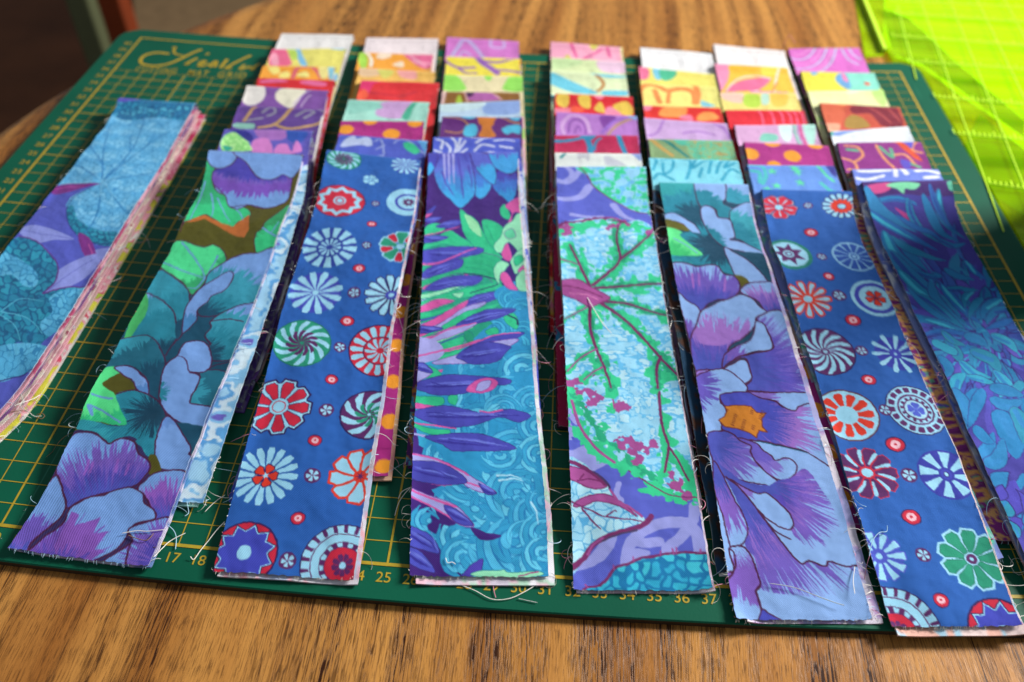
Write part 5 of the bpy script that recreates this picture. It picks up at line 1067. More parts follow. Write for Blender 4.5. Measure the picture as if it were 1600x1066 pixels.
('n','a24a92',.3,((2.14,18.36),(2.62,18.3),(2.97,18.58),(3.36,18.41)),21,5),
('n','a24a92',.3,((2.69,18.58),(2.77,19.17)),22,5),
('n','a24a92',.3,((2.39,16.43),(2.08,16.66)),23,5),
('n','a24a92',.3,((4.08,19.85),(4.31,20.47),(4.63,20.77)),24,5),
('n','a24a92',.3,((.19,15.35),(.6,15.17)),25,5),
('l','742560',.14,((4.12,14.35),(3.98,16.19),(3.95,17.58),(4.08,18.46),(3.78,19.64)),.3),
('l','742560',.1,((4.08,18.46),(4.4,19.11),(4.7,20.08)),.4),
('l','a24a92',.13,((1.69,14.61),(1.91,15.35),(2.01,16.6)),.4),
('l','742560',.06,((1.6,14.48),(1.22,14.86),(.88,15.11)),0),
('l','a24a92',.12,((.2,16.26),(.48,17.47),(1.09,18.58),(1.81,19.25)),0),
('l','742560',.05,((2.83,20.01),(3.84,20.67),(4.89,20.83)),0),
('n','2ecb8e',.56,((1.39,9.64),(.99,8.36),(.53,6.81)),40,3.4),
('n','2ecb8e',.56,((1.51,9.5),(2.37,8.65),(2.99,7.78),(2.94,6.43),(3.12,5.28)),41,3.4),
('n','2ecb8e',.56,((2.99,7.78),(3.82,7.03),(4.78,5.91)),42,3.4),
('n','2ecb8e',.56,((1.65,9.67),(3.04,9.57),(4.94,9.36)),43,3.4),
('n','2ecb8e',.56,((1.8,10.53),(3.15,10.67),(4.85,11.36)),44,3.4),
('n','2ecb8e',.56,((1.8,10.6),(2.86,11.6),(3.75,12.81),(4.25,13.68),(4.97,14.88)),45,3.4),
('n','2ecb8e',.56,((4.32,13.74),(4.09,14.41),(3.98,15.46)),46,3.4),
('n','2ecb8e',.56,((1.32,10.73),(1.22,12.05),(1.42,13.32),(1.74,14.41),(1.94,15.47)),47,3.4),
('n','2ecb8e',.26,((1.43,13.38),(.7,13.87),(.09,14.65)),48,3.4),
('n','2ecb8e',.26,((1.64,14.41),(1.24,14.65),(.78,15.12)),49,3.4),
('n','2ecb8e',.26,((1.26,10.84),(.72,11.2),(.03,11.69)),50,3.4),
('n','2ecb8e',.26,((-.01,7.88),(.47,8),(.94,8.25)),51,3.4),
('n','1fa57c',.26,((1.39,9.64),(.99,8.36),(.53,6.81)),60,4.2),
('n','1fa57c',.26,((1.51,9.5),(2.37,8.65),(2.99,7.78),(2.94,6.43),(3.12,5.28)),61,4.2),
('n','1fa57c',.26,((2.99,7.78),(3.82,7.03),(4.78,5.91)),62,4.2),
('n','1fa57c',.26,((1.65,9.67),(3.04,9.57),(4.94,9.36)),63,4.2),
('n','1fa57c',.26,((1.8,10.53),(3.15,10.67),(4.85,11.36)),64,4.2),
('n','1fa57c',.26,((1.8,10.6),(2.86,11.6),(3.75,12.81),(4.25,13.68),(4.97,14.88)),65,4.2),
('n','1fa57c',.26,((4.32,13.74),(4.09,14.41),(3.98,15.46)),66,4.2),
('n','1fa57c',.26,((1.32,10.73),(1.22,12.05),(1.42,13.32),(1.74,14.41),(1.94,15.47)),67,4.2),
('n','1fa57c',.1,((1.43,13.38),(.7,13.87),(.09,14.65)),68,4.2),
('n','1fa57c',.1,((1.64,14.41),(1.24,14.65),(.78,15.12)),69,4.2),
('n','1fa57c',.1,((1.26,10.84),(.72,11.2),(.03,11.69)),70,4.2),
('n','1fa57c',.1,((-.01,7.88),(.47,8),(.94,8.25)),71,4.2),
('n','2ecb8e',.5,((-.04,6.08),(.94,5.46),(2.32,5.1),(3.65,5.37),(4.77,5.55)),80,3.4),
('n','a24a92',.3,((-.02,5.46),(.49,5.37),(.34,6.08)),81,6),
('n','a24a92',.22,((2.63,5.46),(3.46,5.01),(3.56,5.19)),82,6),
('n','a24a92',.25,((4.68,5.82),(4.88,5.55)),83,4),
('l','742560',.17,((1.39,9.64),(.99,8.36),(.53,6.81)),.45),
('l','742560',.17,((1.51,9.5),(2.37,8.65),(2.99,7.78),(2.94,6.43),(3.12,5.28)),.45),
('l','742560',.17,((2.99,7.78),(3.82,7.03),(4.78,5.91)),.45),
('l','742560',.17,((1.65,9.67),(3.04,9.57),(4.94,9.36)),.45),
('l','742560',.17,((1.8,10.53),(3.15,10.67),(4.85,11.36)),.45),
('l','742560',.17,((1.8,10.6),(2.86,11.6),(3.75,12.81),(4.25,13.68),(4.97,14.88)),.45),
('l','742560',.17,((4.32,13.74),(4.09,14.41),(3.98,15.46)),.45),
('l','742560',.17,((1.32,10.73),(1.22,12.05),(1.42,13.32),(1.74,14.41),(1.94,15.47)),.45),
('l','a24a92',.1,((1.43,13.38),(.7,13.87),(.09,14.65)),.45),
('l','a24a92',.1,((1.64,14.41),(1.24,14.65),(.78,15.12)),.45),
('l','a24a92',.1,((1.26,10.84),(.72,11.2),(.03,11.69)),.45),
('l','a24a92',.1,((-.01,7.88),(.47,8),(.94,8.25)),.45),
('l','a24a92',.14,((-.08,5.51),(.39,5.1),(1.19,4.94),(2.23,4.61),(3.03,4.65),(3.48,5.07)),0),
('n','742560',.12,((-.08,5.51),(.39,5.1),(1.19,4.94),(2.23,4.61),(3.48,5.07)),84,8),
('p','a24a92',((-.08,9.36),(.73,9.15),(1.44,9.64),(2.3,10.26),(1.8,10.63),(1.26,10.9),(.66,10.46),(-.11,9.99)),'742560',.05,1),
('l','742560',.07,((-.04,9.57),(.8,9.71),(1.93,10.26)),0),
('l','d078b0',.07,((.36,10.05),(1.1,10.12),(1.71,10.4)),0),
('l','e0e0f0',.025,((1.19,10.33),(1.73,11.53),(2.18,12.44)),0),
('v',((-.14,19.34),(.51,19.23),(.94,19.65),(1.45,20.27),(1.78,20.88),(2.27,21.27),(2.77,21.73),(2.65,21.94),(2.02,22.15),(1.23,22.53),(.79,22.83),(.43,23.37),(-.24,23.82)),.42,('aee2f4','96d4f0'),'4fa8dc',.045,12,None,.06,1),
('p','a24a92',((-.23,19.45),(.4,19.5),(1.03,19.76),(1.45,20.32),(.9,20.43),(.37,20.19),(-.25,19.89)),'742560',.05,1),
('p','a24a92',((.07,21.18),(.53,20.78),(1.33,20.68),(1.85,20.98),(2.5,21.67),(1.74,21.18),(.96,20.98),(.51,21.18)),'742560',.04,1),
('l','742560',.07,((-.01,20.99),(.76,21.38),(1.36,21.67),(2.66,21.86)),.3),
('l','742560',.07,((.42,21.28),(.75,21.77),(1.07,22.15)),.3),
('l','742560',.07,((1.32,21.65),(1.64,21.42),(1.72,21.45)),.3),
('l','742560',.07,((.29,20.07),(.75,19.97),(1.28,20.17)),.3),
('l','742560',.07,((.38,19.97),(.57,19.76)),.3),
('l','742560',.17,((-.23,19.18),(.32,19.32),(.85,19.67),(1.36,20.22)),0),
('l','453060',.1,((.94,19.65),(1.46,20.19),(1.54,20.48)),0),
('l','a24a92',.1,((1.54,20.48),(1.84,21.03),(2.26,21.29),(2.67,21.67)),0),
('l','742560',.2,((3.05,21.63),(2.82,21.91),(2.37,22.17),(1.67,22.36),(1.1,22.58),(.7,22.91),(.43,23.32),(-.04,23.75)),0),
('l','453a62',.08,((2.45,22.24),(1.75,22.42),(1.14,22.64)),0),
('l','a24a92',.1,((1.14,22.53),(.79,22.81),(.56,23.19)),0),
('v',((.23,24.84),(.4,24.57),(1.15,24.19),(1.58,23.74),(2.53,23.36),(3.39,23.19),(4.24,23.14),(4.99,23.21),(5.92,23.25),(5.62,24.95)),.46,('2fb6d8','28a8d0','3cc4dc'),'1076b0',.13,4,None,.06,1),
('l','742560',.1,((.31,24.62),(.52,24.4),(.81,24.39),(1.15,24.19),(1.54,23.74),(2.01,23.59),(2.53,23.36),(3.04,23.28),(3.39,23.19),(4.24,23.14),(5.08,23.22)),0),
('l','a24a92',.06,((3.73,23.19),(3.68,22.99)),0),
('l','a24a92',.06,((3.83,23.17),(3.84,22.95)),0),
('l','a24a92',.06,((3.22,23.22),(3.25,23.08)),0),
('l','a24a92',.06,((4.7,23.17),(4.72,23.03)),0),
('l','a24a92',.06,((2.23,23.47),(2.21,23.32)),0),
('l','a24a92',.06,((1.5,23.8),(1.49,23.64)),0),
('l','a24a92',.06,((.56,24.44),(.45,24.31)),0),
)),
'c6':('0a4460',(
('f',((-.22,-.75),(2.04,-.85),(1.85,1.09),(1.99,2.21),(2.2,4.28),(1.32,4.46),(.85,3.33),(.05,2.77),(-.08,1.58)),(1.66,2.72),(((1.66,2.74),'0c4a66'),((.98,2.15),'1c86a0'),((.04,1.57),'2ba0a8')),None,0,.6,20,2,1),
('f',((3.47,-.47),(5.13,-.54),(4.97,1.91),(4.23,1.87),(3.74,1.75),(3.47,1.45)),(3.42,2.47),(((3.42,2.49),'2a93b0'),((4.31,.79),'86aee8')),'43123a',.05,.4,20,3,1),
('f',((2,-.41),(3.42,-.25),(3.51,1.03),(3.31,1.76),(3.72,2.21),(3.71,2.75),(3.45,3.1),(2.93,2.98),(2.82,2.29),(2.36,1.98),(2.05,2.11),(1.87,1.19)),(1.51,2.92),(((1.53,2.92),'1c8099'),((2.45,.86),'86aee8')),'43123a',.06,.35,22,4,1),
('f',((3.76,2.25),(4.97,1.91),(4.94,6.08),(3.9,4.9),(3.53,4.62),(3.59,3.67),(3.5,3.1)),(3.08,4.78),(((3.1,4.78),'1c8099'),((4.01,3.62),'35a0b4'),((4.5,2.83),'86aee8')),'43123a',.05,.5,20,5,1),
('f',((2.01,2.35),(2.29,2),(2.73,2.23),(2.93,2.98),(3.47,3.16),(3.58,4.02),(3.54,4.58),(3.27,4.79),(3.89,4.98),(4.97,5.96),(4.9,6.24),(3.73,5.71),(2.88,5.37),(2.31,4.47),(2.02,3.34)),(1.46,5.19),(((1.47,5.19),'1c8099'),((2.57,4.24),'86aee8')),'43123a',.06,.4,26,6,1),
('p','86aee8',((.01,2.89),(.54,2.76),(1.11,3.23),(1.57,3.7),(1.79,4.45),(1.35,4.31),(.94,3.66),(.35,3.39),(.02,3.32)),'43123a',.04,1),
('p','5c5a18',((-.03,3.32),(.47,3.42),(1.01,3.75),(1.21,4.2),(.63,4.18),(-.06,4.05)),None,.06,1),
('f',((-.07,4.13),(.74,4.29),(1.22,5.38),(1.62,6.05),(.72,6.17),(-.07,6.02)),(-.08,6.13),(((-.07,6.13),'35c070'),((.48,5.4),'5be08a')),None,.06,.35,16,0,1),
('l','6fa8d8',.08,((.31,4.86),(.85,5.3),(1.35,5.91)),0),
('f',((.66,4.48),(1.82,4.35),(2.54,5.16),(2.88,5.37),(2.95,6.7),(3.11,7.36),(2.52,7.17),(1.78,6.79),(.18,6.77),(-.09,6.16),(.72,6.2),(1.62,6.05),(1.19,5.38)),(2.58,5.25),(((2.58,5.23),'0b405c'),((1.57,6),'1c8099'),((.45,6.5),'28a0a8')),None,0,.7,22,7,1),
('p','0a4460',((3.35,5.86),(5.06,6.08),(5.1,8.28),(4.48,7.88),(4.24,7.1)),None,.06,1),
('p','86aee8',((2.84,5.43),(3.35,5.86),(3.94,6.49),(4.35,7.25),(4.53,7.95),(3.84,7.89),(3.21,7.95),(2.93,6.83)),'43123a',.05,1),
('p','5c5a18',((2.94,7.43),(3.38,7.42),(3.62,7.9),(3.08,8.1)),None,.06,1),
('f',((-.05,6.74),(.66,6.64),(1.2,6.87),(1.8,6.7),(2.27,6.78),(2.49,7.29),(2.94,7.43),(3.13,7.91),(3.01,8.43),(2.53,8.89),(1.91,8.96),(1.36,9.25),(.96,9.69),(.59,9.27),(.09,8.97),(-.07,7.8)),(.82,11.7),(((.82,11.69),'444eb2'),((1.44,8.79),'4c49b4'),((1.52,8.36),'6a55ba'),((1.61,7.16),'86aee8')),'43123a',.07,.8,28,8,1),
('l','9a62c0',.13,((.81,8.23),(.88,7.33)),.4),
('l','9a62c0',.13,((1.14,8.07),(1.22,7.32)),.4),
('l','9a62c0',.13,((2.28,8.41),(2.51,7.59)),.4),
('f',((.02,8.68),(.4,9.1),(.79,9.41),(.91,9.94),(.65,10.63),(.11,11.65),(.05,10.64)),(-.33,12.24),(((-.33,12.23),'4c41aa'),((.11,11.18),'6f54b6'),((.34,10.5),'86aee8')),'43123a',.06,.5,26,9,1),
('f',((3.06,8.43),(3.49,7.94),(4.22,7.82),(4.95,7.99),(5.01,9.57),(4.1,9.76),(3.8,9.1),(3.44,8.75)),(4.35,10.56),(((4.35,10.54),'444eb2'),((4.16,9.45),'6f54b6'),((3.98,8.81),'9a70c8'),((3.75,8.31),'86aee8')),'43123a',.06,.6,26,10,1),
('f',((.09,11.65),(.6,10.52),(.96,9.69),(1.45,9.37),(1.88,9.1),(2.29,8.95),(2.69,8.74),(3.13,8.61),(3.54,8.89),(3.77,9.35),(4.06,9.76),(3.51,10.05),(3.29,10.61),(2.61,11.29),(1.86,11.84),(1.32,13.04),(.1,13.4)),(.73,14.46),(((.73,14.45),'444eb2'),((1.12,12.34),'5a4cb4'),((1.25,11.63),'9a6cc4'),((2.22,10.46),'86aee8')),'43123a',.07,1.1,26,11,1),
('f',((.82,10.49),(1.59,9.79),(1.25,10.48),(2.25,9.77),(1.9,10.47),(2.76,10.45),(2.35,10.87),(2.01,11.54),(1.21,11.82),(.47,11.57)),(.73,14.46),(((.73,14.45),'9a6cc4'),((2.21,10.53),'86aee8')),None,0,.9,26,12,1),
('f',((3.51,10.08),(4.76,9.69),(5.01,12.27),(5.1,14.44),(3.68,14.41),(2.07,14.34),(2.51,13.58),(2.51,12.58),(2.13,12.52),(1.32,13.04),(2.15,12.42),(3.7,12.01),(3.91,11.53),(3.78,10.6)),(1.68,13.22),(((1.69,13.22),'444eb2'),((3.22,12.31),'5348b4'),((3.94,11.9),'6f5cc0'),((4.77,11.49),'86aee8')),'43123a',.07,1.1,34,13,1),
('f',((1.29,13.07),(1.54,12.34),(2.16,11.83),(2.88,11.42),(3.26,10.74),(3.38,10.33),(3.73,10.43),(3.84,11),(3.89,11.64),(3.71,11.99),(2.94,12.12),(2.15,12.42),(1.6,12.82)),(1.11,13.48),(((1.12,13.48),'444eb2'),((1.77,12.72),'6f54b6'),((2.3,12.19),'86aee8')),'43123a',.06,.6,26,14,1),
('f',((.04,13.4),(1.17,13.17),(1.74,12.87),(2.22,12.58),(2.51,12.7),(2.53,13.21),(2.52,13.61),(2.11,13.98),(1.97,14.35),(1.41,14.59),(.87,14.52),(.96,15.52),(-.05,15.53)),(-.66,14.96),(((-.65,14.96),'444eb2'),((.42,14.47),'8a6cc8'),((1.43,13.97),'86aee8')),'43123a',.07,.9,26,15,1),
('f',((.87,14.52),(1.41,14.62),(2.07,14.32),(3.68,14.41),(5.1,14.44),(5.19,15.57),(3.25,15.37),(2.36,14.91),(1.42,15.63),(.94,15.52)),(1.1,15.17),(((1.1,15.18),'444eb2'),((3.01,14.66),'6a5cc0'),((4.06,14.53),'86aee8')),'43123a',.06,.6,26,16,1),
('p','86aee8',((.07,16.38),(1.8,16.83),(3.98,17.32),(4.93,17.82),(4.88,22.27),(5,24.46),(-.04,24.48),(-.03,22.3)),None,.06,1),
('f',((-.16,13.8),(1.26,13.12),(2.09,13.89),(2.13,14.33),(1.66,14.53),(1,14.54),(.87,14.92),(1.03,15.29),(.98,15.59),(.72,15.9),(.69,16.28),(.02,16.6),(-.05,15.43)),(-.61,13.93),(((-.6,13.93),'5f4fb8'),((.61,14.3),'86aee8')),'43123a',.06,.7,26,17,1),
('f',((2.12,14.37),(3.38,14.4),(5.09,14.41),(5.04,15.2),(4.27,15.11),(4,15.34),(3.53,15.13),(3.28,14.82),(2.57,14.64)),(1.61,14.66),(((1.63,14.66),'7a62c0'),((3.32,14.63),'86aee8')),'43123a',.06,.5,26,18,1),
('f',((.94,14.54),(2.11,14.4),(2.57,14.64),(3.27,14.86),(3.52,15.15),(4.02,15.32),(4.27,15.09),(5.04,15.18),(5.07,17.99),(4.64,17.8),(4,17.26),(3.25,17.07),(2.3,16.85),(1.31,16.78),(.92,16.43),(.69,16.2),(.98,15.59),(1.03,15.29)),(1.16,15.41),(((1.17,15.41),'3f46b4'),((3.25,15.38),'5a50b8'),((3.51,15.62),'9468c4'),((4.66,15.96),'86aee8'),((4.22,16.8),'86aee8')),'43123a',.06,.9,30,19,1),
('p','c8781e',((1,15.14),(1.53,15.08),(2.17,15.15),(2.35,15.45),(2.73,15.48),(2.5,15.75),(2.42,16.14),(2.57,16.43),(2.23,16.35),(2.08,16.71),(1.78,16.44),(1.31,16.25),(.82,16.14),(.64,15.84),(.92,15.65),(1.06,15.38)),'6a2a20',.05,0),
('l','6a2a18',.035,((1.03,15.26),(1.13,15.33)),0),
('l','6a2a18',.035,((1.36,15.54),(1.46,15.61)),0),
('l','6a2a18',.035,((1.69,15.81),(1.79,15.88)),0),
('l','6a2a18',.035,((2.02,16.08),(2.11,16.15)),0),
('l','6a2a18',.035,((2.56,15.33),(2.66,15.4)),0),
('l','6a2a18',.035,((1.32,15.62),(1.42,15.7)),0),
('l','6a2a18',.035,((1.65,15.9),(1.75,15.97)),0),
('l','6a2a18',.035,((1.98,16.17),(2.08,16.24)),0),
('l','6a2a18',.035,((2.52,15.41),(2.62,15.48)),0),
('l','6a2a18',.035,((1.29,15.71),(1.39,15.78)),0),
('l','6a2a18',.035,((1.62,15.98),(1.72,16.05)),0),
('l','6a2a18',.035,((1.94,16.25),(2.04,16.32)),0),
('l','6a2a18',.035,((2.48,15.5),(2.58,15.57)),0),
('l','6a2a18',.035,((1.25,15.79),(1.35,15.87)),0),
('l','6a2a18',.035,((1.58,16.07),(1.68,16.14)),0),
('l','6a2a18',.035,((2.12,15.31),(2.22,15.38)),0),
('l','6a2a18',.035,((2.44,15.58),(2.54,15.66)),0),
('l','6a2a18',.035,((1.21,15.88),(1.31,15.95)),0),
('l','6a2a18',.035,((1.54,16.15),(1.64,16.22)),0),
('l','6a2a18',.035,((2.08,15.39),(2.18,15.47)),0),
('l','6a2a18',.035,((2.4,15.67),(2.5,15.74)),0),
('l','6a2a18',.035,((1.18,15.96),(1.28,16.03)),0),
('l','6a2a18',.035,((1.51,16.23),(1.6,16.3)),0),
('l','6a2a18',.035,((2.04,15.48),(2.14,15.55)),0),
('l','6a2a18',.035,((2.37,15.75),(2.46,15.83)),0),
('l','6a2a18',.035,((1.14,16.05),(1.24,16.12)),0),
('f',((1.22,16.74),(1.98,16.94),(2.23,17.29),(2.51,17.51),(2.63,17.71),(3.13,17.59),(3.43,17.78),(3.43,18.12),(3.14,18.46),(2.71,18.6),(2.19,18.32),(1.9,17.88),(1.57,17.52)),(1.28,16.95),(((1.29,16.95),'5f50b8'),((2.09,17.85),'7a66c4'),((2.64,18.01),'86aee8')),'43123a',.06,.6,30,20,1),
('f',((.06,16.57),(.68,16.35),(1.11,16.51),(1.35,16.86),(1.75,17.08),(1.69,17.41),(1.89,17.91),(2.21,18.32),(2.53,18.62),(2.42,18.92),(1.91,18.81),(1.11,18.64),(.56,18.34),(.12,17.77)),(.1,16.85),(((.11,16.85),'444eb2'),((.79,17.53),'6f5cc0'),((1.37,18.09),'86aee8')),'43123a',.06,.8,30,21,1),
('f',((2.51,18.64),(3.12,18.48),(3.7,18.06),(4,18.39),(4.22,19.04),(4.43,19.67),(4.5,20.9),(4.09,21.5),(3.29,21.51),(2.83,21.12),(2.65,20.72),(2.8,20.41),(2.63,19.9),(2.27,19.38),(1.95,19.12)),(1.75,18.63),(((1.76,18.63),'444eb2'),((2.61,19.05),'6048b4'),((3.02,19.37),'8a62c0'),((3.11,19.79),'6f55bc'),((3.83,20.09),'86aee8')),None,0,1.3,30,22,1),
('f',((.16,17.79),(.6,18.12),(1.11,18.64),(1.81,18.83),(2.36,18.93),(2.67,19.69),(2.09,20.32),(1.56,19.7),(1,19.18),(.53,18.56)),(.16,17.79),(((.17,17.79),'444eb2'),((2.27,19.38),'5040b0')),None,.06,.35,16,0,1),
('f',((.67,18.59),(1.07,18.86),(1.65,19.19),(2.05,19.17),(2.43,19.59),(2.72,20),(2.81,20.43),(2.61,20.72),(2.22,20.58),(1.83,20.24),(1.58,19.86),(1.08,19.23)),(.63,18.53),(((.64,18.53),'7a62c0'),((1.37,19.17),'86aee8')),'43123a',.06,.5,26,23,1),
('f',((.14,17.79),(.45,18.45),(.71,19.39),(.96,20.12),(1.02,20.85),(.69,21.38),(.29,21.5),(.18,20.33),(-.01,19.08)),(.14,17.99),(((.15,17.99),'444eb2'),((.36,19.08),'7a58bc'),((.47,20.48),'86aee8')),'43123a',.06,.8,26,24,1),
('f',((.54,18.48),(.95,18.91),(1.47,19.7),(1.87,20.54),(2.27,21.34),(2.6,21.92),(2.82,22.11),(3.05,21.99),(3.58,22.2),(3.81,22.01),(4.36,22.23),(5,22.12),(4.82,23.56),(4.09,23.39),(3.38,23.48),(2.71,23.39),(1.37,23.22),(1.12,22.95),(1.1,21.93),(.83,21.35),(1.07,20.75),(.91,19.83)),(.47,18.32),(((.48,18.32),'444eb2'),((1.49,20.12),'4c49b4'),((1.53,20.93),'9468c4'),((1.65,21.23),'6a55ba'),((3.04,22.66),'86aee8')),None,0,1.6,34,25,1),
('l','43123a',.07,((.54,18.48),(.95,18.91),(1.47,19.7),(1.87,20.54),(2.27,21.34),(2.6,21.92),(2.82,22.11),(3.05,21.99),(3.58,22.2),(3.81,22.01),(4.36,22.23),(5,22.12)),0),
('l','43123a',.06,((1.64,20.01),(2.01,20.72),(2.56,21.12)),0),
('f',((.22,21.55),(.72,21.45),(.96,21.74),(1.07,22.31),(1.12,22.95),(.94,23.24),(1.01,23.81),(.85,24.48),(-.12,24.48),(-.13,22.68),(.26,22.39)),(.47,21.33),(((.47,21.34),'86aee8'),((.43,21.92),'7a58bc'),((.34,23.32),'86aee8')),'43123a',.07,.7,24,26,1),
('l','43123a',.07,((1.12,22.95),(.93,23.22),(1,23.85),(.86,24.39)),0),
('p','3f46b4',((1,23.85),(1.27,23.98),(1.6,24.25),(1.81,24.47),(.84,24.48)),'43123a',.05,1),
('l','43123a',.06,((.22,21.55),(.37,21.72),(.32,22.3),(.04,22.72),(-.05,22.73)),0),
)),
'c7':('215cb2',(
('spokes',(.79,1.58),.1,1.04,5,'9ad8f4',1,.3,0,'241450',.05,1,1),
('spokes',(.79,1.58),.26,.98,5,'c8203c',.86,.3,0,None,.03,1,1),
('spokes',(.79,1.58),.31,.83,5,'9ad8f4',.1,.3,0,None,.03,1,1),
('e','9ad8f4',(.79,1.58),.17,None,None,.05),
('spokes',(4.15,1.31),.53,1.05,15,'9ad8f4',.8,0,0,'241450',.04,1,1),
('star',(4.15,1.31),.69,.5,13,'dd3422',0,None,.03,0,1),
('e','241450',(4.15,1.31),.25,None,None,.05),
('e','9ad8f4',(4.15,1.31),.21,None,None,.05),
('e','1f8070',(.66,5.4),1.18,1.12,None,.05),
('e','9ad8f4',(.66,5.4),.97,.92,None,.05),
('star',(.66,5.4),.83,.45,7,'56205e',0,None,.03,0,1),
('e','9ad8f4',(.66,5.4),.28,None,None,.05),
('e','56205e',(.66,5.4),.18,None,None,.05),
('e','9ad8f4',(.66,5.4),.11,None,None,.05),
('e','8cc4ec',(3.96,5.46),1.09,None,None,.05),
('e','2250ae',(3.96,5.46),.98,None,None,.05),
('spokes',(3.96,5.46),.22,1.04,12,'8cc4ec',.22,0,0,None,.03,0,1),
('e','8cc4ec',(3.96,5.46),.28,None,None,.05),
('e','2250ae',(3.96,5.46),.19,None,None,.05),
('e','8cc4ec',(3.96,5.46),.11,None,None,.05),
('spokes',(.8,8.42),.11,1.11,11,'9ad8f4',.66,0,0,'dd3422',.09,1,1),
('e','dd3422',(.8,8.42),.33,None,None,.05),
('e','9ad8f4',(.8,8.42),.22,None,None,.05),
('e','9ad8f4',(4.09,8.35),1.18,None,None,.05),
('e','3a42b6',(4.09,8.35),.99,None,None,.05),
('e','9ad8f4',(4.09,8.35),.78,None,None,.05),
('spokes',(4.09,8.35),0,.5,5,'dd3422',.8,.3,0,'241450',.03,1,1),
('e','56205e',(.82,11.53),1.33,None,'241450',.05),
('spokes',(.82,11.53),.2,1.26,13,'9ad8f4',.55,0,.7,None,.03,1,1),
('e','9ad8f4',(.82,11.53),.11,None,None,.05),
('e','3038a8',(4.01,11.68),.95,None,None,.05),
('spokes',(4.01,11.68),.28,1.12,10,'9ad8f4',.42,0,0,None,.03,1,1),
('e','3a42b6',(4.01,11.68),.25,None,None,.05),
('e','9ad8f4',(4.01,11.68),.078,None,None,.05),
('e','56205e',(2.37,1.32),.27,None,None,.05),
('spokes',(2.37,1.32),.027,.21,5,'9ad8f4',.66,.5,0,None,.03,1,1),
('e','241450',(2.23,3.63),.39,.35,None,.05),
('e','c8203c',(2.23,3.63),.34,.31,None,.05),
('e','f0c0cc',(2.23,3.63),.19,.18,None,.05),
('e','c8203c',(2.23,3.63),.059,None,None,.05),
('e','56205e',(2.3,5.54),.26,None,None,.05),
('spokes',(2.3,5.54),.026,.2,5,'9ad8f4',.66,.5,0,None,.03,1,1),
('e','241450',(2.22,6.94),.29,.27,None,.05),
('e','c8203c',(2.22,6.94),.26,.23,None,.05),
('e','f0c0cc',(2.22,6.94),.15,.14,None,.05),
('e','c8203c',(2.22,6.94),.045,None,None,.05),
('e','56205e',(2.35,8.2),.35,None,None,.05),
('spokes',(2.35,8.2),.035,.27,5,'9ad8f4',.66,.5,0,None,.03,1,1),
('e','241450',(2.6,9.75),.38,.34,None,.05),
('e','c8203c',(2.6,9.75),.33,.3,None,.05),
('e','f0c0cc',(2.6,9.75),.19,.18,None,.05),
('e','c8203c',(2.6,9.75),.058,None,None,.05),
('e','56205e',(2.47,11.53),.3,None,None,.05),
('spokes',(2.47,11.53),.03,.23,5,'9ad8f4',.66,.5,0,None,.03,1,1),
('e','241450',(2.27,13.19),.35,.31,None,.05),
('e','c8203c',(2.27,13.19),.31,.27,None,.05),
('e','f0c0cc',(2.27,13.19),.17,.17,None,.05),
('e','c8203c',(2.27,13.19),.053,None,None,.05),
('e','9ad8f4',(.81,14.99),1.3,None,'5a2430',.06),
('spokes',(.81,14.99),.47,1.12,11,'dd3422',.72,0,0,None,.03,1,1),
('e','9ad8f4',(3.8,14.78),1.25,None,'241450',.05),
('spokes',(3.8,14.78),.9,1.16,17,'56205e',.7,.2,0,None,.03,1,1),
('e','56205e',(3.8,14.78),.78,None,None,.05),
('e','9ad8f4',(3.8,14.78),.7,None,None,.05),
('spokes',(3.8,14.78),.5,.65,14,'56205e',.5,.2,0,None,.03,1,1),
('e','56205e',(3.8,14.78),.53,None,None,.05),
('e','a5d8f0',(3.8,14.78),.47,None,None,.05),
('spokes',(3.8,14.78),0,.38,4,'4658c8',.9,.2,0,None,.03,1,1),
('spokes',(.88,17.82),.24,1.2,10,'56205e',.9,0,0,'c8203c',.04,1,1),
('spokes',(.88,17.82),.42,1.08,10,'9ad8f4',.3,.12,.15,None,.03,1,1),
('e','c8203c',(.88,17.82),.31,None,None,.05),
('e','9ad8f4',(.88,17.82),.22,None,None,.05),
('e','3036a4',(4.02,17.86),1.13,None,None,.05),
('spokes',(4.02,17.86),.32,1.05,8,'9ad8f4',.55,.2,0,None,.03,0,1),
('e','3a42b6',(4.02,17.86),.23,None,None,.05),
('e','9ad8f4',(4.02,17.86),.1,None,'241450',.03),
('spokes',(.32,21.42),.1,1.02,11,'4a54c8',.95,0,0,None,.03,1,1),
('spokes',(.32,21.42),.31,.97,11,'9ad8f4',.55,0,0,None,.03,0,1),
('e','9ad8f4',(.32,21.42),.13,None,None,.05),
('spokes',(3.86,21.48),.13,1.32,9,'9ad8f4',1,0,0,None,.03,1,1),
('e','9ad8f4',(3.86,21.48),1.06,None,None,.05),
('spokes',(3.86,21.48),.29,1.19,9,'1f9474',.8,0,0,'17705c',.03,1,1),
('e','56205e',(3.86,21.48),.21,None,None,.05),
('e','9ad8f4',(3.86,21.48),.079,None,None,.05),
('e','9ad8f4',(.2,24.23),1.61,None,'241450',.04),
('spokes',(.2,24.23),1.29,1.59,22,'56205e',.35,.1,0,None,.03,0,1),
('e','56205e',(.2,24.23),1.26,None,None,.05),
('e','9ad8f4',(.2,24.23),1.21,None,None,.05),
('e','56205e',(.2,24.23),.92,None,None,.05),
('spokes',(.2,24.23),.71,.89,13,'9ad8f4',.5,.1,0,None,.03,0,1),
('e','c8203c',(.2,24.23),.68,None,None,.05),
('spokes',(.2,24.23),0,.42,9,'56205e',.9,.1,0,None,.03,1,1),
('e','9ad8f4',(.2,24.23),.13,None,None,.05),
('e','c8203c',(4.04,24.34),1.27,None,'241450',.07),
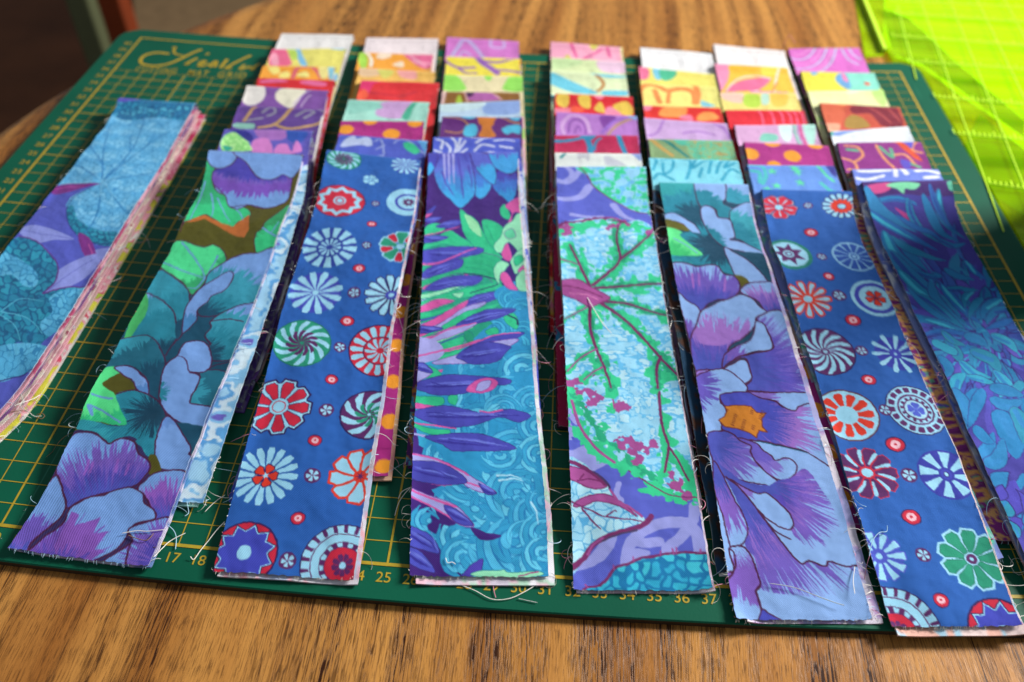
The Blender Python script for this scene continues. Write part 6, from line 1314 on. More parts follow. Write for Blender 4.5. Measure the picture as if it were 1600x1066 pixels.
('star',(4.04,24.34),1.21,.91,11,'9ad8f4',.1,'241450',.04,0,1),
('star',(4.04,24.34),1.1,.84,11,'3a42b6',.1,None,.03,0,1),
('e','9ad8f4',(4.04,24.34),.28,None,None,.05),
('e','56205e',(2.46,14.82),.28,None,None,.05),
('spokes',(2.46,14.82),.028,.22,5,'9ad8f4',.66,.5,0,None,.03,1,1),
('e','241450',(2.39,16.48),.41,.37,None,.05),
('e','c8203c',(2.39,16.48),.36,.32,None,.05),
('e','f0c0cc',(2.39,16.48),.2,.2,None,.05),
('e','c8203c',(2.39,16.48),.062,None,None,.05),
('e','56205e',(2.51,17.91),.33,None,None,.05),
('spokes',(2.51,17.91),.033,.26,5,'9ad8f4',.66,.5,0,None,.03,1,1),
('e','241450',(2.04,19.77),.39,.35,None,.05),
('e','c8203c',(2.04,19.77),.34,.31,None,.05),
('e','f0c0cc',(2.04,19.77),.19,.18,None,.05),
('e','c8203c',(2.04,19.77),.059,None,None,.05),
('e','56205e',(2.01,21.37),.29,None,None,.05),
('spokes',(2.01,21.37),.029,.23,5,'9ad8f4',.66,.5,0,None,.03,1,1),
('e','241450',(2.11,23.15),.3,.28,None,.05),
('e','c8203c',(2.11,23.15),.27,.24,None,.05),
('e','f0c0cc',(2.11,23.15),.15,.14,None,.05),
('e','c8203c',(2.11,23.15),.046,None,None,.05),
)),
'c8':('3f3a9c',(
('p','3c1c6c',((-.17,-.36),(5.07,-.16),(4.96,1.34),(3.52,1.47),(1.56,1.17),(-.47,1.47)),None,.06,1),
('p','d0488c',((.15,.48),(.77,.2),(1.51,.23),(1.26,.84),(.42,1.01)),None,.06,1),
('p','7ad8a8',((1.2,.43),(2.05,.1),(3,.36),(2.66,.85),(2.2,.74),(2.03,1.15),(1.74,.72)),None,.06,1),
('p','5fc8a8',((4.46,.25),(4.88,.16),(4.81,1.12),(4.53,.9)),None,.06,1),
('p','c03c90',((1.37,2.36),(2.05,3.17),(2.22,3.93),(1.77,3.34)),None,.06,1),
('leaf',(1.09,4.98),(2,7.94),.73,.058,'1c7ebc',None,None),
('leaf',(-3.27,12.78),(-.71,12.31),.71,-.093,'4a48b4',None,'2c50a4'),
('leaf',(-2.75,12.53),(-.22,12.24),.58,-.12,'1c78b0','2c2478',None),
('leaf',(1.23,17.82),(1.72,15.06),.66,-.082,'4d48b4',None,'2aa0d0'),
('leaf',(7.76,3.38),(5.3,7.61),.4,-.12,'3464bc','2c2478','2c50a4'),
('leaf',(1.17,18.22),(1.66,15.51),.47,.11,'5a50bc','2c2478','2aa0d0'),
('leaf',(-1.63,9.27),(.06,10.98),.73,.046,'1c7ebc',None,'2c50a4'),
('leaf',(-.99,17.46),(1.1,14.93),.41,-.1,'4a48b4',None,'2aa0d0'),
('leaf',(-1.14,17.57),(1.13,15.11),.62,-.039,'1c78b0','2c2478','2c50a4'),
('leaf',(-1.41,17.56),(.52,15.07),.48,-.005,'4d48b4',None,None),
('leaf',(4.42,3.64),(3.93,7.85),.36,.06,'3464bc','2c2478','2aa0d0'),
('leaf',(8.55,5.25),(5.61,8.65),.5,.019,'2a88bc',None,'2c50a4'),
('leaf',(2.39,17.6),(3.17,14.67),.65,.1,'1c7ebc',None,'2aa0d0'),
('leaf',(-2,16.36),(.12,14.05),.39,.06,'4a48b4',None,None),
('leaf',(7.87,3.14),(4.87,7.25),.73,-.098,'1c78b0','2c2478','2aa0d0'),
('leaf',(-1.78,16.68),(.16,14.14),.49,.1,'4d48b4',None,'2c50a4'),
('leaf',(-1.03,9.23),(.7,10.8),.42,-.1,'3464bc','2c2478',None),
('leaf',(-1.26,9.74),(.57,11.15),.59,.078,'3a56b8','2c2478','2aa0d0'),
('leaf',(-2.39,12.96),(.16,12.88),.72,-.11,'4a48b4',None,'2c50a4'),
('leaf',(-2.23,11.44),(-0,12.15),.64,.11,'1c78b0','2c2478',None),
('leaf',(1.6,5.54),(1.64,9.21),.52,-.084,'4d48b4',None,'2aa0d0'),
('leaf',(8.33,5.52),(5.26,8.64),.75,.085,'3464bc','2c2478','2c50a4'),
('leaf',(-2.14,11.67),(.25,11.82),.47,-.023,'5a50bc','2c2478','2aa0d0'),
('leaf',(1.57,6.11),(1.95,9.34),.39,-.055,'4a48b4',None,'2aa0d0'),
('leaf',(7.1,3.6),(4.65,7.84),.66,.066,'1c78b0','2c2478','2c50a4'),
('leaf',(4.03,4.11),(3.48,8.2),.5,.049,'4d48b4',None,None),
('leaf',(-.22,17.04),(1.25,14.19),.63,-.049,'3464bc','2c2478','2aa0d0'),
('leaf',(.32,8.23),(1.72,10.22),.45,.041,'5a50bc','2c2478',None),
('leaf',(-2.26,12.66),(.34,12.1),.67,-.037,'1c7ebc',None,'2aa0d0'),
('leaf',(2.19,5.54),(2.67,8.73),.49,.082,'3a56b8','2c2478','2c50a4'),
('leaf',(-1.23,10.48),(.79,11.53),.68,.1,'4d48b4',None,'2c50a4'),
('leaf',(-1.91,12.07),(.64,11.72),.64,-.079,'3464bc','2c2478',None),
('leaf',(6.7,4.44),(4.51,8.56),.52,.03,'2a88bc',None,'2aa0d0'),
('leaf',(6.56,4.35),(4.49,8.53),.36,-.082,'5a50bc','2c2478','2c50a4'),
('leaf',(-2.05,13.35),(.58,12.74),.62,.031,'1c7ebc',None,None),
('leaf',(1.35,16.48),(2.56,13.44),.48,-.076,'4a48b4',None,'2c50a4'),
('leaf',(2.18,16.23),(2.73,13.34),.5,.027,'1c78b0','2c2478',None),
('leaf',(.67,8.04),(2.15,9.96),.35,-.023,'4d48b4',None,'2aa0d0'),
('leaf',(.08,16.57),(1.94,13.74),.68,-.03,'3464bc','2c2478','2c50a4'),
('leaf',(-1.05,15.87),(1.01,13.27),.68,-.019,'1c7ebc',None,'2c50a4'),
('leaf',(7.27,5.39),(4.49,8.95),.41,.023,'3a56b8','2c2478',None),
('leaf',(-.21,8.73),(1.71,10.01),.59,-.036,'4a48b4',None,'2aa0d0'),
('leaf',(1.47,7.57),(2.33,10.02),.71,-.03,'3464bc','2c2478','2aa0d0'),
('leaf',(-1.42,13.38),(1.17,12.46),.74,-.029,'2a88bc',None,'2c50a4'),
('leaf',(.96,8.11),(2.33,10.01),.55,-.02,'1c7ebc',None,'2aa0d0'),
('leaf',(-.76,16.24),(1.28,13.66),.46,-.006,'3a56b8','2c2478','2c50a4'),
('leaf',(-1.32,13),(1.25,11.99),.68,-.12,'1c78b0','2c2478','2aa0d0'),
('leaf',(-.32,10.16),(1.76,10.78),.66,-.061,'4d48b4',None,'2c50a4'),
('leaf',(.61,16.01),(1.82,13.23),.47,.026,'3464bc','2c2478',None),
('leaf',(-1.29,12.07),(1.22,11.75),.65,-.092,'2a88bc',None,'2aa0d0'),
('leaf',(5.58,5.73),(3.79,9.39),.48,-.049,'5a50bc','2c2478','2c50a4'),
('leaf',(-.39,10.24),(1.51,11.21),.65,.022,'1c7ebc',None,None),
('leaf',(-1.52,12.71),(1.17,11.8),.57,-.12,'4a48b4',None,'2c50a4'),
('leaf',(5.98,5.88),(3.96,9.43),.63,.032,'1c78b0','2c2478',None),
('leaf',(-1.25,11.83),(1.19,11.82),.51,.084,'4d48b4',None,'2aa0d0'),
('leaf',(2.18,15.75),(2.53,13.16),.38,.081,'3464bc','2c2478','2c50a4'),
('leaf',(3.79,6.18),(2.98,9.66),.66,.099,'2a88bc',None,None),
('leaf',(3.46,15.17),(3.2,12.84),.55,-.041,'5a50bc','2c2478','2aa0d0'),
('leaf',(3.2,15.39),(2.95,13.04),.38,-.065,'1c7ebc',None,'2c50a4'),
('leaf',(6.86,6.32),(4.34,9.55),.36,.053,'3a56b8','2c2478',None),
('leaf',(3.84,6.73),(3.3,9.76),.44,.035,'1c78b0','2c2478','2c50a4'),
('leaf',(3.6,14.79),(3.06,12.79),.41,.027,'3464bc','2c2478','2aa0d0'),
('leaf',(-.76,13.5),(1.52,12.25),.37,-.094,'2a88bc',None,'2c50a4'),
('leaf',(-.53,14.16),(1.7,12.69),.58,.058,'5a50bc','2c2478',None),
('leaf',(6.7,8.35),(4.22,10.21),.48,.024,'1c7ebc',None,'2aa0d0'),
('leaf',(-.86,11.56),(1.37,11.7),.37,.047,'3a56b8','2c2478','2c50a4'),
('leaf',(3.24,15.14),(3.13,12.8),.71,.013,'4a48b4',None,None),
('leaf',(1.86,8.11),(2.47,10.31),.45,.06,'1c78b0','2c2478','2aa0d0'),
('leaf',(.04,10.8),(1.75,11.45),.5,.057,'4d48b4',None,'2c50a4'),
('leaf',(2.58,15.47),(2.79,12.99),.38,.04,'3464bc','2c2478',None),
('leaf',(4.43,13.72),(3.51,12.21),.45,.09,'2a88bc',None,'2aa0d0'),
('leaf',(-.4,11.78),(1.71,11.5),.36,.054,'5a50bc','2c2478','2c50a4'),
('leaf',(1.77,15.18),(2.37,12.82),.62,.077,'4a48b4',None,'2c50a4'),
('leaf',(3.46,14.75),(3.28,12.56),.44,-.04,'1c78b0','2c2478',None),
('leaf',(1.76,8.43),(2.38,10.51),.4,.079,'4d48b4',None,'2aa0d0'),
('leaf',(2.48,7.44),(2.62,10.1),.69,.004,'3464bc','2c2478','2c50a4'),
('leaf',(1.27,8.81),(2.34,10.48),.51,-.097,'2a88bc',None,None),
('leaf',(-.44,11.77),(1.58,11.93),.54,.094,'3a56b8','2c2478',None),
('leaf',(1.92,8.41),(2.47,10.47),.39,-.083,'4a48b4',None,'2aa0d0'),
('leaf',(3.02,14.66),(3.07,12.51),.7,-.083,'1c78b0','2c2478','2c50a4'),
('leaf',(1.29,15.04),(2.49,12.72),.46,-.064,'4d48b4',None,None),
('leaf',(.15,11.69),(2,11.42),.5,.11,'3464bc','2c2478','2aa0d0'),
('leaf',(3.43,7.28),(2.99,10.04),.73,-.092,'2a88bc',None,'2c50a4'),
('leaf',(2.99,7.87),(2.93,10.24),.64,-.081,'5a50bc','2c2478',None),
('leaf',(2.27,14.62),(2.84,12.45),.38,-.024,'1c7ebc',None,'2aa0d0'),
('leaf',(5.91,10.92),(3.99,11.06),.54,-.052,'3a56b8','2c2478','2c50a4'),
('leaf',(4.41,7.08),(3.2,9.99),.45,.041,'4a48b4',None,None),
('leaf',(6.28,10.08),(4.1,10.82),.74,-.12,'1c78b0','2c2478','2aa0d0'),
('leaf',(4.93,13.01),(3.74,11.85),.37,.012,'4d48b4',None,'2c50a4'),
('leaf',(5.77,11.3),(3.95,11.21),.39,-.1,'3464bc','2c2478',None),
('leaf',(6.14,9.24),(4,10.77),.37,-.062,'2a88bc',None,'2aa0d0'),
('leaf',(4.88,12.64),(3.74,11.56),.45,-.022,'5a50bc','2c2478','2c50a4'),
('leaf',(.86,14.3),(2.37,12.44),.74,-.077,'1c7ebc',None,None),
('leaf',(.43,11.09),(2.04,11.38),.38,-.045,'3a56b8','2c2478','2aa0d0'),
('leaf',(3.93,13.71),(3.19,12.28),.59,.086,'4a48b4',None,'2c50a4'),
('leaf',(2.12,14.35),(2.69,12.36),.54,.017,'1c78b0','2c2478',None),
('leaf',(.01,13.77),(1.89,12.23),.72,-.046,'4d48b4',None,'2aa0d0'),
('leaf',(-.17,12.45),(1.81,11.98),.4,-.045,'3464bc','2c2478','2c50a4'),
('leaf',(4.32,13.4),(3.36,12.15),.48,-.089,'2a88bc',None,None),
('leaf',(4.22,13.05),(3.49,11.74),.52,.018,'5a50bc','2c2478','2aa0d0'),
('leaf',(1.72,14.29),(2.53,12.33),.37,-.072,'1c7ebc',None,'2c50a4'),
('leaf',(1.1,14.4),(2.44,12.44),.52,-.045,'3a56b8','2c2478',None),
('leaf',(4.48,7.84),(3.46,10.29),.61,.062,'4a48b4',None,'2aa0d0'),
('leaf',(1.42,9.8),(2.47,10.87),.61,.11,'1c78b0','2c2478','2c50a4'),
('leaf',(4.09,7.79),(3.15,10.29),.67,-.028,'4d48b4',None,None),
('leaf',(3.4,13.5),(3.18,11.93),.46,.042,'3464bc','2c2478','2aa0d0'),
('leaf',(1.32,14.02),(2.41,12.2),.57,-.11,'2a88bc',None,'2c50a4'),
('leaf',(4.47,12.39),(3.44,11.6),.69,.11,'5a50bc','2c2478',None),
('leaf',(2.1,9.39),(2.6,10.89),.49,-.041,'1c7ebc',None,'2aa0d0'),
('leaf',(5.1,11.78),(3.58,11.57),.64,-.097,'3a56b8','2c2478','2c50a4'),
('leaf',(1.15,10.78),(2.4,11.23),.53,.11,'4a48b4',None,None),
('leaf',(4.65,8.73),(3.33,10.65),.72,-.009,'1c78b0','2c2478','2aa0d0'),
('leaf',(.46,12.48),(2.16,11.73),.72,.008,'4d48b4',None,'2c50a4'),
('leaf',(5.37,10.94),(3.71,11.07),.68,-.019,'3464bc','2c2478',None),
('leaf',(4.72,12.59),(3.66,11.55),.58,-.004,'2a88bc',None,'2aa0d0'),
('leaf',(5.31,9.53),(3.57,10.77),.46,-.072,'5a50bc','2c2478','2c50a4'),
('leaf',(1.51,10.25),(2.52,11.07),.45,-.036,'1c7ebc',None,None),
('leaf',(1.59,14.51),(2.42,12.44),.69,.028,'3a56b8','2c2478','2aa0d0'),
('leaf',(.83,12.77),(2.34,11.76),.55,-.11,'4a48b4',None,'2c50a4'),
('leaf',(2.83,13.51),(2.89,11.97),.71,-.072,'1c78b0','2c2478',None),
('leaf',(4.59,8.86),(3.36,10.73),.7,.03,'4d48b4',None,'2aa0d0'),
('leaf',(4.63,8.87),(3.26,10.69),.55,.021,'3464bc','2c2478','2c50a4'),
('leaf',(2.63,13.73),(2.91,12.03),.36,-.045,'2a88bc',None,None),
('leaf',(.77,13.06),(2.3,11.88),.51,.12,'5a50bc','2c2478','2aa0d0'),
('leaf',(5.05,8.6),(3.54,10.58),.62,.009,'1c7ebc',None,'2c50a4'),
('leaf',(4.52,9),(3.31,10.79),.62,.005,'3a56b8','2c2478',None),
('leaf',(1.67,13.46),(2.69,11.92),.49,.019,'4a48b4',None,'2aa0d0'),
('leaf',(4.25,8.6),(3.2,10.63),.72,-.054,'1c78b0','2c2478','2c50a4'),
('leaf',(3.5,9.26),(3.05,10.94),.62,.11,'4d48b4',None,None),
('leaf',(5.16,9.88),(3.53,11.02),.65,.027,'3464bc','2c2478','2aa0d0'),
('leaf',(2.35,13.7),(2.72,12.03),.45,.11,'2a88bc',None,'2c50a4'),
('leaf',(1.58,10.7),(2.5,11.38),.51,-.077,'5a50bc','2c2478',None),
('leaf',(2.74,9.05),(2.91,10.73),.6,-.027,'1c7ebc',None,'2aa0d0'),
('leaf',(3.6,13.01),(3.12,11.82),.64,-.03,'3a56b8','2c2478','2c50a4'),
('leaf',(4.64,10.11),(3.26,11.09),.46,.029,'4a48b4',None,None),
('leaf',(4.59,10.27),(3.25,11.17),.66,-.066,'1c78b0','2c2478','2aa0d0'),
('leaf',(4.04,12.35),(3.17,11.67),.7,.055,'4d48b4',None,'2c50a4'),
('leaf',(1.12,12.39),(2.5,11.66),.71,-.047,'3464bc','2c2478',None),
('leaf',(1.66,13.53),(2.57,11.93),.42,-.11,'2a88bc',None,'2aa0d0'),
('leaf',(3.45,12.89),(3.05,11.75),.42,-.074,'5a50bc','2c2478','2c50a4'),
('leaf',(2.1,10.08),(2.72,11.1),.64,-.11,'1c7ebc',None,None),
('leaf',(1.12,11.55),(2.47,11.4),.48,.084,'3a56b8','2c2478','2aa0d0'),
('leaf',(2.66,9.4),(2.76,10.98),.63,.082,'4a48b4',None,'2c50a4'),
('leaf',(1.62,11.59),(2.71,11.48),.41,-.098,'1c78b0','2c2478',None),
('leaf',(3.03,13.1),(3.02,11.73),.65,.057,'4d48b4',None,'2aa0d0'),
('leaf',(4.47,9.37),(3.27,10.95),.72,.11,'3464bc','2c2478','2c50a4'),
('leaf',(2.43,9.68),(2.7,11.09),.39,-.1,'2a88bc',None,None),
('leaf',(2.52,13.08),(2.86,11.69),.62,.058,'5a50bc','2c2478','2aa0d0'),
('leaf',(3.61,12.33),(3.04,11.55),.5,-.092,'1c7ebc',None,'2c50a4'),
('leaf',(2.32,10.38),(2.82,11.26),.55,.11,'3a56b8','2c2478',None),
('leaf',(4.08,10.99),(3,11.38),.64,-.049,'4a48b4',None,'2aa0d0'),
('leaf',(3.32,12.59),(3,11.58),.64,.1,'1c78b0','2c2478','2c50a4'),
('leaf',(1.65,12.38),(2.76,11.54),.63,.069,'4d48b4',None,None),
('leaf',(2.24,10.67),(2.82,11.35),.69,.005,'3464bc','2c2478','2aa0d0'),
('leaf',(3.77,11.95),(3.04,11.45),.62,-.1,'2a88bc',None,'2c50a4'),
('leaf',(2.25,12.63),(2.89,11.46),.74,.01,'5a50bc','2c2478',None),
('leaf',(1.3,12.61),(2.6,11.72),.49,.075,'1c7ebc',None,'2aa0d0'),
('leaf',(4.17,11.54),(3.14,11.4),.36,-.06,'3a56b8','2c2478','2c50a4'),
('leaf',(1.77,11.73),(2.81,11.45),.37,-.068,'4a48b4',None,None),
('leaf',(4.04,11.24),(3.01,11.39),.38,-.053,'1c78b0','2c2478','2aa0d0'),
('leaf',(4.24,11.02),(3.09,11.34),.37,-.026,'4d48b4',None,'2c50a4'),
('leaf',(3.68,10.06),(2.96,11.32),.71,.035,'3464bc','2c2478',None),
('leaf',(2.77,10.65),(2.94,11.47),.66,-.021,'2a88bc',None,'2aa0d0'),
('leaf',(4.27,10.28),(3.1,11.27),.5,.12,'5a50bc','2c2478','2c50a4'),
('leaf',(3.69,9.72),(2.99,11.17),.66,-.019,'1c7ebc',None,None),
('leaf',(4.27,11.18),(3.14,11.33),.52,-.055,'3a56b8','2c2478','2aa0d0'),
('leaf',(2.07,11.57),(2.95,11.4),.4,-.079,'4a48b4',None,'2c50a4'),
('leaf',(2.22,11.6),(3.04,11.36),.71,.092,'1c78b0','2c2478',None),
('leaf',(2.77,12.13),(2.95,11.22),.73,.024,'4d48b4',None,'2aa0d0'),
('leaf',(3.04,12.12),(2.9,11.31),.73,-.11,'3464bc','2c2478','2c50a4'),
('leaf',(2.79,12.38),(2.91,11.37),.65,-.03,'2a88bc',None,None),
('leaf',(3.34,10.64),(2.81,11.6),.74,.048,'5a50bc','2c2478','2aa0d0'),
('leaf',(3.18,11.82),(2.82,11.29),.5,-.032,'1c7ebc',None,'2c50a4'),
('leaf',(2.06,11.53),(2.94,11.41),.45,.016,'3a56b8','2c2478',None),
('leaf',(2.4,12.42),(2.94,11.35),.4,-.005,'4a48b4',None,'2aa0d0'),
('leaf',(3.03,10.9),(2.83,11.72),.52,.001,'1c78b0','2c2478','2c50a4'),
('leaf',(2.58,10.62),(2.91,11.41),.55,-.11,'4d48b4',None,None),
('leaf',(2.28,11.89),(3.07,11.25),.47,-.012,'3464bc','2c2478','2aa0d0'),
('leaf',(2.85,10.36),(2.9,11.39),.56,.051,'2a88bc',None,'2c50a4'),
('leaf',(3.94,10.98),(2.93,11.41),.47,-.08,'5a50bc','2c2478',None),
('leaf',(3.27,11.25),(2.59,11.59),.64,.007,'1c7ebc',None,'2aa0d0'),
('leaf',(1.97,12.1),(2.92,11.4),.57,.079,'3a56b8','2c2478','2c50a4'),
('l','2c2478',.61,((2.58,2.23),(1.62,1.58),(.54,1.72),(-.23,2.08)),2),
('l','1c7ebc',.55,((2.58,2.23),(1.62,1.58),(.54,1.72),(-.23,2.08)),2),
('l','2450a8',.2,((2.61,2.35),(1.65,1.7),(.56,1.84)),2),
('l','2c2478',.89,((.15,.48),(.44,2.31),(1.15,3.5),(2.08,4.47)),2),
('l','2280bc',.83,((.15,.48),(.44,2.31),(1.15,3.5),(2.08,4.47)),2),
('l','2c2478',.72,((-.18,2.47),(.72,3.85),(1.81,5),(2.79,5.93)),2),
('l','2270c0',.66,((-.18,2.47),(.72,3.85),(1.81,5),(2.79,5.93)),2),
('l','3ac0e0',.24,((-.15,2.59),(.74,3.96),(1.83,5.11)),2),
('l','2c2478',.52,((2.2,1.61),(2.17,3.18),(2.54,4.5),(3.2,5.43)),2),
('l','1c86b8',.46,((2.2,1.61),(2.17,3.18),(2.54,4.5),(3.2,5.43)),2),
('l','2450a8',.17,((2.23,1.73),(2.19,3.29),(2.56,4.61)),2),
('l','2c2478',.61,((3.08,1.24),(3.26,3.05),(3.47,4.55),(4.18,5.31)),2),
('l','1c7ebc',.55,((3.08,1.24),(3.26,3.05),(3.47,4.55),(4.18,5.31)),2),
('l','2c2478',.56,((3.95,.87),(3.8,2.69),(3.97,4.03),(4.58,5.16)),2),
('l','2280bc',.5,((3.95,.87),(3.8,2.69),(3.97,4.03),(4.58,5.16)),2),
('l','3ac0e0',.18,((3.98,1),(3.83,2.81),(3.99,4.14)),2),
('l','2c2478',.39,((3.52,.42),(3.68,2.09),(3.95,3.66),(4.28,4.6)),2),
('l','2270c0',.33,((3.52,.42),(3.68,2.09),(3.95,3.66),(4.28,4.6)),2),
('l','2450a8',.12,((3.55,.55),(3.7,2.21),(3.96,3.77)),2),
('l','2c2478',.61,((.49,4.74),(1.14,5.66),(2.04,6.4),(2.92,6.79)),2),
('l','1c86b8',.55,((.49,4.74),(1.14,5.66),(2.04,6.4),(2.92,6.79)),2),
('l','2c2478',.83,((.36,4.37),(.41,6.14),(1.06,7.48),(1.85,8.1)),2),
('l','1c7ebc',.77,((.36,4.37),(.41,6.14),(1.06,7.48),(1.85,8.1)),2),
('l','3ac0e0',.28,((.37,4.48),(.42,6.24),(1.08,7.57)),2),
('l','2c2478',.94,((.24,5.96),(.51,7.45),(1.2,8.63),(1.86,9.5)),2),
('l','2280bc',.88,((.24,5.96),(.51,7.45),(1.2,8.63),(1.86,9.5)),2),
('l','2450a8',.32,((.25,6.06),(.52,7.54),(1.21,8.72)),2),
('l','2c2478',.5,((1.35,3.13),(2.18,4.11),(2.89,4.52),(3.43,5.44)),2),
('l','2270c0',.44,((1.35,3.13),(2.18,4.11),(2.89,4.52),(3.43,5.44)),2),
('l','2c2478',.72,((.18,7.43),(.66,8.6),(1.54,9.75),(2.34,10.73)),2),
('l','1c86b8',.66,((.18,7.43),(.66,8.6),(1.54,9.75),(2.34,10.73)),2),
('l','3ac0e0',.24,((.19,7.52),(.67,8.69),(1.55,9.84)),2),
('l','2c2478',.39,((1.06,7.48),(1.51,7.79),(2.18,7.83),(1.84,7.52)),2),
('l','1c7ebc',.33,((1.06,7.48),(1.51,7.79),(2.18,7.83),(1.84,7.52)),2),
('l','2450a8',.12,((1.08,7.57),(1.53,7.88),(2.19,7.91)),2),
('l','2c2478',.61,((1.58,8.23),(1.43,9.2),(1.76,10.04),(2.39,11.13)),2),
('l','2280bc',.55,((1.58,8.23),(1.43,9.2),(1.76,10.04),(2.39,11.13)),2),
('l','2c2478',.61,((2.07,8.39),(2.29,9.24),(2.61,10.08),(3.13,10.9)),2),
('l','2270c0',.55,((2.07,8.39),(2.29,9.24),(2.61,10.08),(3.13,10.9)),2),
('l','3ac0e0',.2,((2.09,8.48),(2.3,9.33),(2.62,10.16)),2),
('l','2c2478',.61,((.61,9.02),(1.22,9.74),(1.76,10.57),(2.17,11.12)),2),
('l','1c86b8',.55,((.61,9.02),(1.22,9.74),(1.76,10.57),(2.17,11.12)),2),
('l','2450a8',.2,((.63,9.1),(1.23,9.82),(1.77,10.65)),2),
('l','2c2478',.45,((.22,8.58),(.68,9.71),(1.33,10.55),(2.06,11.37)),2),
('l','1c7ebc',.39,((.22,8.58),(.68,9.71),(1.33,10.55),(2.06,11.37)),2),
('l','2c2478',.5,((.38,10.5),(1.12,10.8),(1.91,11.23),(2.49,11.39)),2),
('l','2280bc',.44,((.38,10.5),(1.12,10.8),(1.91,11.23),(2.49,11.39)),2),
('l','3ac0e0',.16,((.39,10.58),(1.13,10.88),(1.92,11.31)),2),
('l','2c2478',.45,((-.04,11.52),(.91,11.31),(1.64,11.35),(2.43,11.52)),2),
('l','2270c0',.39,((-.04,11.52),(.91,11.31),(1.64,11.35),(2.43,11.52)),2),
('l','2450a8',.14,((-.03,11.6),(.92,11.39),(1.65,11.43)),2),
('l','2c2478',.45,((3.81,9.32),(3.15,9.84),(2.66,10.48)),2),
('l','1c86b8',.39,((3.81,9.32),(3.15,9.84),(2.66,10.48)),2),
('l','2c2478',.5,((4.62,9.5),(3.8,9.87),(3.25,10.65)),2),
('l','1c7ebc',.44,((4.62,9.5),(3.8,9.87),(3.25,10.65)),2),
('l','3ac0e0',.16,((4.63,9.58),(3.81,9.95)),2),
('l','2c2478',.5,((4.82,10.06),(4.11,10.16),(3.35,10.91)),2),
('l','2280bc',.44,((4.82,10.06),(4.11,10.16),(3.35,10.91)),2),
('l','2450a8',.16,((4.83,10.14),(4.12,10.24)),2),
('l','2c2478',.45,((4.74,10.72),(3.98,10.95),(3.23,11.17)),2),
('l','2270c0',.39,((4.74,10.72),(3.98,10.95),(3.23,11.17)),2),
('l','2c2478',.39,((3.61,8.75),(2.94,9.28),(2.67,9.95)),2),
('l','1c86b8',.33,((3.61,8.75),(2.94,9.28),(2.67,9.95)),2),
('l','3ac0e0',.12,((3.62,8.84),(2.95,9.36)),2),
('l','2c2478',.5,((3.19,5.08),(3.71,5.64),(4.46,5.5)),2),
('l','1c7ebc',.44,((3.19,5.08),(3.71,5.64),(4.46,5.5)),2),
('l','2450a8',.16,((3.21,5.18),(3.72,5.74)),2),
('l','2c2478',.5,((2.68,7.42),(3.07,7.87),(3.84,8.2)),2),
('l','2280bc',.44,((2.68,7.42),(3.07,7.87),(3.84,8.2)),2),
('l','2c2478',.45,((3.94,6.85),(4.07,7.63),(4.5,8.23)),2),
('l','2270c0',.39,((3.94,6.85),(4.07,7.63),(4.5,8.23)),2),
('l','3ac0e0',.14,((3.94,6.95),(4.08,7.72)),2),
('l','2c2478',.39,((2.29,8.69),(2.95,8.72),(3.77,8.9)),2),
('l','1c86b8',.33,((2.29,8.69),(2.95,8.72),(3.77,8.9)),2),
('l','2450a8',.12,((2.3,8.77),(2.96,8.81)),2),
('l','2c2478',.67,((1.01,11.83),(1.11,12.59),(1.01,13.08)),2),
('l','228cb0',.61,((1.01,11.83),(1.11,12.59),(1.01,13.08)),2),
('l','2480c0',.22,((1.02,11.91),(1.12,12.66)),2),
('l','2c2478',.72,((2.06,11.63),(2.53,11.78),(2.79,12.17)),2),
('l','2280bc',.66,((2.06,11.63),(2.53,11.78),(2.79,12.17)),2),
('l','2480c0',.24,((2.07,11.71),(2.54,11.86)),2),
('l','2c2478',.61,((3.38,11.57),(3.95,11.98),(4.08,12.61)),2),
('l','2ea4c8',.55,((3.38,11.57),(3.95,11.98),(4.08,12.61)),2),
('l','2480c0',.2,((3.39,11.64),(3.96,12.06)),2),
('l','2c2478',.61,((1.11,13.08),(1.48,13.71),(2.2,13.98)),2),
('l','2ea4c8',.55,((1.11,13.08),(1.48,13.71),(2.2,13.98)),2),
('l','2480c0',.2,((1.12,13.16),(1.49,13.78)),2),
('l','2c2478',.83,((1.99,12.51),(2.67,12.92),(2.76,13.65)),2),
('l','228cb0',.77,((1.99,12.51),(2.67,12.92),(2.76,13.65)),2),
('l','2480c0',.28,((2,12.59),(2.68,12.99)),2),
('l','2c2478',.45,((1.08,13.92),(1.74,14.08),(2.26,14.34)),2),
('l','2ea4c8',.39,((1.08,13.92),(1.74,14.08),(2.26,14.34)),2),
('l','2480c0',.14,((1.09,14),(1.76,14.15)),2),
('l','2c2478',.61,((2.56,13.64),(2.81,14.48),(2.17,15.03)),2),
('l','2ea4c8',.55,((2.56,13.64),(2.81,14.48),(2.17,15.03)),2),
('l','2480c0',.2,((2.57,13.71),(2.82,14.55)),2),
('l','2c2478',.61,((.03,14.81),(.48,14.13),(1.02,13.8)),2),
('l','2ea4c8',.55,((.03,14.81),(.48,14.13),(1.02,13.8)),2),
('l','2480c0',.2,((.04,14.88),(.5,14.2)),2),
('l','2c2478',.5,((2.86,14.83),(3.47,14.4)),2),
('l','228cb0',.44,((2.86,14.83),(3.47,14.4)),2),
('l','2480c0',.16,((2.87,14.9),),2),
('l','2c2478',.56,((.18,12.79),(.35,13.41),(.02,13.99)),2),
('l','2280bc',.5,((.18,12.79),(.35,13.41),(.02,13.99)),2),
('l','2480c0',.18,((.19,12.87),(.36,13.48)),2),
('l','2c2478',.61,((.38,12.05),(.95,12.46)),2),
('l','2ea4c8',.55,((.38,12.05),(.95,12.46)),2),
('l','2480c0',.2,((.39,12.13),),2),
('l','2c2478',.5,((1.01,11.32),(1.22,11.84),(1.74,12.12)),2),
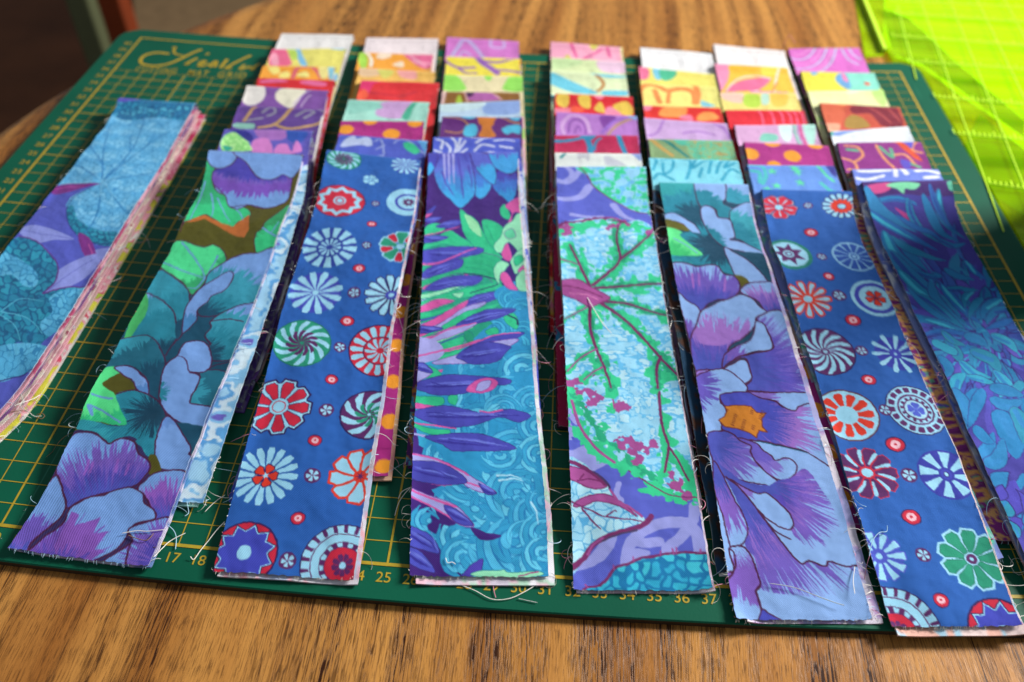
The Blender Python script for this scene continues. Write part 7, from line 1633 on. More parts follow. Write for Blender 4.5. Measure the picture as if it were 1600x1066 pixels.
('l','228cb0',.44,((1.01,11.32),(1.22,11.84),(1.74,12.12)),2),
('l','2480c0',.16,((1.02,11.4),(1.23,11.92)),2),
('l','2c2478',.94,((.03,16.24),(.84,15.26),(1.31,14.63)),2),
('l','1c7ebc',.88,((.03,16.24),(.84,15.26),(1.31,14.63)),2),
('l','2480c0',.32,((.04,16.32),(.85,15.34)),2),
('l','2c2478',.72,((.12,14.71),(.3,15.49),(.13,16.25)),2),
('l','2280bc',.66,((.12,14.71),(.3,15.49),(.13,16.25)),2),
('l','2480c0',.24,((.14,14.79),(.31,15.57)),2),
('l','2c2478',.61,((1.54,14.65),(.85,15.52),(.11,16.62)),2),
('l','1c7ebc',.55,((1.54,14.65),(.85,15.52),(.11,16.62)),2),
('l','2480c0',.2,((1.55,14.73),(.87,15.6)),2),
('l','2c2478',.72,((1.78,15.18),(2.35,15.47),(3.13,15.25)),2),
('l','2280bc',.66,((1.78,15.18),(2.35,15.47),(3.13,15.25)),2),
('l','2480c0',.24,((1.8,15.26),(2.36,15.55)),2),
('l','2c2478',.61,((-.03,18.05),(.58,17.61),(1.09,16.91)),2),
('l','1c7ebc',.55,((-.03,18.05),(.58,17.61),(1.09,16.91)),2),
('l','2480c0',.2,((-.01,18.12),(.6,17.68)),2),
('l','2c2478',1.27,((1.81,15.95),(1.84,16.95),(1.54,18.13)),2),
('l','1c7ebc',1.21,((1.81,15.95),(1.84,16.95),(1.54,18.13)),2),
('l','2480c0',.44,((1.83,16.03),(1.85,17.02)),2),
('l','2c2478',.83,((2.58,15.73),(2.59,16.49),(2.21,17.45)),2),
('l','228cb0',.77,((2.58,15.73),(2.59,16.49),(2.21,17.45)),2),
('l','2480c0',.28,((2.59,15.81),(2.6,16.57)),2),
('l','2c2478',.72,((.14,18.41),(.76,18.21),(1.42,17.17)),2),
('l','2280bc',.66,((.14,18.41),(.76,18.21),(1.42,17.17)),2),
('l','2480c0',.24,((.15,18.48),(.77,18.28)),2),
('l','2c2478',.72,((2.05,14.54),(2.68,14.7),(3.29,14.99)),2),
('l','2280bc',.66,((2.05,14.54),(2.68,14.7),(3.29,14.99)),2),
('l','2480c0',.24,((2.06,14.62),(2.69,14.78)),2),
('l','2c2478',.39,((-.01,20.94),(.47,20.54),(.81,20.01)),2),
('l','2280bc',.33,((-.01,20.94),(.47,20.54),(.81,20.01)),2),
('l','2480c0',.12,((.01,21),(.48,20.6)),2),
('l','2c2478',.61,((-.46,21.54),(.2,21.16),(.63,20.97)),2),
('l','1c7ebc',.55,((-.46,21.54),(.2,21.16),(.63,20.97)),2),
('l','2480c0',.2,((-.45,21.6),(.21,21.22)),2),
('l','2c2478',.61,((.43,16.63),(.57,17.13),(.89,17.38)),2),
('l','1c7ebc',.55,((.43,16.63),(.57,17.13),(.89,17.38)),2),
('l','2480c0',.2,((.45,16.71),(.58,17.2)),2),
('l','2c2478',.39,((1.05,19.47),(1.49,19.05)),2),
('l','2280bc',.33,((1.05,19.47),(1.49,19.05)),2),
('l','2480c0',.12,((1.06,19.54),),2),
('p','3fc878',((.09,19.03),(.62,18.89),(.32,19.21)),None,.06,1),
('p','4a44b8',((.39,19.55),(1.04,19.25),(.81,20.55),(.31,21.37),(.09,20.94)),None,.06,1),
('leaf',(1.35,20.77),(.34,20.76),.44,-.018,'2280bc','2c2478',None),
('leaf',(.3,20.12),(-.35,20.72),.79,-.095,'228cb0','2c2478','2480c0'),
('leaf',(3.01,21.87),(3.37,21.08),.72,.05,'1c7ebc','2c2478',None),
('leaf',(2.42,22.65),(2.07,23.4),.74,-.025,'5448b4','2c2478','2480c0'),
('leaf',(.89,25.94),(1.02,26.38),.68,.024,'4a44b8','2c2478',None),
('leaf',(.11,19.72),(.95,18.82),.74,-.18,'2280bc','2c2478','2480c0'),
('leaf',(.6,23.93),(.84,22.97),.63,-.11,'228cb0','2c2478',None),
('leaf',(.66,26.26),(1.31,26.66),.39,-.17,'1c7ebc','2c2478','2480c0'),
('leaf',(2.49,23.15),(3.65,22.52),.38,.057,'5448b4','2c2478',None),
('leaf',(.7,25.58),(1.04,24.9),.48,-.2,'4a44b8','2c2478','2480c0'),
('leaf',(2.04,25.1),(2.95,24.66),.42,-.11,'2280bc','2c2478',None),
('leaf',(3.63,21.81),(3.48,22.45),.51,-.17,'228cb0','2c2478','2480c0'),
('leaf',(2.39,22.9),(2.27,22.32),.41,-.004,'1c7ebc','2c2478',None),
('leaf',(1.79,24.63),(1.02,24.09),.42,-.093,'5448b4','2c2478','2480c0'),
('leaf',(2.08,23.36),(3.11,22.84),.65,-.032,'4a44b8','2c2478',None),
('leaf',(3.14,25.32),(2.66,25.89),.47,-.057,'2280bc','2c2478','2480c0'),
('leaf',(1.18,25.91),(.88,25.2),.78,-.15,'228cb0','2c2478',None),
('leaf',(1.43,25.15),(1.87,25.74),.73,.033,'1c7ebc','2c2478','2480c0'),
('leaf',(3.79,20.22),(2.64,20.91),.68,-.096,'5448b4','2c2478',None),
('leaf',(1.31,22.73),(1.65,23.11),.67,-.036,'4a44b8','2c2478','2480c0'),
('leaf',(.51,25.74),(.02,26.34),.77,.12,'2280bc','2c2478',None),
('leaf',(1.99,25.99),(2.33,26.49),.45,-.19,'228cb0','2c2478','2480c0'),
('leaf',(1.21,23.8),(1.64,24.38),.77,.18,'1c7ebc','2c2478',None),
('leaf',(.5,23.09),(.85,22.45),.59,-.17,'5448b4','2c2478','2480c0'),
('leaf',(2.07,26.57),(1.32,26.8),.6,.19,'4a44b8','2c2478',None),
('leaf',(.87,22.85),(-.25,22.68),.52,.054,'2280bc','2c2478','2480c0'),
('leaf',(1.38,26.1),(2.11,25.32),.41,-.18,'228cb0','2c2478',None),
('leaf',(1.84,26.25),(.66,26.58),.61,0,'1c7ebc','2c2478','2480c0'),
('leaf',(2.86,21.92),(2.37,22.83),.69,.042,'5448b4','2c2478',None),
('leaf',(.77,20.71),(.88,19.59),.4,.2,'4a44b8','2c2478','2480c0'),
('leaf',(.63,20.7),(1.17,21.24),.63,.14,'2280bc','2c2478',None),
('leaf',(2.7,21.03),(3.16,21.69),.46,-.057,'228cb0','2c2478','2480c0'),
('leaf',(2.8,20.19),(3.2,21.05),.5,.037,'1c7ebc','2c2478',None),
('leaf',(1.93,24.33),(3.13,23.55),.48,-.066,'5448b4','2c2478','2480c0'),
('leaf',(.74,25.8),(-.1,26.14),.79,-.15,'4a44b8','2c2478',None),
('leaf',(2.88,24.48),(3.08,23.93),.77,-.075,'2280bc','2c2478','2480c0'),
('leaf',(2.52,25.74),(1.36,26.19),.65,-.064,'228cb0','2c2478',None),
('leaf',(2,24.93),(2.21,24.02),.71,-.14,'1c7ebc','2c2478','2480c0'),
('leaf',(.14,23.27),(.87,22.22),.73,-.18,'5448b4','2c2478',None),
('leaf',(1.88,23.63),(2.15,24.12),.79,.14,'4a44b8','2c2478','2480c0'),
('leaf',(3.19,21.6),(3.05,20.86),.64,-.11,'2280bc','2c2478',None),
('leaf',(.07,21.71),(-.11,20.83),.68,.002,'228cb0','2c2478','2480c0'),
('leaf',(1.23,22.91),(1.54,22.08),.62,.1,'1c7ebc','2c2478',None),
('leaf',(2.63,23.05),(3.17,23.36),.73,-.14,'5448b4','2c2478','2480c0'),
('leaf',(.01,20.09),(.39,19.37),.56,-.025,'4a44b8','2c2478',None),
('leaf',(1.91,25.38),(1.41,25.28),.71,.11,'2280bc','2c2478','2480c0'),
)),
'c2_0':('e8e6e4',(
('b',((-1,3.2),(6.12,3.2),(6.12,25.2),(-1,25.2)),('e8e6e4','dcdcdc','f4e8ea'),(.55,.7),1.2,0,0,(1,1)),
)),
'c2_1':('e8e070',(
('b',((-1,3.2),(6.02,3.2),(6.02,25.2),(-1,25.2)),('e8e070','f0a8b8','ece478','88c4e8'),(.4,.5,.72),1,3,0,(1,1)),
('p','e8648c',((-.02,.37),(.2,-.23),(.77,-.1),(1.36,1.33),(1.64,2.25),(.29,2.47)),None,.06,1),
('p','f0a0b8',((.12,1.08),(.4,.85),(.83,2.24),(.35,2.24)),None,.06,1),
('p','7cc0e8',((1.42,-.21),(1.77,-.08),(2.2,1.1),(2.72,2.25),(2.28,2.25),(1.81,1.1)),None,.06,1),
('p','b8d858',((1,-.1),(1.44,-.09),(1.91,1.33),(1.51,1.56)),None,.06,1),
('p','84c8e8',((3.79,-.28),(4.92,-.14),(4.93,.33),(4.16,.32)),None,.06,1),
)),
'c2_2':('f4a234',(
('b',((-1,3.2),(5.77,3.2),(5.77,25.4),(-1,25.4)),('f4a234','f4e070','e87898'),(.52,.7),1.5,4,0,(1,1)),
('p','f6e680',((.37,.5),(.9,.14),(1.23,.89),(.87,1.24)),None,.06,1),
('p','f6e680',((1.27,1.11),(1.76,.86),(1.96,1.5),(1.36,1.64)),None,.06,1),
('l','d85c70',.28,((2.17,1.49),(2.33,.4),(3.14,.14),(3.54,-.1)),0),
('l','d85c70',.24,((3.14,.14),(3.65,.77),(3.95,1.39)),0),
('p','f6ea88',((2.35,1.26),(2.92,.8),(3.22,1.43)),None,.06,1),
('p','f2e690',((3.67,.11),(4.26,.09),(4.37,1.37),(3.95,1.39)),None,.06,1),
('p','8ccfe4',((4.28,-.13),(4.67,-.04),(4.8,1.45),(4.51,1.47)),None,.06,1),
)),
'c2_3':('d8242c',(
('b',((-1,3.2),(5.96,3.2),(5.96,24.5),(-1,24.5)),('d8242c','e85c90','f09ab0','d82430'),(.45,.55,.62),1.2,5,0,(1,1)),
('p','ea6a9c',((.32,.5),(1.22,.27),(1.99,.59),(.37,.81)),None,.06,1),
('p','ea6a9c',((2.72,.64),(3.39,.25),(4.47,.62),(4.1,.95)),None,.06,1),
)),
'c2_4':('7a4a9e',(
('b',((-1,3.2),(6.18,3.2),(6.18,24.5),(-1,24.5)),('7a4a9e','e8e4d4','6c3f94'),(.6,.72),1,6,0,(1,1)),
('p','e6e2dc',((-.17,.05),(.92,-.18),(1.28,.77),(1.23,1.75),(.61,2.31),(.04,1.9)),None,.06,1),
('p','e8e4cc',((2.14,.37),(2.8,-.05),(3.74,.08),(3.56,1.08),(3.2,2.18),(2.58,2.06),(1.96,1.28)),None,.06,1),
('l','c8b8d8',.1,((3.16,1.9),(3.71,.67),(4.15,.03)),0),
('l','c8b8d8',.08,((3.68,2.02),(3.96,1.03),(4.14,.82)),0),
)),
'c2_5':('5a3a8c',(
('b',((-1,3.2),(6.14,3.2),(6.14,23.2),(-1,23.2)),('5a3a8c','8c8c94','5a3a8c'),(.5,.6),2.5,7,0,(1,1)),
('l','c09860',.22,((.64,1.64),(.93,.51),(1.16,.12)),0),
('l','c09860',.22,((1.63,2.33),(2.59,1.79),(3.32,.09),(3.56,-.31)),0),
('l','c09860',.22,((2.62,1.97),(3.52,2.22),(4.96,1.55),(5.2,1.17)),0),
('l','8f90a0',.16,((1.57,.81),(2.06,.21),(2.34,.74),(1.91,1.14)),0),
('l','8f90a0',.16,((3.63,.97),(4.23,.36),(4.64,.5),(4.13,1.1)),0),
('l','8f90a0',.16,((.83,1.62),(1.66,1.35)),0),
('l','8f90a0',.16,((4.55,-.22),(5.08,.1)),0),
('p','88c4b4',((.22,1.95),(1.27,1.93),(1.27,2.46),(.21,2.39)),None,.06,1),
)),
'c2_6':('3f86d0',(
('b',((-1,3.2),(6.06,3.2),(6.06,25.2),(-1,25.2)),('a0d4f2','5aa4e0','d4ecf8','84c4ee','6a60c0'),(.44,.54,.66,.78),1.1,8,0,(1,1)),
('p','5a54b8',((-.15,-.27),(5.06,-.3),(5.38,3.09),(.44,3.36)),None,.06,1),
('p','a46cc0',((1.73,-.17),(3.32,-.06),(3.69,.6),(3.3,1.12),(2.1,1.01)),None,.06,1),
('p','2a4fae',((3.6,-.07),(4.75,.22),(4.5,1.23),(3.76,1.1)),None,.06,1),
('p','d07cc8',((1.85,1.19),(2.65,1.07),(3.01,2.28),(1.94,2.33)),None,.06,1),
('p','d07cc8',((3.19,1.62),(3.71,1.43),(4.07,2.06),(4.21,1.08),(4.6,2.04),(3.2,2.43)),None,.06,1),
('p','8cdc7c',((.1,1.1),(.54,.49),(1.25,.88),(1.63,1.53),(1.83,2.17),(.31,2.25)),None,.06,1),
('b',((.1,1.1),(.54,.49),(1.25,.88),(1.63,1.53),(1.83,2.17),(.31,2.25)),('8cdc7c','b4f09c'),(.5,),6,2,1,(1,1)),
('p','2aa890',((.23,1.76),(.79,1.9),(.49,2.24)),None,.06,1),
('p','2a2a8c',((.09,-.01),(.81,-.13),(1.71,.86),(1.61,1.37),(.53,.4)),None,.06,1),
)),
'c3_0':('ecdfe2',(
('b',((-1,3.2),(6.16,3.2),(6.16,25.2),(-1,25.2)),('ecdfe2','f4f0f0','f0d4dc'),(.5,.7),1.2,0,0,(1,1)),
)),
'c3_1':('f2a236',(
('b',((-1,3.2),(6.09,3.2),(6.09,25.2),(-1,25.2)),('f2a236','f4b84c','e8709c','fff0d8'),(.5,.62,.75),1.2,2,0,(1,1)),
('p','a4d84c',((-.05,.13),(.21,-.01),(.66,1.01),(.68,2.14),(.22,1.95)),None,.06,1),
('l','f4f4e4',.2,((.31,-.14),(.88,.99),(.98,1.89)),0),
('p','fae4c8',((1.19,.74),(1.46,.13),(2.11,-.03),(2.18,.66),(1.55,.99)),None,.06,1),
('p','e86a98',((3.13,.13),(5.14,.1),(5.23,1.58),(4.48,1.86),(3.41,.8)),None,.06,1),
('l','f4c0d0',.12,((3.48,.33),(4.2,1.09),(5.1,1.36)),0),
('l','f4c0d0',.1,((3.76,1.01),(4.68,1.62)),0),
('p','fae4c8',((2.37,1.56),(2.99,1.06),(3.15,1.73)),None,.06,1),
)),
'c3_2':('f0bc5c',(
('b',((-1,3.2),(6.08,3.2),(6.08,25.2),(-1,25.2)),('f0bc5c','e8cc88','f4a0a0','d8d860'),(.5,.65,.75),1.4,3,0,(1,1)),
('p','e8c49a',((-0,-.02),(1.6,-.22),(1.51,.89),(.27,1.25)),None,.06,1),
('p','d8d468',((1.23,.27),(1.95,-.04),(2.34,.57),(1.78,1.29)),None,.06,1),
('p','f0a4a0',((2.59,-.11),(3.56,-.23),(3.89,1.04),(2.81,.95)),None,.06,1),
)),
'c3_3':('dc2a30',(
('b',((-1,3.2),(6.05,3.2),(6.05,25),(-1,25)),('dc2a30','e04070','dc2a30'),(.5,.6),1,4,0,(1,1)),
('p','e0306c',((0,.08),(1.45,-.01),(.89,.55),(.63,1.79),(.15,1.22)),None,.06,1),
('p','f05a3c',((.1,1.63),(.35,1.2),(.68,1.79),(.49,2.3),(-.02,2.24)),None,.06,1),
('l','a41c3c',.08,((.81,1.58),(2.15,1.69),(2.87,1.64),(3.64,1.18)),0),
)),
'c3_4':('a0dccc',(
('b',((-1,3.2),(6.05,3.2),(6.05,25),(-1,25)),('a0dccc','c49ed0','a0dccc'),(.5,.65),1,5,0,(1,1)),
('p','c8a0d4',((2.22,.23),(3.98,-.17),(3.77,.71),(3.49,1.85),(1.91,1.68)),None,.06,1),
('p','44b090',((3.47,1.67),(3.85,.51),(4.35,-0),(4.08,.88),(3.89,1.92)),None,.06,1),
('p','8cd0c0',((.05,.36),(1.21,.1),(2.19,.81),(1.55,1.23),(.24,1.69)),None,.06,1),
)),
'c3_5':('a8247c',(
('b',((-1,3.2),(5.93,3.2),(5.93,25.6),(-1,25.6)),('a8247c',),(),1,6,0,(1,1)),
('e','f09a28',(1.73,.18),.42,None,None,.05),
('e','f09a28',(.4,1.09),.45,None,None,.05),
('e','f09a28',(4.37,.32),.45,None,None,.05),
('e','f09a28',(3.05,1.39),.5,None,None,.05),
('e','f09a28',(1.44,2.7),.4,None,None,.05),
('e','f09a28',(4.68,3.6),.38,None,None,.05),
('e','f09a28',(2.68,3.6),.38,None,None,.05),
('e','f09a28',(.68,3.6),.38,None,None,.05),
('e','f09a28',(5.63,4.62),.38,None,None,.05),
('e','f09a28',(3.63,4.62),.38,None,None,.05),
('e','f09a28',(1.63,4.62),.38,None,None,.05),
('e','f09a28',(4.68,5.64),.38,None,None,.05),
('e','f09a28',(2.68,5.64),.38,None,None,.05),
('e','f09a28',(.68,5.64),.38,None,None,.05),
('e','f09a28',(5.63,6.66),.38,None,None,.05),
('e','f09a28',(3.63,6.66),.38,None,None,.05),
('e','f09a28',(1.63,6.66),.38,None,None,.05),
('e','f09a28',(4.68,7.68),.38,None,None,.05),
('e','f09a28',(2.68,7.68),.38,None,None,.05),
('e','f09a28',(.68,7.68),.38,None,None,.05),
('e','f09a28',(5.63,8.7),.38,None,None,.05),
('e','f09a28',(3.63,8.7),.38,None,None,.05),
('e','f09a28',(1.63,8.7),.38,None,None,.05),
('e','f09a28',(4.68,9.72),.38,None,None,.05),
('e','f09a28',(2.68,9.72),.38,None,None,.05),
('e','f09a28',(.68,9.72),.38,None,None,.05),
('e','f09a28',(5.63,10.74),.38,None,None,.05),
('e','f09a28',(3.63,10.74),.38,None,None,.05),
('e','f09a28',(1.63,10.74),.38,None,None,.05),
('e','f09a28',(4.68,11.76),.38,None,None,.05),
('e','f09a28',(2.68,11.76),.38,None,None,.05),
('e','f09a28',(.68,11.76),.38,None,None,.05),
('e','f09a28',(5.63,12.78),.38,None,None,.05),
('e','f09a28',(3.63,12.78),.38,None,None,.05),
('e','f09a28',(1.63,12.78),.38,None,None,.05),
('e','f09a28',(4.68,13.8),.38,None,None,.05),
('e','f09a28',(2.68,13.8),.38,None,None,.05),
('e','f09a28',(.68,13.8),.38,None,None,.05),
('e','f09a28',(5.63,14.82),.38,None,None,.05),
('e','f09a28',(3.63,14.82),.38,None,None,.05),
('e','f09a28',(1.63,14.82),.38,None,None,.05),
('e','f09a28',(4.68,15.84),.38,None,None,.05),
('e','f09a28',(2.68,15.84),.38,None,None,.05),
('e','f09a28',(.68,15.84),.38,None,None,.05),
('e','f09a28',(5.63,16.86),.38,None,None,.05),
('e','f09a28',(3.63,16.86),.38,None,None,.05),
('e','f09a28',(1.63,16.86),.38,None,None,.05),
('e','f09a28',(4.68,17.88),.38,None,None,.05),
('e','f09a28',(2.68,17.88),.38,None,None,.05),
('e','f09a28',(.68,17.88),.38,None,None,.05),
('e','f09a28',(5.63,18.9),.38,None,None,.05),
('e','f09a28',(3.63,18.9),.38,None,None,.05),
('e','f09a28',(1.63,18.9),.38,None,None,.05),
('e','f09a28',(4.68,19.92),.38,None,None,.05),
('e','f09a28',(2.68,19.92),.38,None,None,.05),
('e','f09a28',(.68,19.92),.38,None,None,.05),
('e','f09a28',(5.63,20.94),.38,None,None,.05),
('e','f09a28',(3.63,20.94),.38,None,None,.05),
('e','f09a28',(1.63,20.94),.38,None,None,.05),
('e','f09a28',(4.68,21.96),.38,None,None,.05),
('e','f09a28',(2.68,21.96),.38,None,None,.05),
('e','f09a28',(.68,21.96),.38,None,None,.05),
('e','f09a28',(5.63,22.98),.38,None,None,.05),
('e','f09a28',(3.63,22.98),.38,None,None,.05),
('e','f09a28',(1.63,22.98),.38,None,None,.05),
('e','f09a28',(4.68,24),.38,None,None,.05),
('e','f09a28',(2.68,24),.38,None,None,.05),
('e','f09a28',(.68,24),.38,None,None,.05),
('e','f09a28',(5.63,25.02),.38,None,None,.05),
('e','f09a28',(3.63,25.02),.38,None,None,.05),
('e','f09a28',(1.63,25.02),.38,None,None,.05),
)),
'c3_6':('4a5cc4',(
('b',((-1,3.2),(6.14,3.2),(6.14,24.9),(-1,24.9)),('4a5cc4','a8b8e8','4a5cc4'),(.6,.72),1.6,7,0,(1,1)),
('p','b8c8ec',((.31,1),(.5,.47),(.9,.08),(1.06,.48),(1.67,.14),(2.01,.93),(1.15,1.05),(.36,1.33)),None,.06,1),
('l','9cace0',.1,((2.1,.58),(2.45,.37),(2.78,1.48)),0),
('l','9cace0',.1,((2.29,1.22),(2.7,.83)),0),
('l','9cace0',.1,((2.47,1.85),(2.8,1.64)),0),
('l','9cace0',.1,((3.22,.59),(3.72,.01),(4.56,.9),(5.17,1.47)),0),
('p','34c48c',((3.77,.51),(4.14,.46),(4.76,1.04),(4.52,1.4),(3.92,.99)),None,.06,1),
('p','5ca8e4',((4.56,.06),(5.16,-.02),(5.26,1.46),(4.94,1.01)),None,.06,1),
)),
'c4_0':('d074c8',(
('b',((-1,3.2),(6.21,3.2),(6.21,25.2),(-1,25.2)),('d074c8','c8a0dc','d074c8'),(.6,.7),1,1,0,(1,1)),
('l','b8a8dc',.3,((.47,2.52),(1.04,.76),(1.35,.37),(1.92,.99),(2.7,2.48)),0),
('l','b8a8dc',.16,((1,2.46),(1.29,1.75),(1.84,2.25)),0),
('l','c8a8e0',.24,((3.21,.13),(3.22,1.06),(4.09,1.06),(4.09,.25)),0),
)),
'c4_1':('f0e048',(
('b',((-1,3.2),(6.16,3.2),(6.16,25.2),(-1,25.2)),('f0e048','8c58b4','f0e048'),(.62,.7),1,2,0,(1,1)),
('l','9460b8',.45,((2.02,-.28),(2.48,.78),(3.11,1.38),(3.53,1.99)),0),
('l','9460b8',.22,((2.47,.57),(3.51,.72),(4.55,.23)),0),
('l','9460b8',.22,((3.53,1.57),(4.55,1.72),(5.17,2)),0),
('l','9460b8',.2,((-.02,.71),(.84,1.3),(1.98,1.34)),0),
('l','9460b8',.18,((.84,1.3),(1.38,1.9),(2.1,1.97)),0),
('p','f0883c',((5.07,-.02),(5.28,.18),(5.26,1.26),(5.07,1.48)),None,.06,1),
)),
'c4_2':('e8dcae',(
('b',((-1,3.2),(6.2,3.2),(6.2,17.5),(-1,17.5)),('f0b0cc','9ce05c','e8dcae'),(.5,.62),1,3,0,(1,1)),
('p','94e25c',((-0,.13),(.59,-.1),(1.22,.78),(1.45,1.75),(.07,1.82)),None,.06,1),
('p','94e25c',((2.65,.11),(3.1,-.12),(3.11,.59),(2.81,.7)),None,.06,1),
('p','94e25c',((4.11,.64),(4.51,.02),(5.22,-.02),(5.24,1.77),(3.91,1.64)),None,.06,1),
)),
'c4_3':('8a5c28',(
('b',((-1,3.2),(5.98,3.2),(5.98,25),(-1,25)),('8a5c28','a04c90','8a5c28'),(.55,.65),1,4,0,(1,1)),
('p','e0bcb8',((-.06,-.07),(.28,-.07),(.21,1.25),(-.03,1.25)),None,.06,1),
('p','b060a8',((1.49,-.09),(2.16,-.1),(3.14,.26),(3.73,.91),(1.82,1.03)),None,.06,1),
('p','4a2050',((1.39,-.09),(2.07,.09),(1.9,.66),(1.61,.66)),None,.06,1),
('l','d8a8a8',.12,((1.39,-.09),(1.68,1.22)),0),
('l','d8a8a8',.12,((2.94,-.02),(3.82,.91)),0),
('p','a8c83c',((.92,1.24),(1.13,.48),(1.35,1.23)),None,.06,1),
)),
'c4_4':('b8d4ec',(
('b',((-1,3.2),(6.04,3.2),(6.04,25),(-1,25)),('b8d4ec','8cace0','d4e8f0'),(.5,.62),1,5,0,(1,1)),
('p','86a4dc',((2.65,.52),(3.22,.12),(5.04,-.16),(4.98,1.44),(3.02,1.44)),None,.06,1),
('p','c8e4ec',((.19,-.07),(2.65,.16),(2.65,.7),(1.34,.94),(.12,.83)),None,.06,1),
)),
'c4_5':('5a2470',(
('b',((-1,3.2),(5.88,3.2),(5.88,25.9),(-1,25.9)),('5a2470','c87c34','48b0d4','5a2470','b09060'),(.4,.52,.6,.72),2,6,0,(1,1)),
('p','5a2070',((.25,.2),(.97,.1),(1.46,.86),(1.05,1.54),(.42,1.39)),None,.06,1),
('l','c08848',.1,((.15,.12),(1.07,.36),(1.6,.94),(1.14,1.62),(.34,1.55)),0),
('p','48b4d8',((1.47,1.03),(2,.85),(2.2,1.35),(2.05,1.93),(1.42,1.86)),None,.06,1),
('p','48b4d8',((1.15,.01),(2.06,-.01),(1.89,.34),(1.44,.35)),None,.06,1),
('p','c8742c',((2.23,-.19),(3.15,-.21),(3.26,.65),(3,1.16),(3.29,1.98),(2.32,2),(2.46,1.17),(2.22,.67)),None,.06,1),
('p','5a2070',((3.25,.31),(3.89,.46),(4.26,.96),(3.91,1.47),(4,1.97),(3.56,1.98),(3.18,1.16)),None,.06,1),
('p','48b4d8',((3.63,1.31),(4.08,.97),(4.71,.95),(4.71,1.79),(4.27,1.63),(3.91,1.8)),None,.06,1),
('p','48b4d8',((4.07,.12),(4.71,.1),(4.62,.53),(4.25,.45)),None,.06,1),
('l','c08848',.1,((3.52,-.04),(4.17,.63),(4.71,.78)),0),
)),
'c4_6':('4a5ccc',(
('b',((-1,3.2),(6.02,3.2),(6.02,25.4),(-1,25.4)),('c8c8e8','c8d4f4','4a5ccc'),(.58,.7),2,7,0,(1,1)),
('l','d4ddf6',.14,((.2,.37),(.55,.52),(.48,1.14)),0),
('l','d4ddf6',.14,((.73,.67),(1,1.13),(.92,1.6)),0),
('l','d4ddf6',.14,((1.06,.03),(1.34,.82),(1.22,1.59)),0),
('l','d4ddf6',.14,((1.59,.18),(1.43,.97)),0),
('l','d4ddf6',.14,((1.85,.49),(1.43,1.28)),0),
('l','d4ddf6',.14,((1.94,1.11),(1.52,1.51)),0),
('l','d4ddf6',.14,((2.2,.01),(2.72,.16)),0),
('l','d4ddf6',.14,((2.37,1.26),(2.81,.79),(3.5,.93)),0),
('l','d4ddf6',.14,((2.46,.64),(2.98,.15),(3.34,-.01)),0),
('l','d4ddf6',.14,((2.8,1.56),(3.32,1.4),(3.83,1.54)),0),
('l','d4ddf6',.14,((3.5,.46),(4.2,.29),(4.64,.44)),0),
('l','d4ddf6',.14,((3.84,.92),(4.53,1.06)),0),
('l','d4ddf6',.14,((.15,1.3),(.49,1.45)),0),
)),
'c5_0':('f4a8c4',(
('b',((-1,3.2),(6.2,3.2),(6.2,25.2),(-1,25.2)),('f4a8c4','f8ccd8','e85c98'),(.5,.68),1.3,1,0,(1,1)),
('l','e04c90',.25,((1.45,.05),(1.76,1.38),(1.85,1.81)),.4),
('l','e04c90',.22,((2.39,1.94),(3.27,1.12),(3.72,.58)),.4),
('l','e04c90',.22,((4.06,.29),(4.22,1.41)),0),
('p','d8d060',((2.77,.05),(3.53,.03),(3.07,.81)),None,.06,1),
('p','d8d060',((1,1.95),(1.27,1.57),(1.47,2.14)),None,.06,1),
('l','e8e098',.2,((5.1,.1),(5.15,1.93)),0),
)),
'c5_1':('d8e8b0',(
('b',((-1,3.2),(6.1,3.2),(6.1,25.2),(-1,25.2)),('d8e8b0','e8cce0','d8e8c0'),(.5,.68),1,2,0,(1,1)),
('p','ecc8e0',((3.24,.18),(5.12,.16),(5.03,1.47),(3.48,1.44)),None,.06,1),
('p','c8e4a8',((-.02,.37),(1.67,-.06),(2.06,.76),(-.03,1.44)),None,.06,1),
)),
'c5_2':('e0f0c0',(
('b',((-1,3.2),(6.08,3.2),(6.08,25.2),(-1,25.2)),('e0f0c0','6cc8e0','e0f0c0'),(.5,.6),1,3,0,(1,1)),
('p','68c8e0',((-.02,.45),(1.03,.9),(2.02,1.55),(2.88,2.22),(2.96,2.6),(1.48,2.61),(.01,1.65)),None,.06,1),
('p','68c8e0',((2.6,-.16),(5.15,-.36),(5.11,.28),(3.58,.51)),None,.06,1),
('l','b87838',.24,((3.08,.38),(3.45,.94),(3.47,1.54),(3.08,2.19)),0),
('p','68c8e0',((3.48,2.13),(4.98,1.92),(4.93,2.52),(3.45,2.73)),None,.06,1),
)),
'c5_3':('d8202c',(
('b',((-1,3.2),(6.01,3.2),(6.01,22),(-1,22)),('d8202c','e8c048','f080a0'),(.5,.68),1.6,4,0,(1,1)),
('p','e8c44c',((.13,.33),(.52,-.09),(.91,.26),(.82,1.39),(.24,1.26)),None,.06,1),
('p','e8c44c',((1.49,.39),(2.17,.13),(2.25,1.44),(1.68,1.31)),None,.06,1),
('p','f088a8',((2.46,-.09),(3.15,-.16),(3.03,.52),(2.65,.47)),None,.06,1),
('p','e8c44c',((2.53,1.41),(2.93,.82),(3.19,1.9),(2.62,1.77)),None,.06,1),
('p','e8c44c',((3.69,1.12),(4.57,.66),(4.92,1.37),(4.79,2.12),(4.13,2)),None,.06,1),
('p','f08098',((.06,1.64),(1.1,1.54),(1.1,2),(.06,2.19)),None,.06,1),
('p','f05838',((1.1,1.36),(1.77,1.48),(1.77,1.94),(1.1,2)),None,.06,1),
('p','f088a8',((3.3,1.34),(3.68,1.31),(4.22,2.17),(3.18,2.27)),None,.06,1),
)),
'c5_4':('b478cc',(
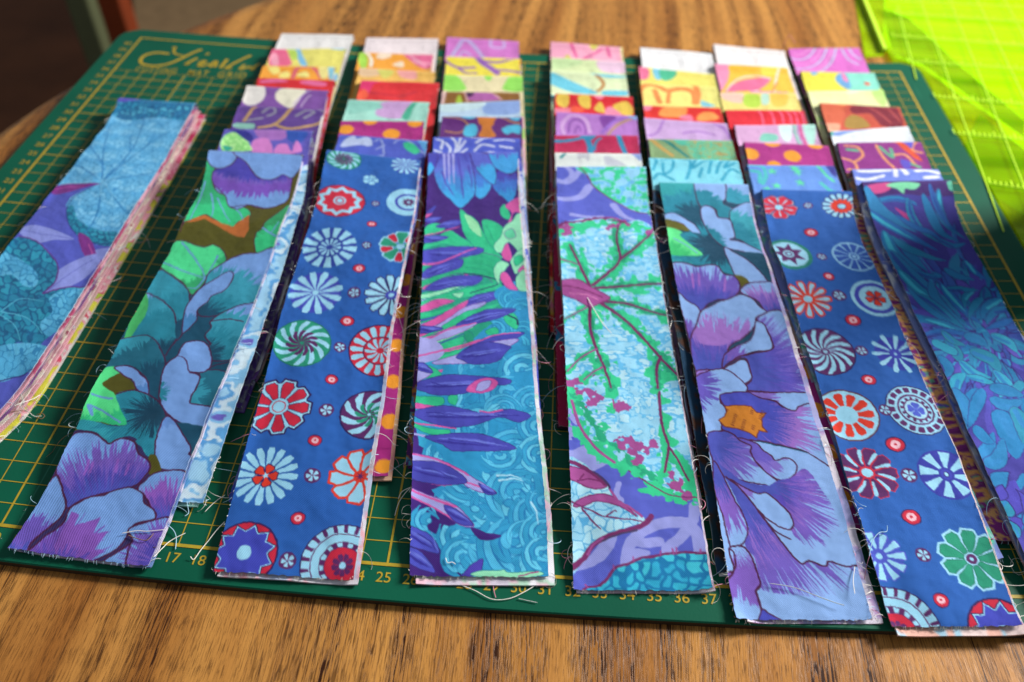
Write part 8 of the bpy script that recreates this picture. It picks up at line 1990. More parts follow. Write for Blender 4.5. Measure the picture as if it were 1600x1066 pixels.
('b',((-1,3.2),(5.98,3.2),(5.98,22.5),(-1,22.5)),('b478cc','9a58b8','b478cc'),(.5,.6),1,5,0,(1,1)),
('l','d4a8e0',.22,((.51,2.26),(.42,1.26),(.97,.42),(1.8,.77),(2.06,1.94)),0),
('l','8c50ac',.14,((.79,2.07),(.88,1.04),(1.43,.81),(1.79,1.46),(1.78,2.14)),0),
('l','8c50ac',.12,((1.15,2.03),(1.34,1.33),(1.51,1.83)),0),
('p','7c3c9c',((2.65,.33),(3.67,.22),(3.26,1.31),(2.98,1.68)),None,.06,1),
('l','b89078',.22,((3.14,2.09),(3.73,1.09),(4.59,.47)),0),
('l','9868d0',.2,((2.79,1.87),(3.56,.76),(4.69,.28)),0),
('p','84a8e0',((4.33,.06),(4.94,-.01),(4.86,.62)),None,.06,1),
)),
'c5_5':('b82050',(
('b',((-1,3.2),(5.96,3.2),(5.96,22),(-1,22)),('b82050','2c88b4','b82050'),(.66,.75),1,6,0,(1,1)),
('l','2c88b4',.25,((.06,.68),(.95,.59),(1.75,.27),(2.12,-.06)),0),
('l','2c88b4',.35,((1.67,.1),(2.01,.76),(2.12,1.63)),0),
('p','2c88b4',((1.67,-.06),(2.48,-.06),(2.28,.51),(1.93,.59)),None,.06,1),
('l','2c88b4',.3,((3.74,-.06),(3.88,.76),(4.09,1.71)),0),
('l','2c88b4',.2,((2.3,1.4),(2.45,.76),(2.73,.43)),.3),
)),
'c5_6':('e4ece8',(
('b',((-1,3.2),(5.92,3.2),(5.92,23.6),(-1,23.6)),('c890a0','d0d4dc','a8b8e0'),(.5,.72),1,7,0,(1,1)),
('p','2c8c94',((.28,.55),(.64,-.08),(.63,.23),(.41,.62)),None,.06,1),
('p','c4c8d0',((1.33,-.02),(1.94,-.11),(1.89,.88),(1.65,.58),(1.3,.67)),None,.06,1),
('p','c4c8d4',((2.77,.4),(3.44,.69),(3.99,1.2),(2.97,1.23)),None,.06,1),
('p','8ca4e0',((4.28,-.1),(4.88,-.04),(4.8,.8)),None,.06,1),
)),
'c6_0':('e8e8ea',(
('b',((-1,3.2),(6.13,3.2),(6.13,25.2),(-1,25.2)),('e8e8ea','f0ecea','dce4e8'),(.5,.7),1.2,0,0,(1,1)),
)),
'c6_1':('ece06c',(
('b',((-1,3.2),(6.16,3.2),(6.16,25.2),(-1,25.2)),('ece06c','f0a0b4','ece06c','78ccc8'),(.42,.5,.75),1,2,0,(1,1)),
('p','e87098',((-.04,.01),(.5,0),(.72,.72),(.5,1.62),(-.04,1.73)),None,.06,1),
('p','78c8e0',((.98,.12),(1.54,-.12),(1.47,1.42),(1.04,1.51)),None,.06,1),
('p','48bc90',((1.47,.12),(2.45,-.1),(2.53,.76),(1.99,1.52),(1.46,1.53)),None,.06,1),
)),
'c6_2':('ece680',(
('b',((-1,3.2),(6.02,3.2),(6.02,25.2),(-1,25.2)),('ece680','ec8c48','ece680'),(.5,.6),1.5,3,0,(1,1)),
('l','ec8c48',.4,((-.11,2.51),(0,.91),(.56,.34),(1.27,.58),(1.75,.94),(2.61,.65),(3.39,.98),(3.36,2.19)),0),
('l','ec8c48',.36,((.92,1.02),(1.11,2.4)),0),
('l','ec8c48',.3,((1.86,.93),(1.62,2.35)),0),
('l','ec8c48',.4,((2.17,-.24),(3.32,-.26),(3.71,.95),(3.46,2.18)),0),
('p','80c8dc',((3.81,1.85),(4.28,2.1),(4.64,2.46),(3.82,2.54)),None,.06,1),
)),
'c6_3':('dc2824',(
('b',((-1,3.2),(5.92,3.2),(5.92,25),(-1,25)),('dc2824','f09048','f07898'),(.5,.68),1.2,4,0,(1,1)),
('p','f49a4c',((.98,1.24),(1.24,.37),(1.98,-.15),(2.66,.1),(2.67,.96),(2.24,1.35)),None,.06,1),
('p','f49a4c',((3.35,1.11),(3.89,.7),(4.46,.86),(4.59,1.41),(3.39,1.66)),None,.06,1),
('p','f080a0',((.07,-.04),(.57,-.07),(.42,.7),(.02,.72)),None,.06,1),
('p','f080a0',((2.14,1.36),(2.86,1.04),(2.99,1.68)),None,.06,1),
)),
'c6_4':('c8a4d8',(
('b',((-1,3.2),(6.09,3.2),(6.09,25),(-1,25)),('c8a4d8','d8b8e4','a878c4'),(.5,.7),1,5,0,(1,1)),
('l','a878c8',.2,((.18,2.13),(.79,1.53),(1.29,.04)),.3),
('l','a878c8',.2,((2.3,1.51),(3.27,1.2),(4.19,1.43)),.3),
('l','a878c8',.24,((4.32,.34),(4.83,.81),(5,1.67)),.2),
)),
'c6_5':('7c9c6c',(
('b',((-1,3.2),(5.96,3.2),(5.96,25),(-1,25)),('2a5a50','54b498','a89c60'),(.46,.62),2.6,6,0,(1,1)),
('l','187c78',.26,((.8,.08),(1.46,.88),(2.19,1.83)),.3),
('l','c09c54',.3,((.14,.11),(.63,.92),(1.29,1.71)),.2),
('p','50b89c',((1.54,.04),(2.49,-.09),(2.22,.68),(1.76,.7)),None,.06,1),
('b',((2.48,-.01),(4.91,-.04),(4.72,1.88),(2.54,1.9)),('84b480','54c0a0','b0a060'),(.45,.62),4,4,1,(1,1)),
)),
'c6_6':('80d8ec',(
('b',((-1,3.2),(6.07,3.2),(6.07,26),(-1,26)),('14303c','4a2a1c','163a58'),(.45,.6),1.3,7,0,(1,1)),
('l','2ca0c4',.16,((.11,-.11),(.43,.35),(.17,1.29)),0),
('l','2ca0c4',.16,((.69,.33),(1.34,.13),(1.24,1.07),(.76,1.56),(.76,.64)),0),
('l','2ca0c4',.16,((1.78,.1),(2.3,.23),(2.2,1.17),(1.94,1.94)),0),
('l','2ca0c4',.16,((2.68,.04),(2.39,1),(3.09,.33),(3.74,.14)),0),
('l','2ca0c4',.16,((2.93,.97),(2.66,1.75)),0),
('l','2ca0c4',.16,((3.56,.15),(3.22,1.41)),0),
('l','2ca0c4',.16,((3.66,1.38),(4.08,.27),(4.55,.08),(4.17,.89),(4.86,.38)),0),
('l','2ca0c4',.16,((3.85,1.98),(4.5,1.02),(4.9,1.31)),0),
('l','2ca0c4',.16,((.11,2.05),(.5,1.58),(1.23,2.13)),0),
)),
'c7_0':('ece6e6',(
('b',((-1,3.2),(6.11,3.2),(6.11,25.2),(-1,25.2)),('ece6e6','e4d8dc','f0f0f0'),(.5,.7),1.2,0,0,(1,1)),
)),
'c7_1':('f4c040',(
('b',((-1,3.2),(6.05,3.2),(6.05,25.2),(-1,25.2)),('f4c040','f090b4','f8e8d8'),(.5,.68),1.3,2,0,(1,1)),
('p','f090b8',((.02,-.07),(1.04,-.29),(.74,1.85),(-.03,3.61),(-.46,3.65)),None,.06,1),
('p','f4b830',((1.07,.27),(2.98,-.17),(2.69,.99),(1.78,1.3),(1.05,1.16)),None,.06,1),
('p','f4dc50',((3.24,.26),(4.34,.14),(4.18,1.05),(3.2,1.15)),None,.06,1),
('p','ec6c98',((.45,3.15),(1.68,1.97),(3.25,1.48),(3.65,1.65),(2.8,2.92),(2.1,3.3),(.51,3.46)),None,.06,1),
('l','f8d8e0',.12,((.42,3.36),(1.25,2.01),(2.42,1.35),(3.67,1.54)),0),
('l','f8e8e0',.14,((4.41,.35),(3.91,1.95),(3.58,3.26)),0),
('l','f08c48',.14,((3.47,3.27),(4.02,1.94)),0),
)),
'c7_2':('ecdc7c',(
('b',((-1,3.2),(6.09,3.2),(6.09,25.2),(-1,25.2)),('ecdc7c','f4ccb0','b8d850','b8e0c8'),(.42,.6,.72),1.2,3,0,(1,1)),
('p','f4c8b8',((.22,-.16),(1.48,-.18),(1.38,1.24),(.19,.86)),None,.06,1),
('p','b4d848',((1.65,.43),(2.15,.22),(2.61,.62),(2.45,1.61),(1.71,1.72),(1.43,1.23)),None,.06,1),
('p','b8e0d0',((2.78,.21),(3.2,.2),(3.13,1.21),(2.69,1.41)),None,.06,1),
('p','f0c450',((3.41,.2),(4.46,.18),(4.24,1.39),(3.38,1.6)),None,.06,1),
)),
'c7_3':('dc2030',(
('b',((-1,3.2),(6.04,3.2),(6.04,25),(-1,25)),('dc2030','ec4c84','dc2030'),(.55,.62),1.4,4,0,(1,1)),
('l','f07098',.1,((2.02,.09),(2.26,.75),(2.21,1.68)),0),
('l','f07098',.1,((2.72,.08),(2.96,.74),(2.91,1.67)),0),
('l','f07098',.1,((3.33,.07),(3.57,.73),(3.5,1.66)),0),
('l','f07098',.1,((3.84,.07),(4.07,.73),(4,1.66)),0),
('l','f07098',.1,((4.24,.06),(4.47,.72),(4.39,1.65)),0),
('l','f07098',.1,((4.65,.05),(4.87,.72),(4.79,1.65)),0),
)),
'c7_4':('d8a8d4',(
('b',((-1,3.2),(6.04,3.2),(6.04,25),(-1,25)),('d8a8d4','b0e0d8','e8c0dc'),(.5,.66),1.2,5,0,(1,1)),
('p','d4ecec',((2.77,.1),(3.57,.02),(3.31,1.52),(2.89,1.69),(2.72,.99)),None,.06,1),
('p','7ccab8',((1.38,1.5),(1.75,.98),(2.5,1.16),(2.41,1.69),(1.54,1.76)),None,.06,1),
('p','b0e4d8',((4.28,-.06),(5.07,-.05),(4.68,1.89),(4.3,1.88)),None,.06,1),
('l','5ca8a0',.12,((3.68,-.07),(3.64,1),(3.74,2.05)),0),
('l','a878b8',.12,((3.88,-.07),(3.83,1.01),(3.93,2.05)),0),
('l','d42c7c',.12,((4.08,-.07),(4.03,1.01),(4.12,2.05)),0),
('l','b8d8d0',.12,((3.78,-.07),(3.74,1),(3.84,2.05)),0),
)),
'c7_5':('ac2c84',(
('b',((-1,3.2),(5.98,3.2),(5.98,26.4),(-1,26.4)),('ac2c84',),(),1,6,0,(1,1)),
('e','f09a2c',(.27,1.25),.5,None,None,.05),
('e','f09a2c',(1.67,.05),.48,None,None,.05),
('e','f09a2c',(2.67,1.3),.5,None,None,.05),
('e','f09a2c',(4.16,.1),.46,None,None,.05),
('e','f09a2c',(1.49,2.2),.4,None,None,.05),
('e','f09a28',(.2,3.6),.38,None,None,.05),
('e','f09a28',(2.2,3.6),.38,None,None,.05),
('e','f09a28',(4.2,3.6),.38,None,None,.05),
('e','f09a28',(1.15,4.62),.38,None,None,.05),
('e','f09a28',(3.15,4.62),.38,None,None,.05),
('e','f09a28',(5.15,4.62),.38,None,None,.05),
('e','f09a28',(.2,5.64),.38,None,None,.05),
('e','f09a28',(2.2,5.64),.38,None,None,.05),
('e','f09a28',(4.2,5.64),.38,None,None,.05),
('e','f09a28',(1.15,6.66),.38,None,None,.05),
('e','f09a28',(3.15,6.66),.38,None,None,.05),
('e','f09a28',(5.15,6.66),.38,None,None,.05),
('e','f09a28',(.2,7.68),.38,None,None,.05),
('e','f09a28',(2.2,7.68),.38,None,None,.05),
('e','f09a28',(4.2,7.68),.38,None,None,.05),
('e','f09a28',(1.15,8.7),.38,None,None,.05),
('e','f09a28',(3.15,8.7),.38,None,None,.05),
('e','f09a28',(5.15,8.7),.38,None,None,.05),
('e','f09a28',(.2,9.72),.38,None,None,.05),
('e','f09a28',(2.2,9.72),.38,None,None,.05),
('e','f09a28',(4.2,9.72),.38,None,None,.05),
('e','f09a28',(1.15,10.74),.38,None,None,.05),
('e','f09a28',(3.15,10.74),.38,None,None,.05),
('e','f09a28',(5.15,10.74),.38,None,None,.05),
('e','f09a28',(.2,11.76),.38,None,None,.05),
('e','f09a28',(2.2,11.76),.38,None,None,.05),
('e','f09a28',(4.2,11.76),.38,None,None,.05),
('e','f09a28',(1.15,12.78),.38,None,None,.05),
('e','f09a28',(3.15,12.78),.38,None,None,.05),
('e','f09a28',(5.15,12.78),.38,None,None,.05),
('e','f09a28',(.2,13.8),.38,None,None,.05),
('e','f09a28',(2.2,13.8),.38,None,None,.05),
('e','f09a28',(4.2,13.8),.38,None,None,.05),
('e','f09a28',(1.15,14.82),.38,None,None,.05),
('e','f09a28',(3.15,14.82),.38,None,None,.05),
('e','f09a28',(5.15,14.82),.38,None,None,.05),
('e','f09a28',(.2,15.84),.38,None,None,.05),
('e','f09a28',(2.2,15.84),.38,None,None,.05),
('e','f09a28',(4.2,15.84),.38,None,None,.05),
('e','f09a28',(1.15,16.86),.38,None,None,.05),
('e','f09a28',(3.15,16.86),.38,None,None,.05),
('e','f09a28',(5.15,16.86),.38,None,None,.05),
('e','f09a28',(.2,17.88),.38,None,None,.05),
('e','f09a28',(2.2,17.88),.38,None,None,.05),
('e','f09a28',(4.2,17.88),.38,None,None,.05),
('e','f09a28',(1.15,18.9),.38,None,None,.05),
('e','f09a28',(3.15,18.9),.38,None,None,.05),
('e','f09a28',(5.15,18.9),.38,None,None,.05),
('e','f09a28',(.2,19.92),.38,None,None,.05),
('e','f09a28',(2.2,19.92),.38,None,None,.05),
('e','f09a28',(4.2,19.92),.38,None,None,.05),
('e','f09a28',(1.15,20.94),.38,None,None,.05),
('e','f09a28',(3.15,20.94),.38,None,None,.05),
('e','f09a28',(5.15,20.94),.38,None,None,.05),
('e','f09a28',(.2,21.96),.38,None,None,.05),
('e','f09a28',(2.2,21.96),.38,None,None,.05),
('e','f09a28',(4.2,21.96),.38,None,None,.05),
('e','f09a28',(1.15,22.98),.38,None,None,.05),
('e','f09a28',(3.15,22.98),.38,None,None,.05),
('e','f09a28',(5.15,22.98),.38,None,None,.05),
('e','f09a28',(.2,24),.38,None,None,.05),
('e','f09a28',(2.2,24),.38,None,None,.05),
('e','f09a28',(4.2,24),.38,None,None,.05),
('e','f09a28',(1.15,25.02),.38,None,None,.05),
('e','f09a28',(3.15,25.02),.38,None,None,.05),
('e','f09a28',(5.15,25.02),.38,None,None,.05),
)),
'c7_6':('6494e4',(
('b',((-1,3.2),(5.99,3.2),(5.99,25),(-1,25)),('8090d8','58d8a8','d8dcf4','6494e4'),(.62,.68,.75),1.8,7,0,(1,1)),
('l','48c0c0',.22,((.11,.13),(.8,.27),(.93,1.04),(.61,1.8)),0),
('l','48c0c0',.22,((.18,.75),(.6,.89),(.46,1.65)),0),
('star',(1.34,.73),.34,.12,5,'5ce0a4',.4,None,.03,0,1),
('star',(2.65,.39),.34,.12,5,'5ce0a4',.4,None,.03,0,1),
('star',(1.37,1.93),.34,.12,5,'5ce0a4',.4,None,.03,0,1),
('star',(2.75,1.61),.34,.12,5,'5ce0a4',.4,None,.03,0,1),
('star',(.8,2.24),.34,.12,5,'5ce0a4',.4,None,.03,0,1),
('star',(2.77,.7),.34,.12,5,'5ce0a4',.4,None,.03,0,1),
('l','58dca4',.1,((2.36,.09),(2.74,.39),(2.79,1.01)),0),
('l','58dca4',.16,((3.98,.06),(4.25,.83),(4.64,1.43)),0),
('p','3c3c98',((4.43,.05),(5,-.04),(4.85,1.12)),None,.06,1),
('l','50c8c0',.2,((3.9,1.59),(4.29,2.18),(4.62,2.32)),0),
)),
'c8_0':('d468c4',(
('b',((-1,3.2),(6.29,3.2),(6.29,25.2),(-1,25.2)),('d468c4','d468c4'),(.9,),1,1,0,(1,1)),
('l','e088d0',.17,((1.74,-.39),(1.6,.07),(1.38,.47),(1.11,.76),(.82,.91),(.54,.9),(.31,.73)),0),
('l','b8bce0',.17,((2.15,-.38),(1.94,.31),(1.61,.9),(1.2,1.33),(.76,1.55),(.35,1.54),(0,1.29)),0),
('l','e088d0',.17,((2.59,-.37),(2.29,.57),(1.85,1.37),(1.3,1.94),(.71,2.23),(.15,2.21),(-.32,1.88)),0),
('l','b8bce0',.17,((3,-.36),(2.63,.8),(2.07,1.79),(1.38,2.5),(.66,2.86),(-.03,2.84),(-.61,2.43)),0),
('l','e088d0',.17,((3.41,-.34),(2.96,1.04),(2.28,2.22),(1.47,3.06),(.6,3.48),(-.22,3.45),(-.91,2.97)),0),
('l','b8bce0',.17,((3.72,-.33),(3.21,1.22),(2.45,2.54),(1.53,3.47),(.57,3.95),(-.35,3.91),(-1.13,3.38)),0),
('l','b8bce0',.16,((3.93,-.04),(4.09,1.63),(4.7,2.45)),0),
('l','b8bce0',.16,((4.47,-.03),(4.62,1.09),(5,1.79)),0),
)),
'c8_1':('ece048',(
('b',((-1,3.2),(6.11,3.2),(6.11,25.2),(-1,25.2)),('ece048','8cdcc8','ece048'),(.55,.65),1,2,0,(1,1)),
('p','86dcc8',((3.19,-.19),(5.36,-.24),(4.79,2.51),(2.81,2.22)),None,.06,1),
('p','6ca8dc',((2.23,1.14),(2.72,.22),(3.08,.34),(3.14,1.84),(2.71,2.11)),None,.06,1),
('p','f080b4',((2.79,.22),(3.03,.59),(3.06,1.35),(2.8,1.11)),None,.06,1),
('p','6cb4e0',((.72,-.19),(1.2,-.03),(1.02,.56),(.71,.58)),None,.06,1),
('e','e84c34',(4.29,1.59),.2,None,None,.05),
)),
'c8_2':('e8ecb0',(
('b',((-1,3.2),(6.16,3.2),(6.16,25),(-1,25)),('e8ecb0','c8ec90','f0e8c8'),(.5,.66),1,3,0,(1,1)),
('p','bcec80',((4.36,.1),(5.3,.08),(4.84,1.99),(4.4,1.52)),None,.06,1),
('p','f4d8c8',((2.65,-.07),(3.51,-.04),(3.26,.55),(2.65,.53)),None,.06,1),
)),
'c8_3':('c8503c',(
('b',((-1,3.2),(6.06,3.2),(6.06,25),(-1,25)),('c8503c','8c2c34','c8503c','b08048'),(.5,.56,.72),1.3,4,0,(1,1)),
('p','7c1c30',((1.83,.56),(2.82,-.11),(4.62,-.43),(4.78,2.24),(3.58,2.36),(3.25,1.74),(2.93,1.11),(1.99,1.21)),None,.06,1),
('l','b84c4c',.12,((2.87,.22),(3.63,1.04),(4.11,1.98)),0),
('l','b84c4c',.12,((3.63,-.09),(4.37,.74),(4.71,1.81)),0),
('p','d86444',((.01,.09),(1.23,-.27),(1.41,1.27),(.49,3.28),(-.08,2.71)),None,.06,1),
('p','f0a888',((-.03,2.38),(.87,2.4),(.61,3.27),(-.05,3.23)),None,.06,1),
('p','a8843c',((1.39,1.71),(1.97,1.32),(2.56,1.81),(2.64,2.55),(1.25,2.79)),None,.06,1),
('p','e89048',((.87,-.23),(1.8,-.22),(1.46,.38)),None,.06,1),
)),
'c8_4':('e0e8f0',(
('b',((-1,3.2),(6.15,3.2),(6.15,25),(-1,25)),('e0e8f0','ccd8ec','e8ecee'),(.5,.66),1,5,0,(1,1)),
('p','7c9ce0',((0,.5),(1.15,.02),(2.59,-.02),(1.58,.28),(.56,.67)),None,.06,1),
('p','58b8a8',((-.04,.08),(.27,.02),(-.01,.91),(-.24,.88)),None,.06,1),
)),
'c8_5':('8c2c84',(
('b',((-1,3.2),(6.11,3.2),(6.11,27.2),(-1,27.2)),('8c2c84','e8ac6c','8c2c84','64b090','6458c4'),(.42,.54,.62,.74),1.8,6,0,(1,1)),
('l','e89c64',.16,((.43,.47),(1.16,.68),(1.34,1.45),(.7,2.01)),0),
('l','e89c64',.16,((.12,1.62),(.7,2.01),(.78,2.75)),0),
('l','e89c64',.16,((2.29,.51),(2.49,1.67),(2.94,2.62)),0),
('l','e89c64',.16,((3.18,1.49),(3.84,1.51),(4.33,2.65)),0),
('l','e89c64',.16,((3.41,-.06),(4.01,.74),(4.55,1.71)),0),
('l','e89c64',.16,((4.85,-.04),(4.4,.94),(4.86,1.34)),0),
('l','5cb088',.2,((.52,.86),(1.1,.97)),0),
('l','5cb088',.2,((2.47,.71),(3.03,1.68),(3.09,.91)),0),
('l','5cb088',.2,((3.71,2.07),(4.44,2.65)),0),
('p','5c50c4',((3.85,-.06),(4.63,-.04),(4.29,.94)),None,.06,1),
('p','d84c30',((3.41,-.06),(3.76,-.16),(4.72,1.91),(4.23,1.71)),None,.06,1),
('p','5c50c4',((3.43,1.88),(3.92,2.08),(3.88,2.73),(3.48,2.63)),None,.06,1),
('l','e8a860',.16,((0,3.2),(1.2,2.9),(.2,2.7)),0),
('l','7a2878',.14,((0,3.6),(1,3.3)),0),
('l','e8a860',.16,((0,4.05),(1.2,3.75),(.2,3.55)),0),
('l','7a2878',.14,((0,4.45),(1,4.15)),0),
('l','e8a860',.16,((0,4.9),(1.2,4.6),(.2,4.4)),0),
('l','7a2878',.14,((0,5.3),(1,5)),0),
('l','e8a860',.16,((0,5.75),(1.2,5.45),(.2,5.25)),0),
('l','7a2878',.14,((0,6.15),(1,5.85)),0),
('l','e8a860',.16,((0,6.6),(1.2,6.3),(.2,6.1)),0),
('l','7a2878',.14,((0,7),(1,6.7)),0),
('l','e8a860',.16,((0,7.45),(1.2,7.15),(.2,6.95)),0),
('l','7a2878',.14,((0,7.85),(1,7.55)),0),
('l','e8a860',.16,((0,8.3),(1.2,8),(.2,7.8)),0),
('l','7a2878',.14,((0,8.7),(1,8.4)),0),
('l','e8a860',.16,((0,9.15),(1.2,8.85),(.2,8.65)),0),
('l','7a2878',.14,((0,9.55),(1,9.25)),0),
('l','e8a860',.16,((0,10),(1.2,9.7),(.2,9.5)),0),
('l','7a2878',.14,((0,10.4),(1,10.1)),0),
('l','e8a860',.16,((0,10.85),(1.2,10.55),(.2,10.35)),0),
('l','7a2878',.14,((0,11.25),(1,10.95)),0),
('l','e8a860',.16,((0,11.7),(1.2,11.4),(.2,11.2)),0),
('l','7a2878',.14,((0,12.1),(1,11.8)),0),
('l','e8a860',.16,((0,12.55),(1.2,12.25),(.2,12.05)),0),
('l','7a2878',.14,((0,12.95),(1,12.65)),0),
('l','e8a860',.16,((0,13.4),(1.2,13.1),(.2,12.9)),0),
('l','7a2878',.14,((0,13.8),(1,13.5)),0),
('l','e8a860',.16,((0,14.25),(1.2,13.95),(.2,13.75)),0),
('l','7a2878',.14,((0,14.65),(1,14.35)),0),
('l','e8a860',.16,((0,15.1),(1.2,14.8),(.2,14.6)),0),
('l','7a2878',.14,((0,15.5),(1,15.2)),0),
('l','e8a860',.16,((0,15.95),(1.2,15.65),(.2,15.45)),0),
('l','7a2878',.14,((0,16.35),(1,16.05)),0),
('l','e8a860',.16,((0,16.8),(1.2,16.5),(.2,16.3)),0),
('l','7a2878',.14,((0,17.2),(1,16.9)),0),
('l','e8a860',.16,((0,17.65),(1.2,17.35),(.2,17.15)),0),
('l','7a2878',.14,((0,18.05),(1,17.75)),0),
('l','e8a860',.16,((0,18.5),(1.2,18.2),(.2,18)),0),
('l','7a2878',.14,((0,18.9),(1,18.6)),0),
('l','e8a860',.16,((0,19.35),(1.2,19.05),(.2,18.85)),0),
('l','7a2878',.14,((0,19.75),(1,19.45)),0),
('l','e8a860',.16,((0,20.2),(1.2,19.9),(.2,19.7)),0),
('l','7a2878',.14,((0,20.6),(1,20.3)),0),
('l','e8a860',.16,((0,21.05),(1.2,20.75),(.2,20.55)),0),
('l','7a2878',.14,((0,21.45),(1,21.15)),0),
('l','e8a860',.16,((0,21.9),(1.2,21.6),(.2,21.4)),0),
('l','7a2878',.14,((0,22.3),(1,22)),0),
('l','e8a860',.16,((0,22.75),(1.2,22.45),(.2,22.25)),0),
('l','7a2878',.14,((0,23.15),(1,22.85)),0),
('l','e8a860',.16,((0,23.6),(1.2,23.3),(.2,23.1)),0),
('l','7a2878',.14,((0,24),(1,23.7)),0),
('l','e8a860',.16,((0,24.45),(1.2,24.15),(.2,23.95)),0),
('l','7a2878',.14,((0,24.85),(1,24.55)),0),
)),
'c8_6':('7088e4',(
('b',((-1,3.2),(6.02,3.2),(6.02,25.4),(-1,25.4)),('8ea0e0','f0f4ff','7088e4'),(.62,.72),1.3,7,0,(1,1)),
('l','f0f4ff',.34,((.43,.25),(1.03,.34),(2.09,.25)),0),
('l','f0f4ff',.2,((.2,.96),(.8,1.05),(1.68,.79)),0),
('l','f0f4ff',.26,((2.48,-.11),(2.4,.79)),0),
('l','f0f4ff',.3,((2.83,-.02),(3.01,.61)),0),
('l','f0f4ff',.3,((3.64,.35),(4.29,.26),(4.86,.53)),0),
('l','f0f4ff',.24,((4.02,.97),(4.77,.89)),0),
)),
'c1_0':('e4e048',(
('b',((-1,3.2),(6.25,3.2),(6.25,26.07),(-1,26.07)),('e4e048','f4a8b8','f8f4ec','e4506c','b8d848'),(.45,.58,.66,.74),1.4,3,0,(1,1)),
('b',((4.05,-.3),(5.55,-.3),(5.55,.5),(4.05,.5)),('e06484','f4a8bc','d42c60'),(.45,.62),2,0,0,(1,1)),
('b',((4.05,.45),(5.55,.45),(5.55,1.25),(4.05,1.25)),('e06484','f4a8bc','d42c60'),(.45,.62),2,1,0,(1,1)),
('b',((4.05,1.2),(5.55,1.2),(5.55,2),(4.05,2)),('e06484','f4a8bc','d42c60'),(.45,.62),2,2,0,(1,1)),
('b',((4.05,1.95),(5.55,1.95),(5.55,2.75),(4.05,2.75)),('e06484','f4a8bc','d42c60'),(.45,.62),2,3,0,(1,1)),
('b',((4.05,2.7),(5.55,2.7),(5.55,3.5),(4.05,3.5)),('e06484','f4a8bc','d42c60'),(.45,.62),2,4,0,(1,1)),
('b',((4.05,3.45),(5.55,3.45),(5.55,4.25),(4.05,4.25)),('e06484','f4a8bc','d42c60'),(.45,.62),2,5,0,(1,1)),
('b',((4.05,4.2),(5.55,4.2),(5.55,5),(4.05,5)),('e06484','f4a8bc','d42c60'),(.45,.62),2,6,0,(1,1)),
('b',((4.05,4.95),(5.55,4.95),(5.55,5.75),(4.05,5.75)),('e06484','f4a8bc','d42c60'),(.45,.62),2,7,0,(1,1)),
('b',((4.05,5.7),(5.55,5.7),(5.55,6.5),(4.05,6.5)),('e06484','f4a8bc','d42c60'),(.45,.62),2,8,0,(1,1)),
)),
'c1_1':('e0a4b0',(
('b',((-1,3.2),(6.25,3.2),(6.25,26.46),(-1,26.46)),('e0a4b0','f0e4d0','b04868'),(.5,.7),2,4,0,(1,1)),
)),
'c1_2':('7a4a88',(
('b',((-1,3.2),(6.25,3.2),(6.25,26.46),(-1,26.46)),('7a4a88','c8a8c0','5a2a60'),(.5,.66),2,5,0,(1,1)),
)),
}
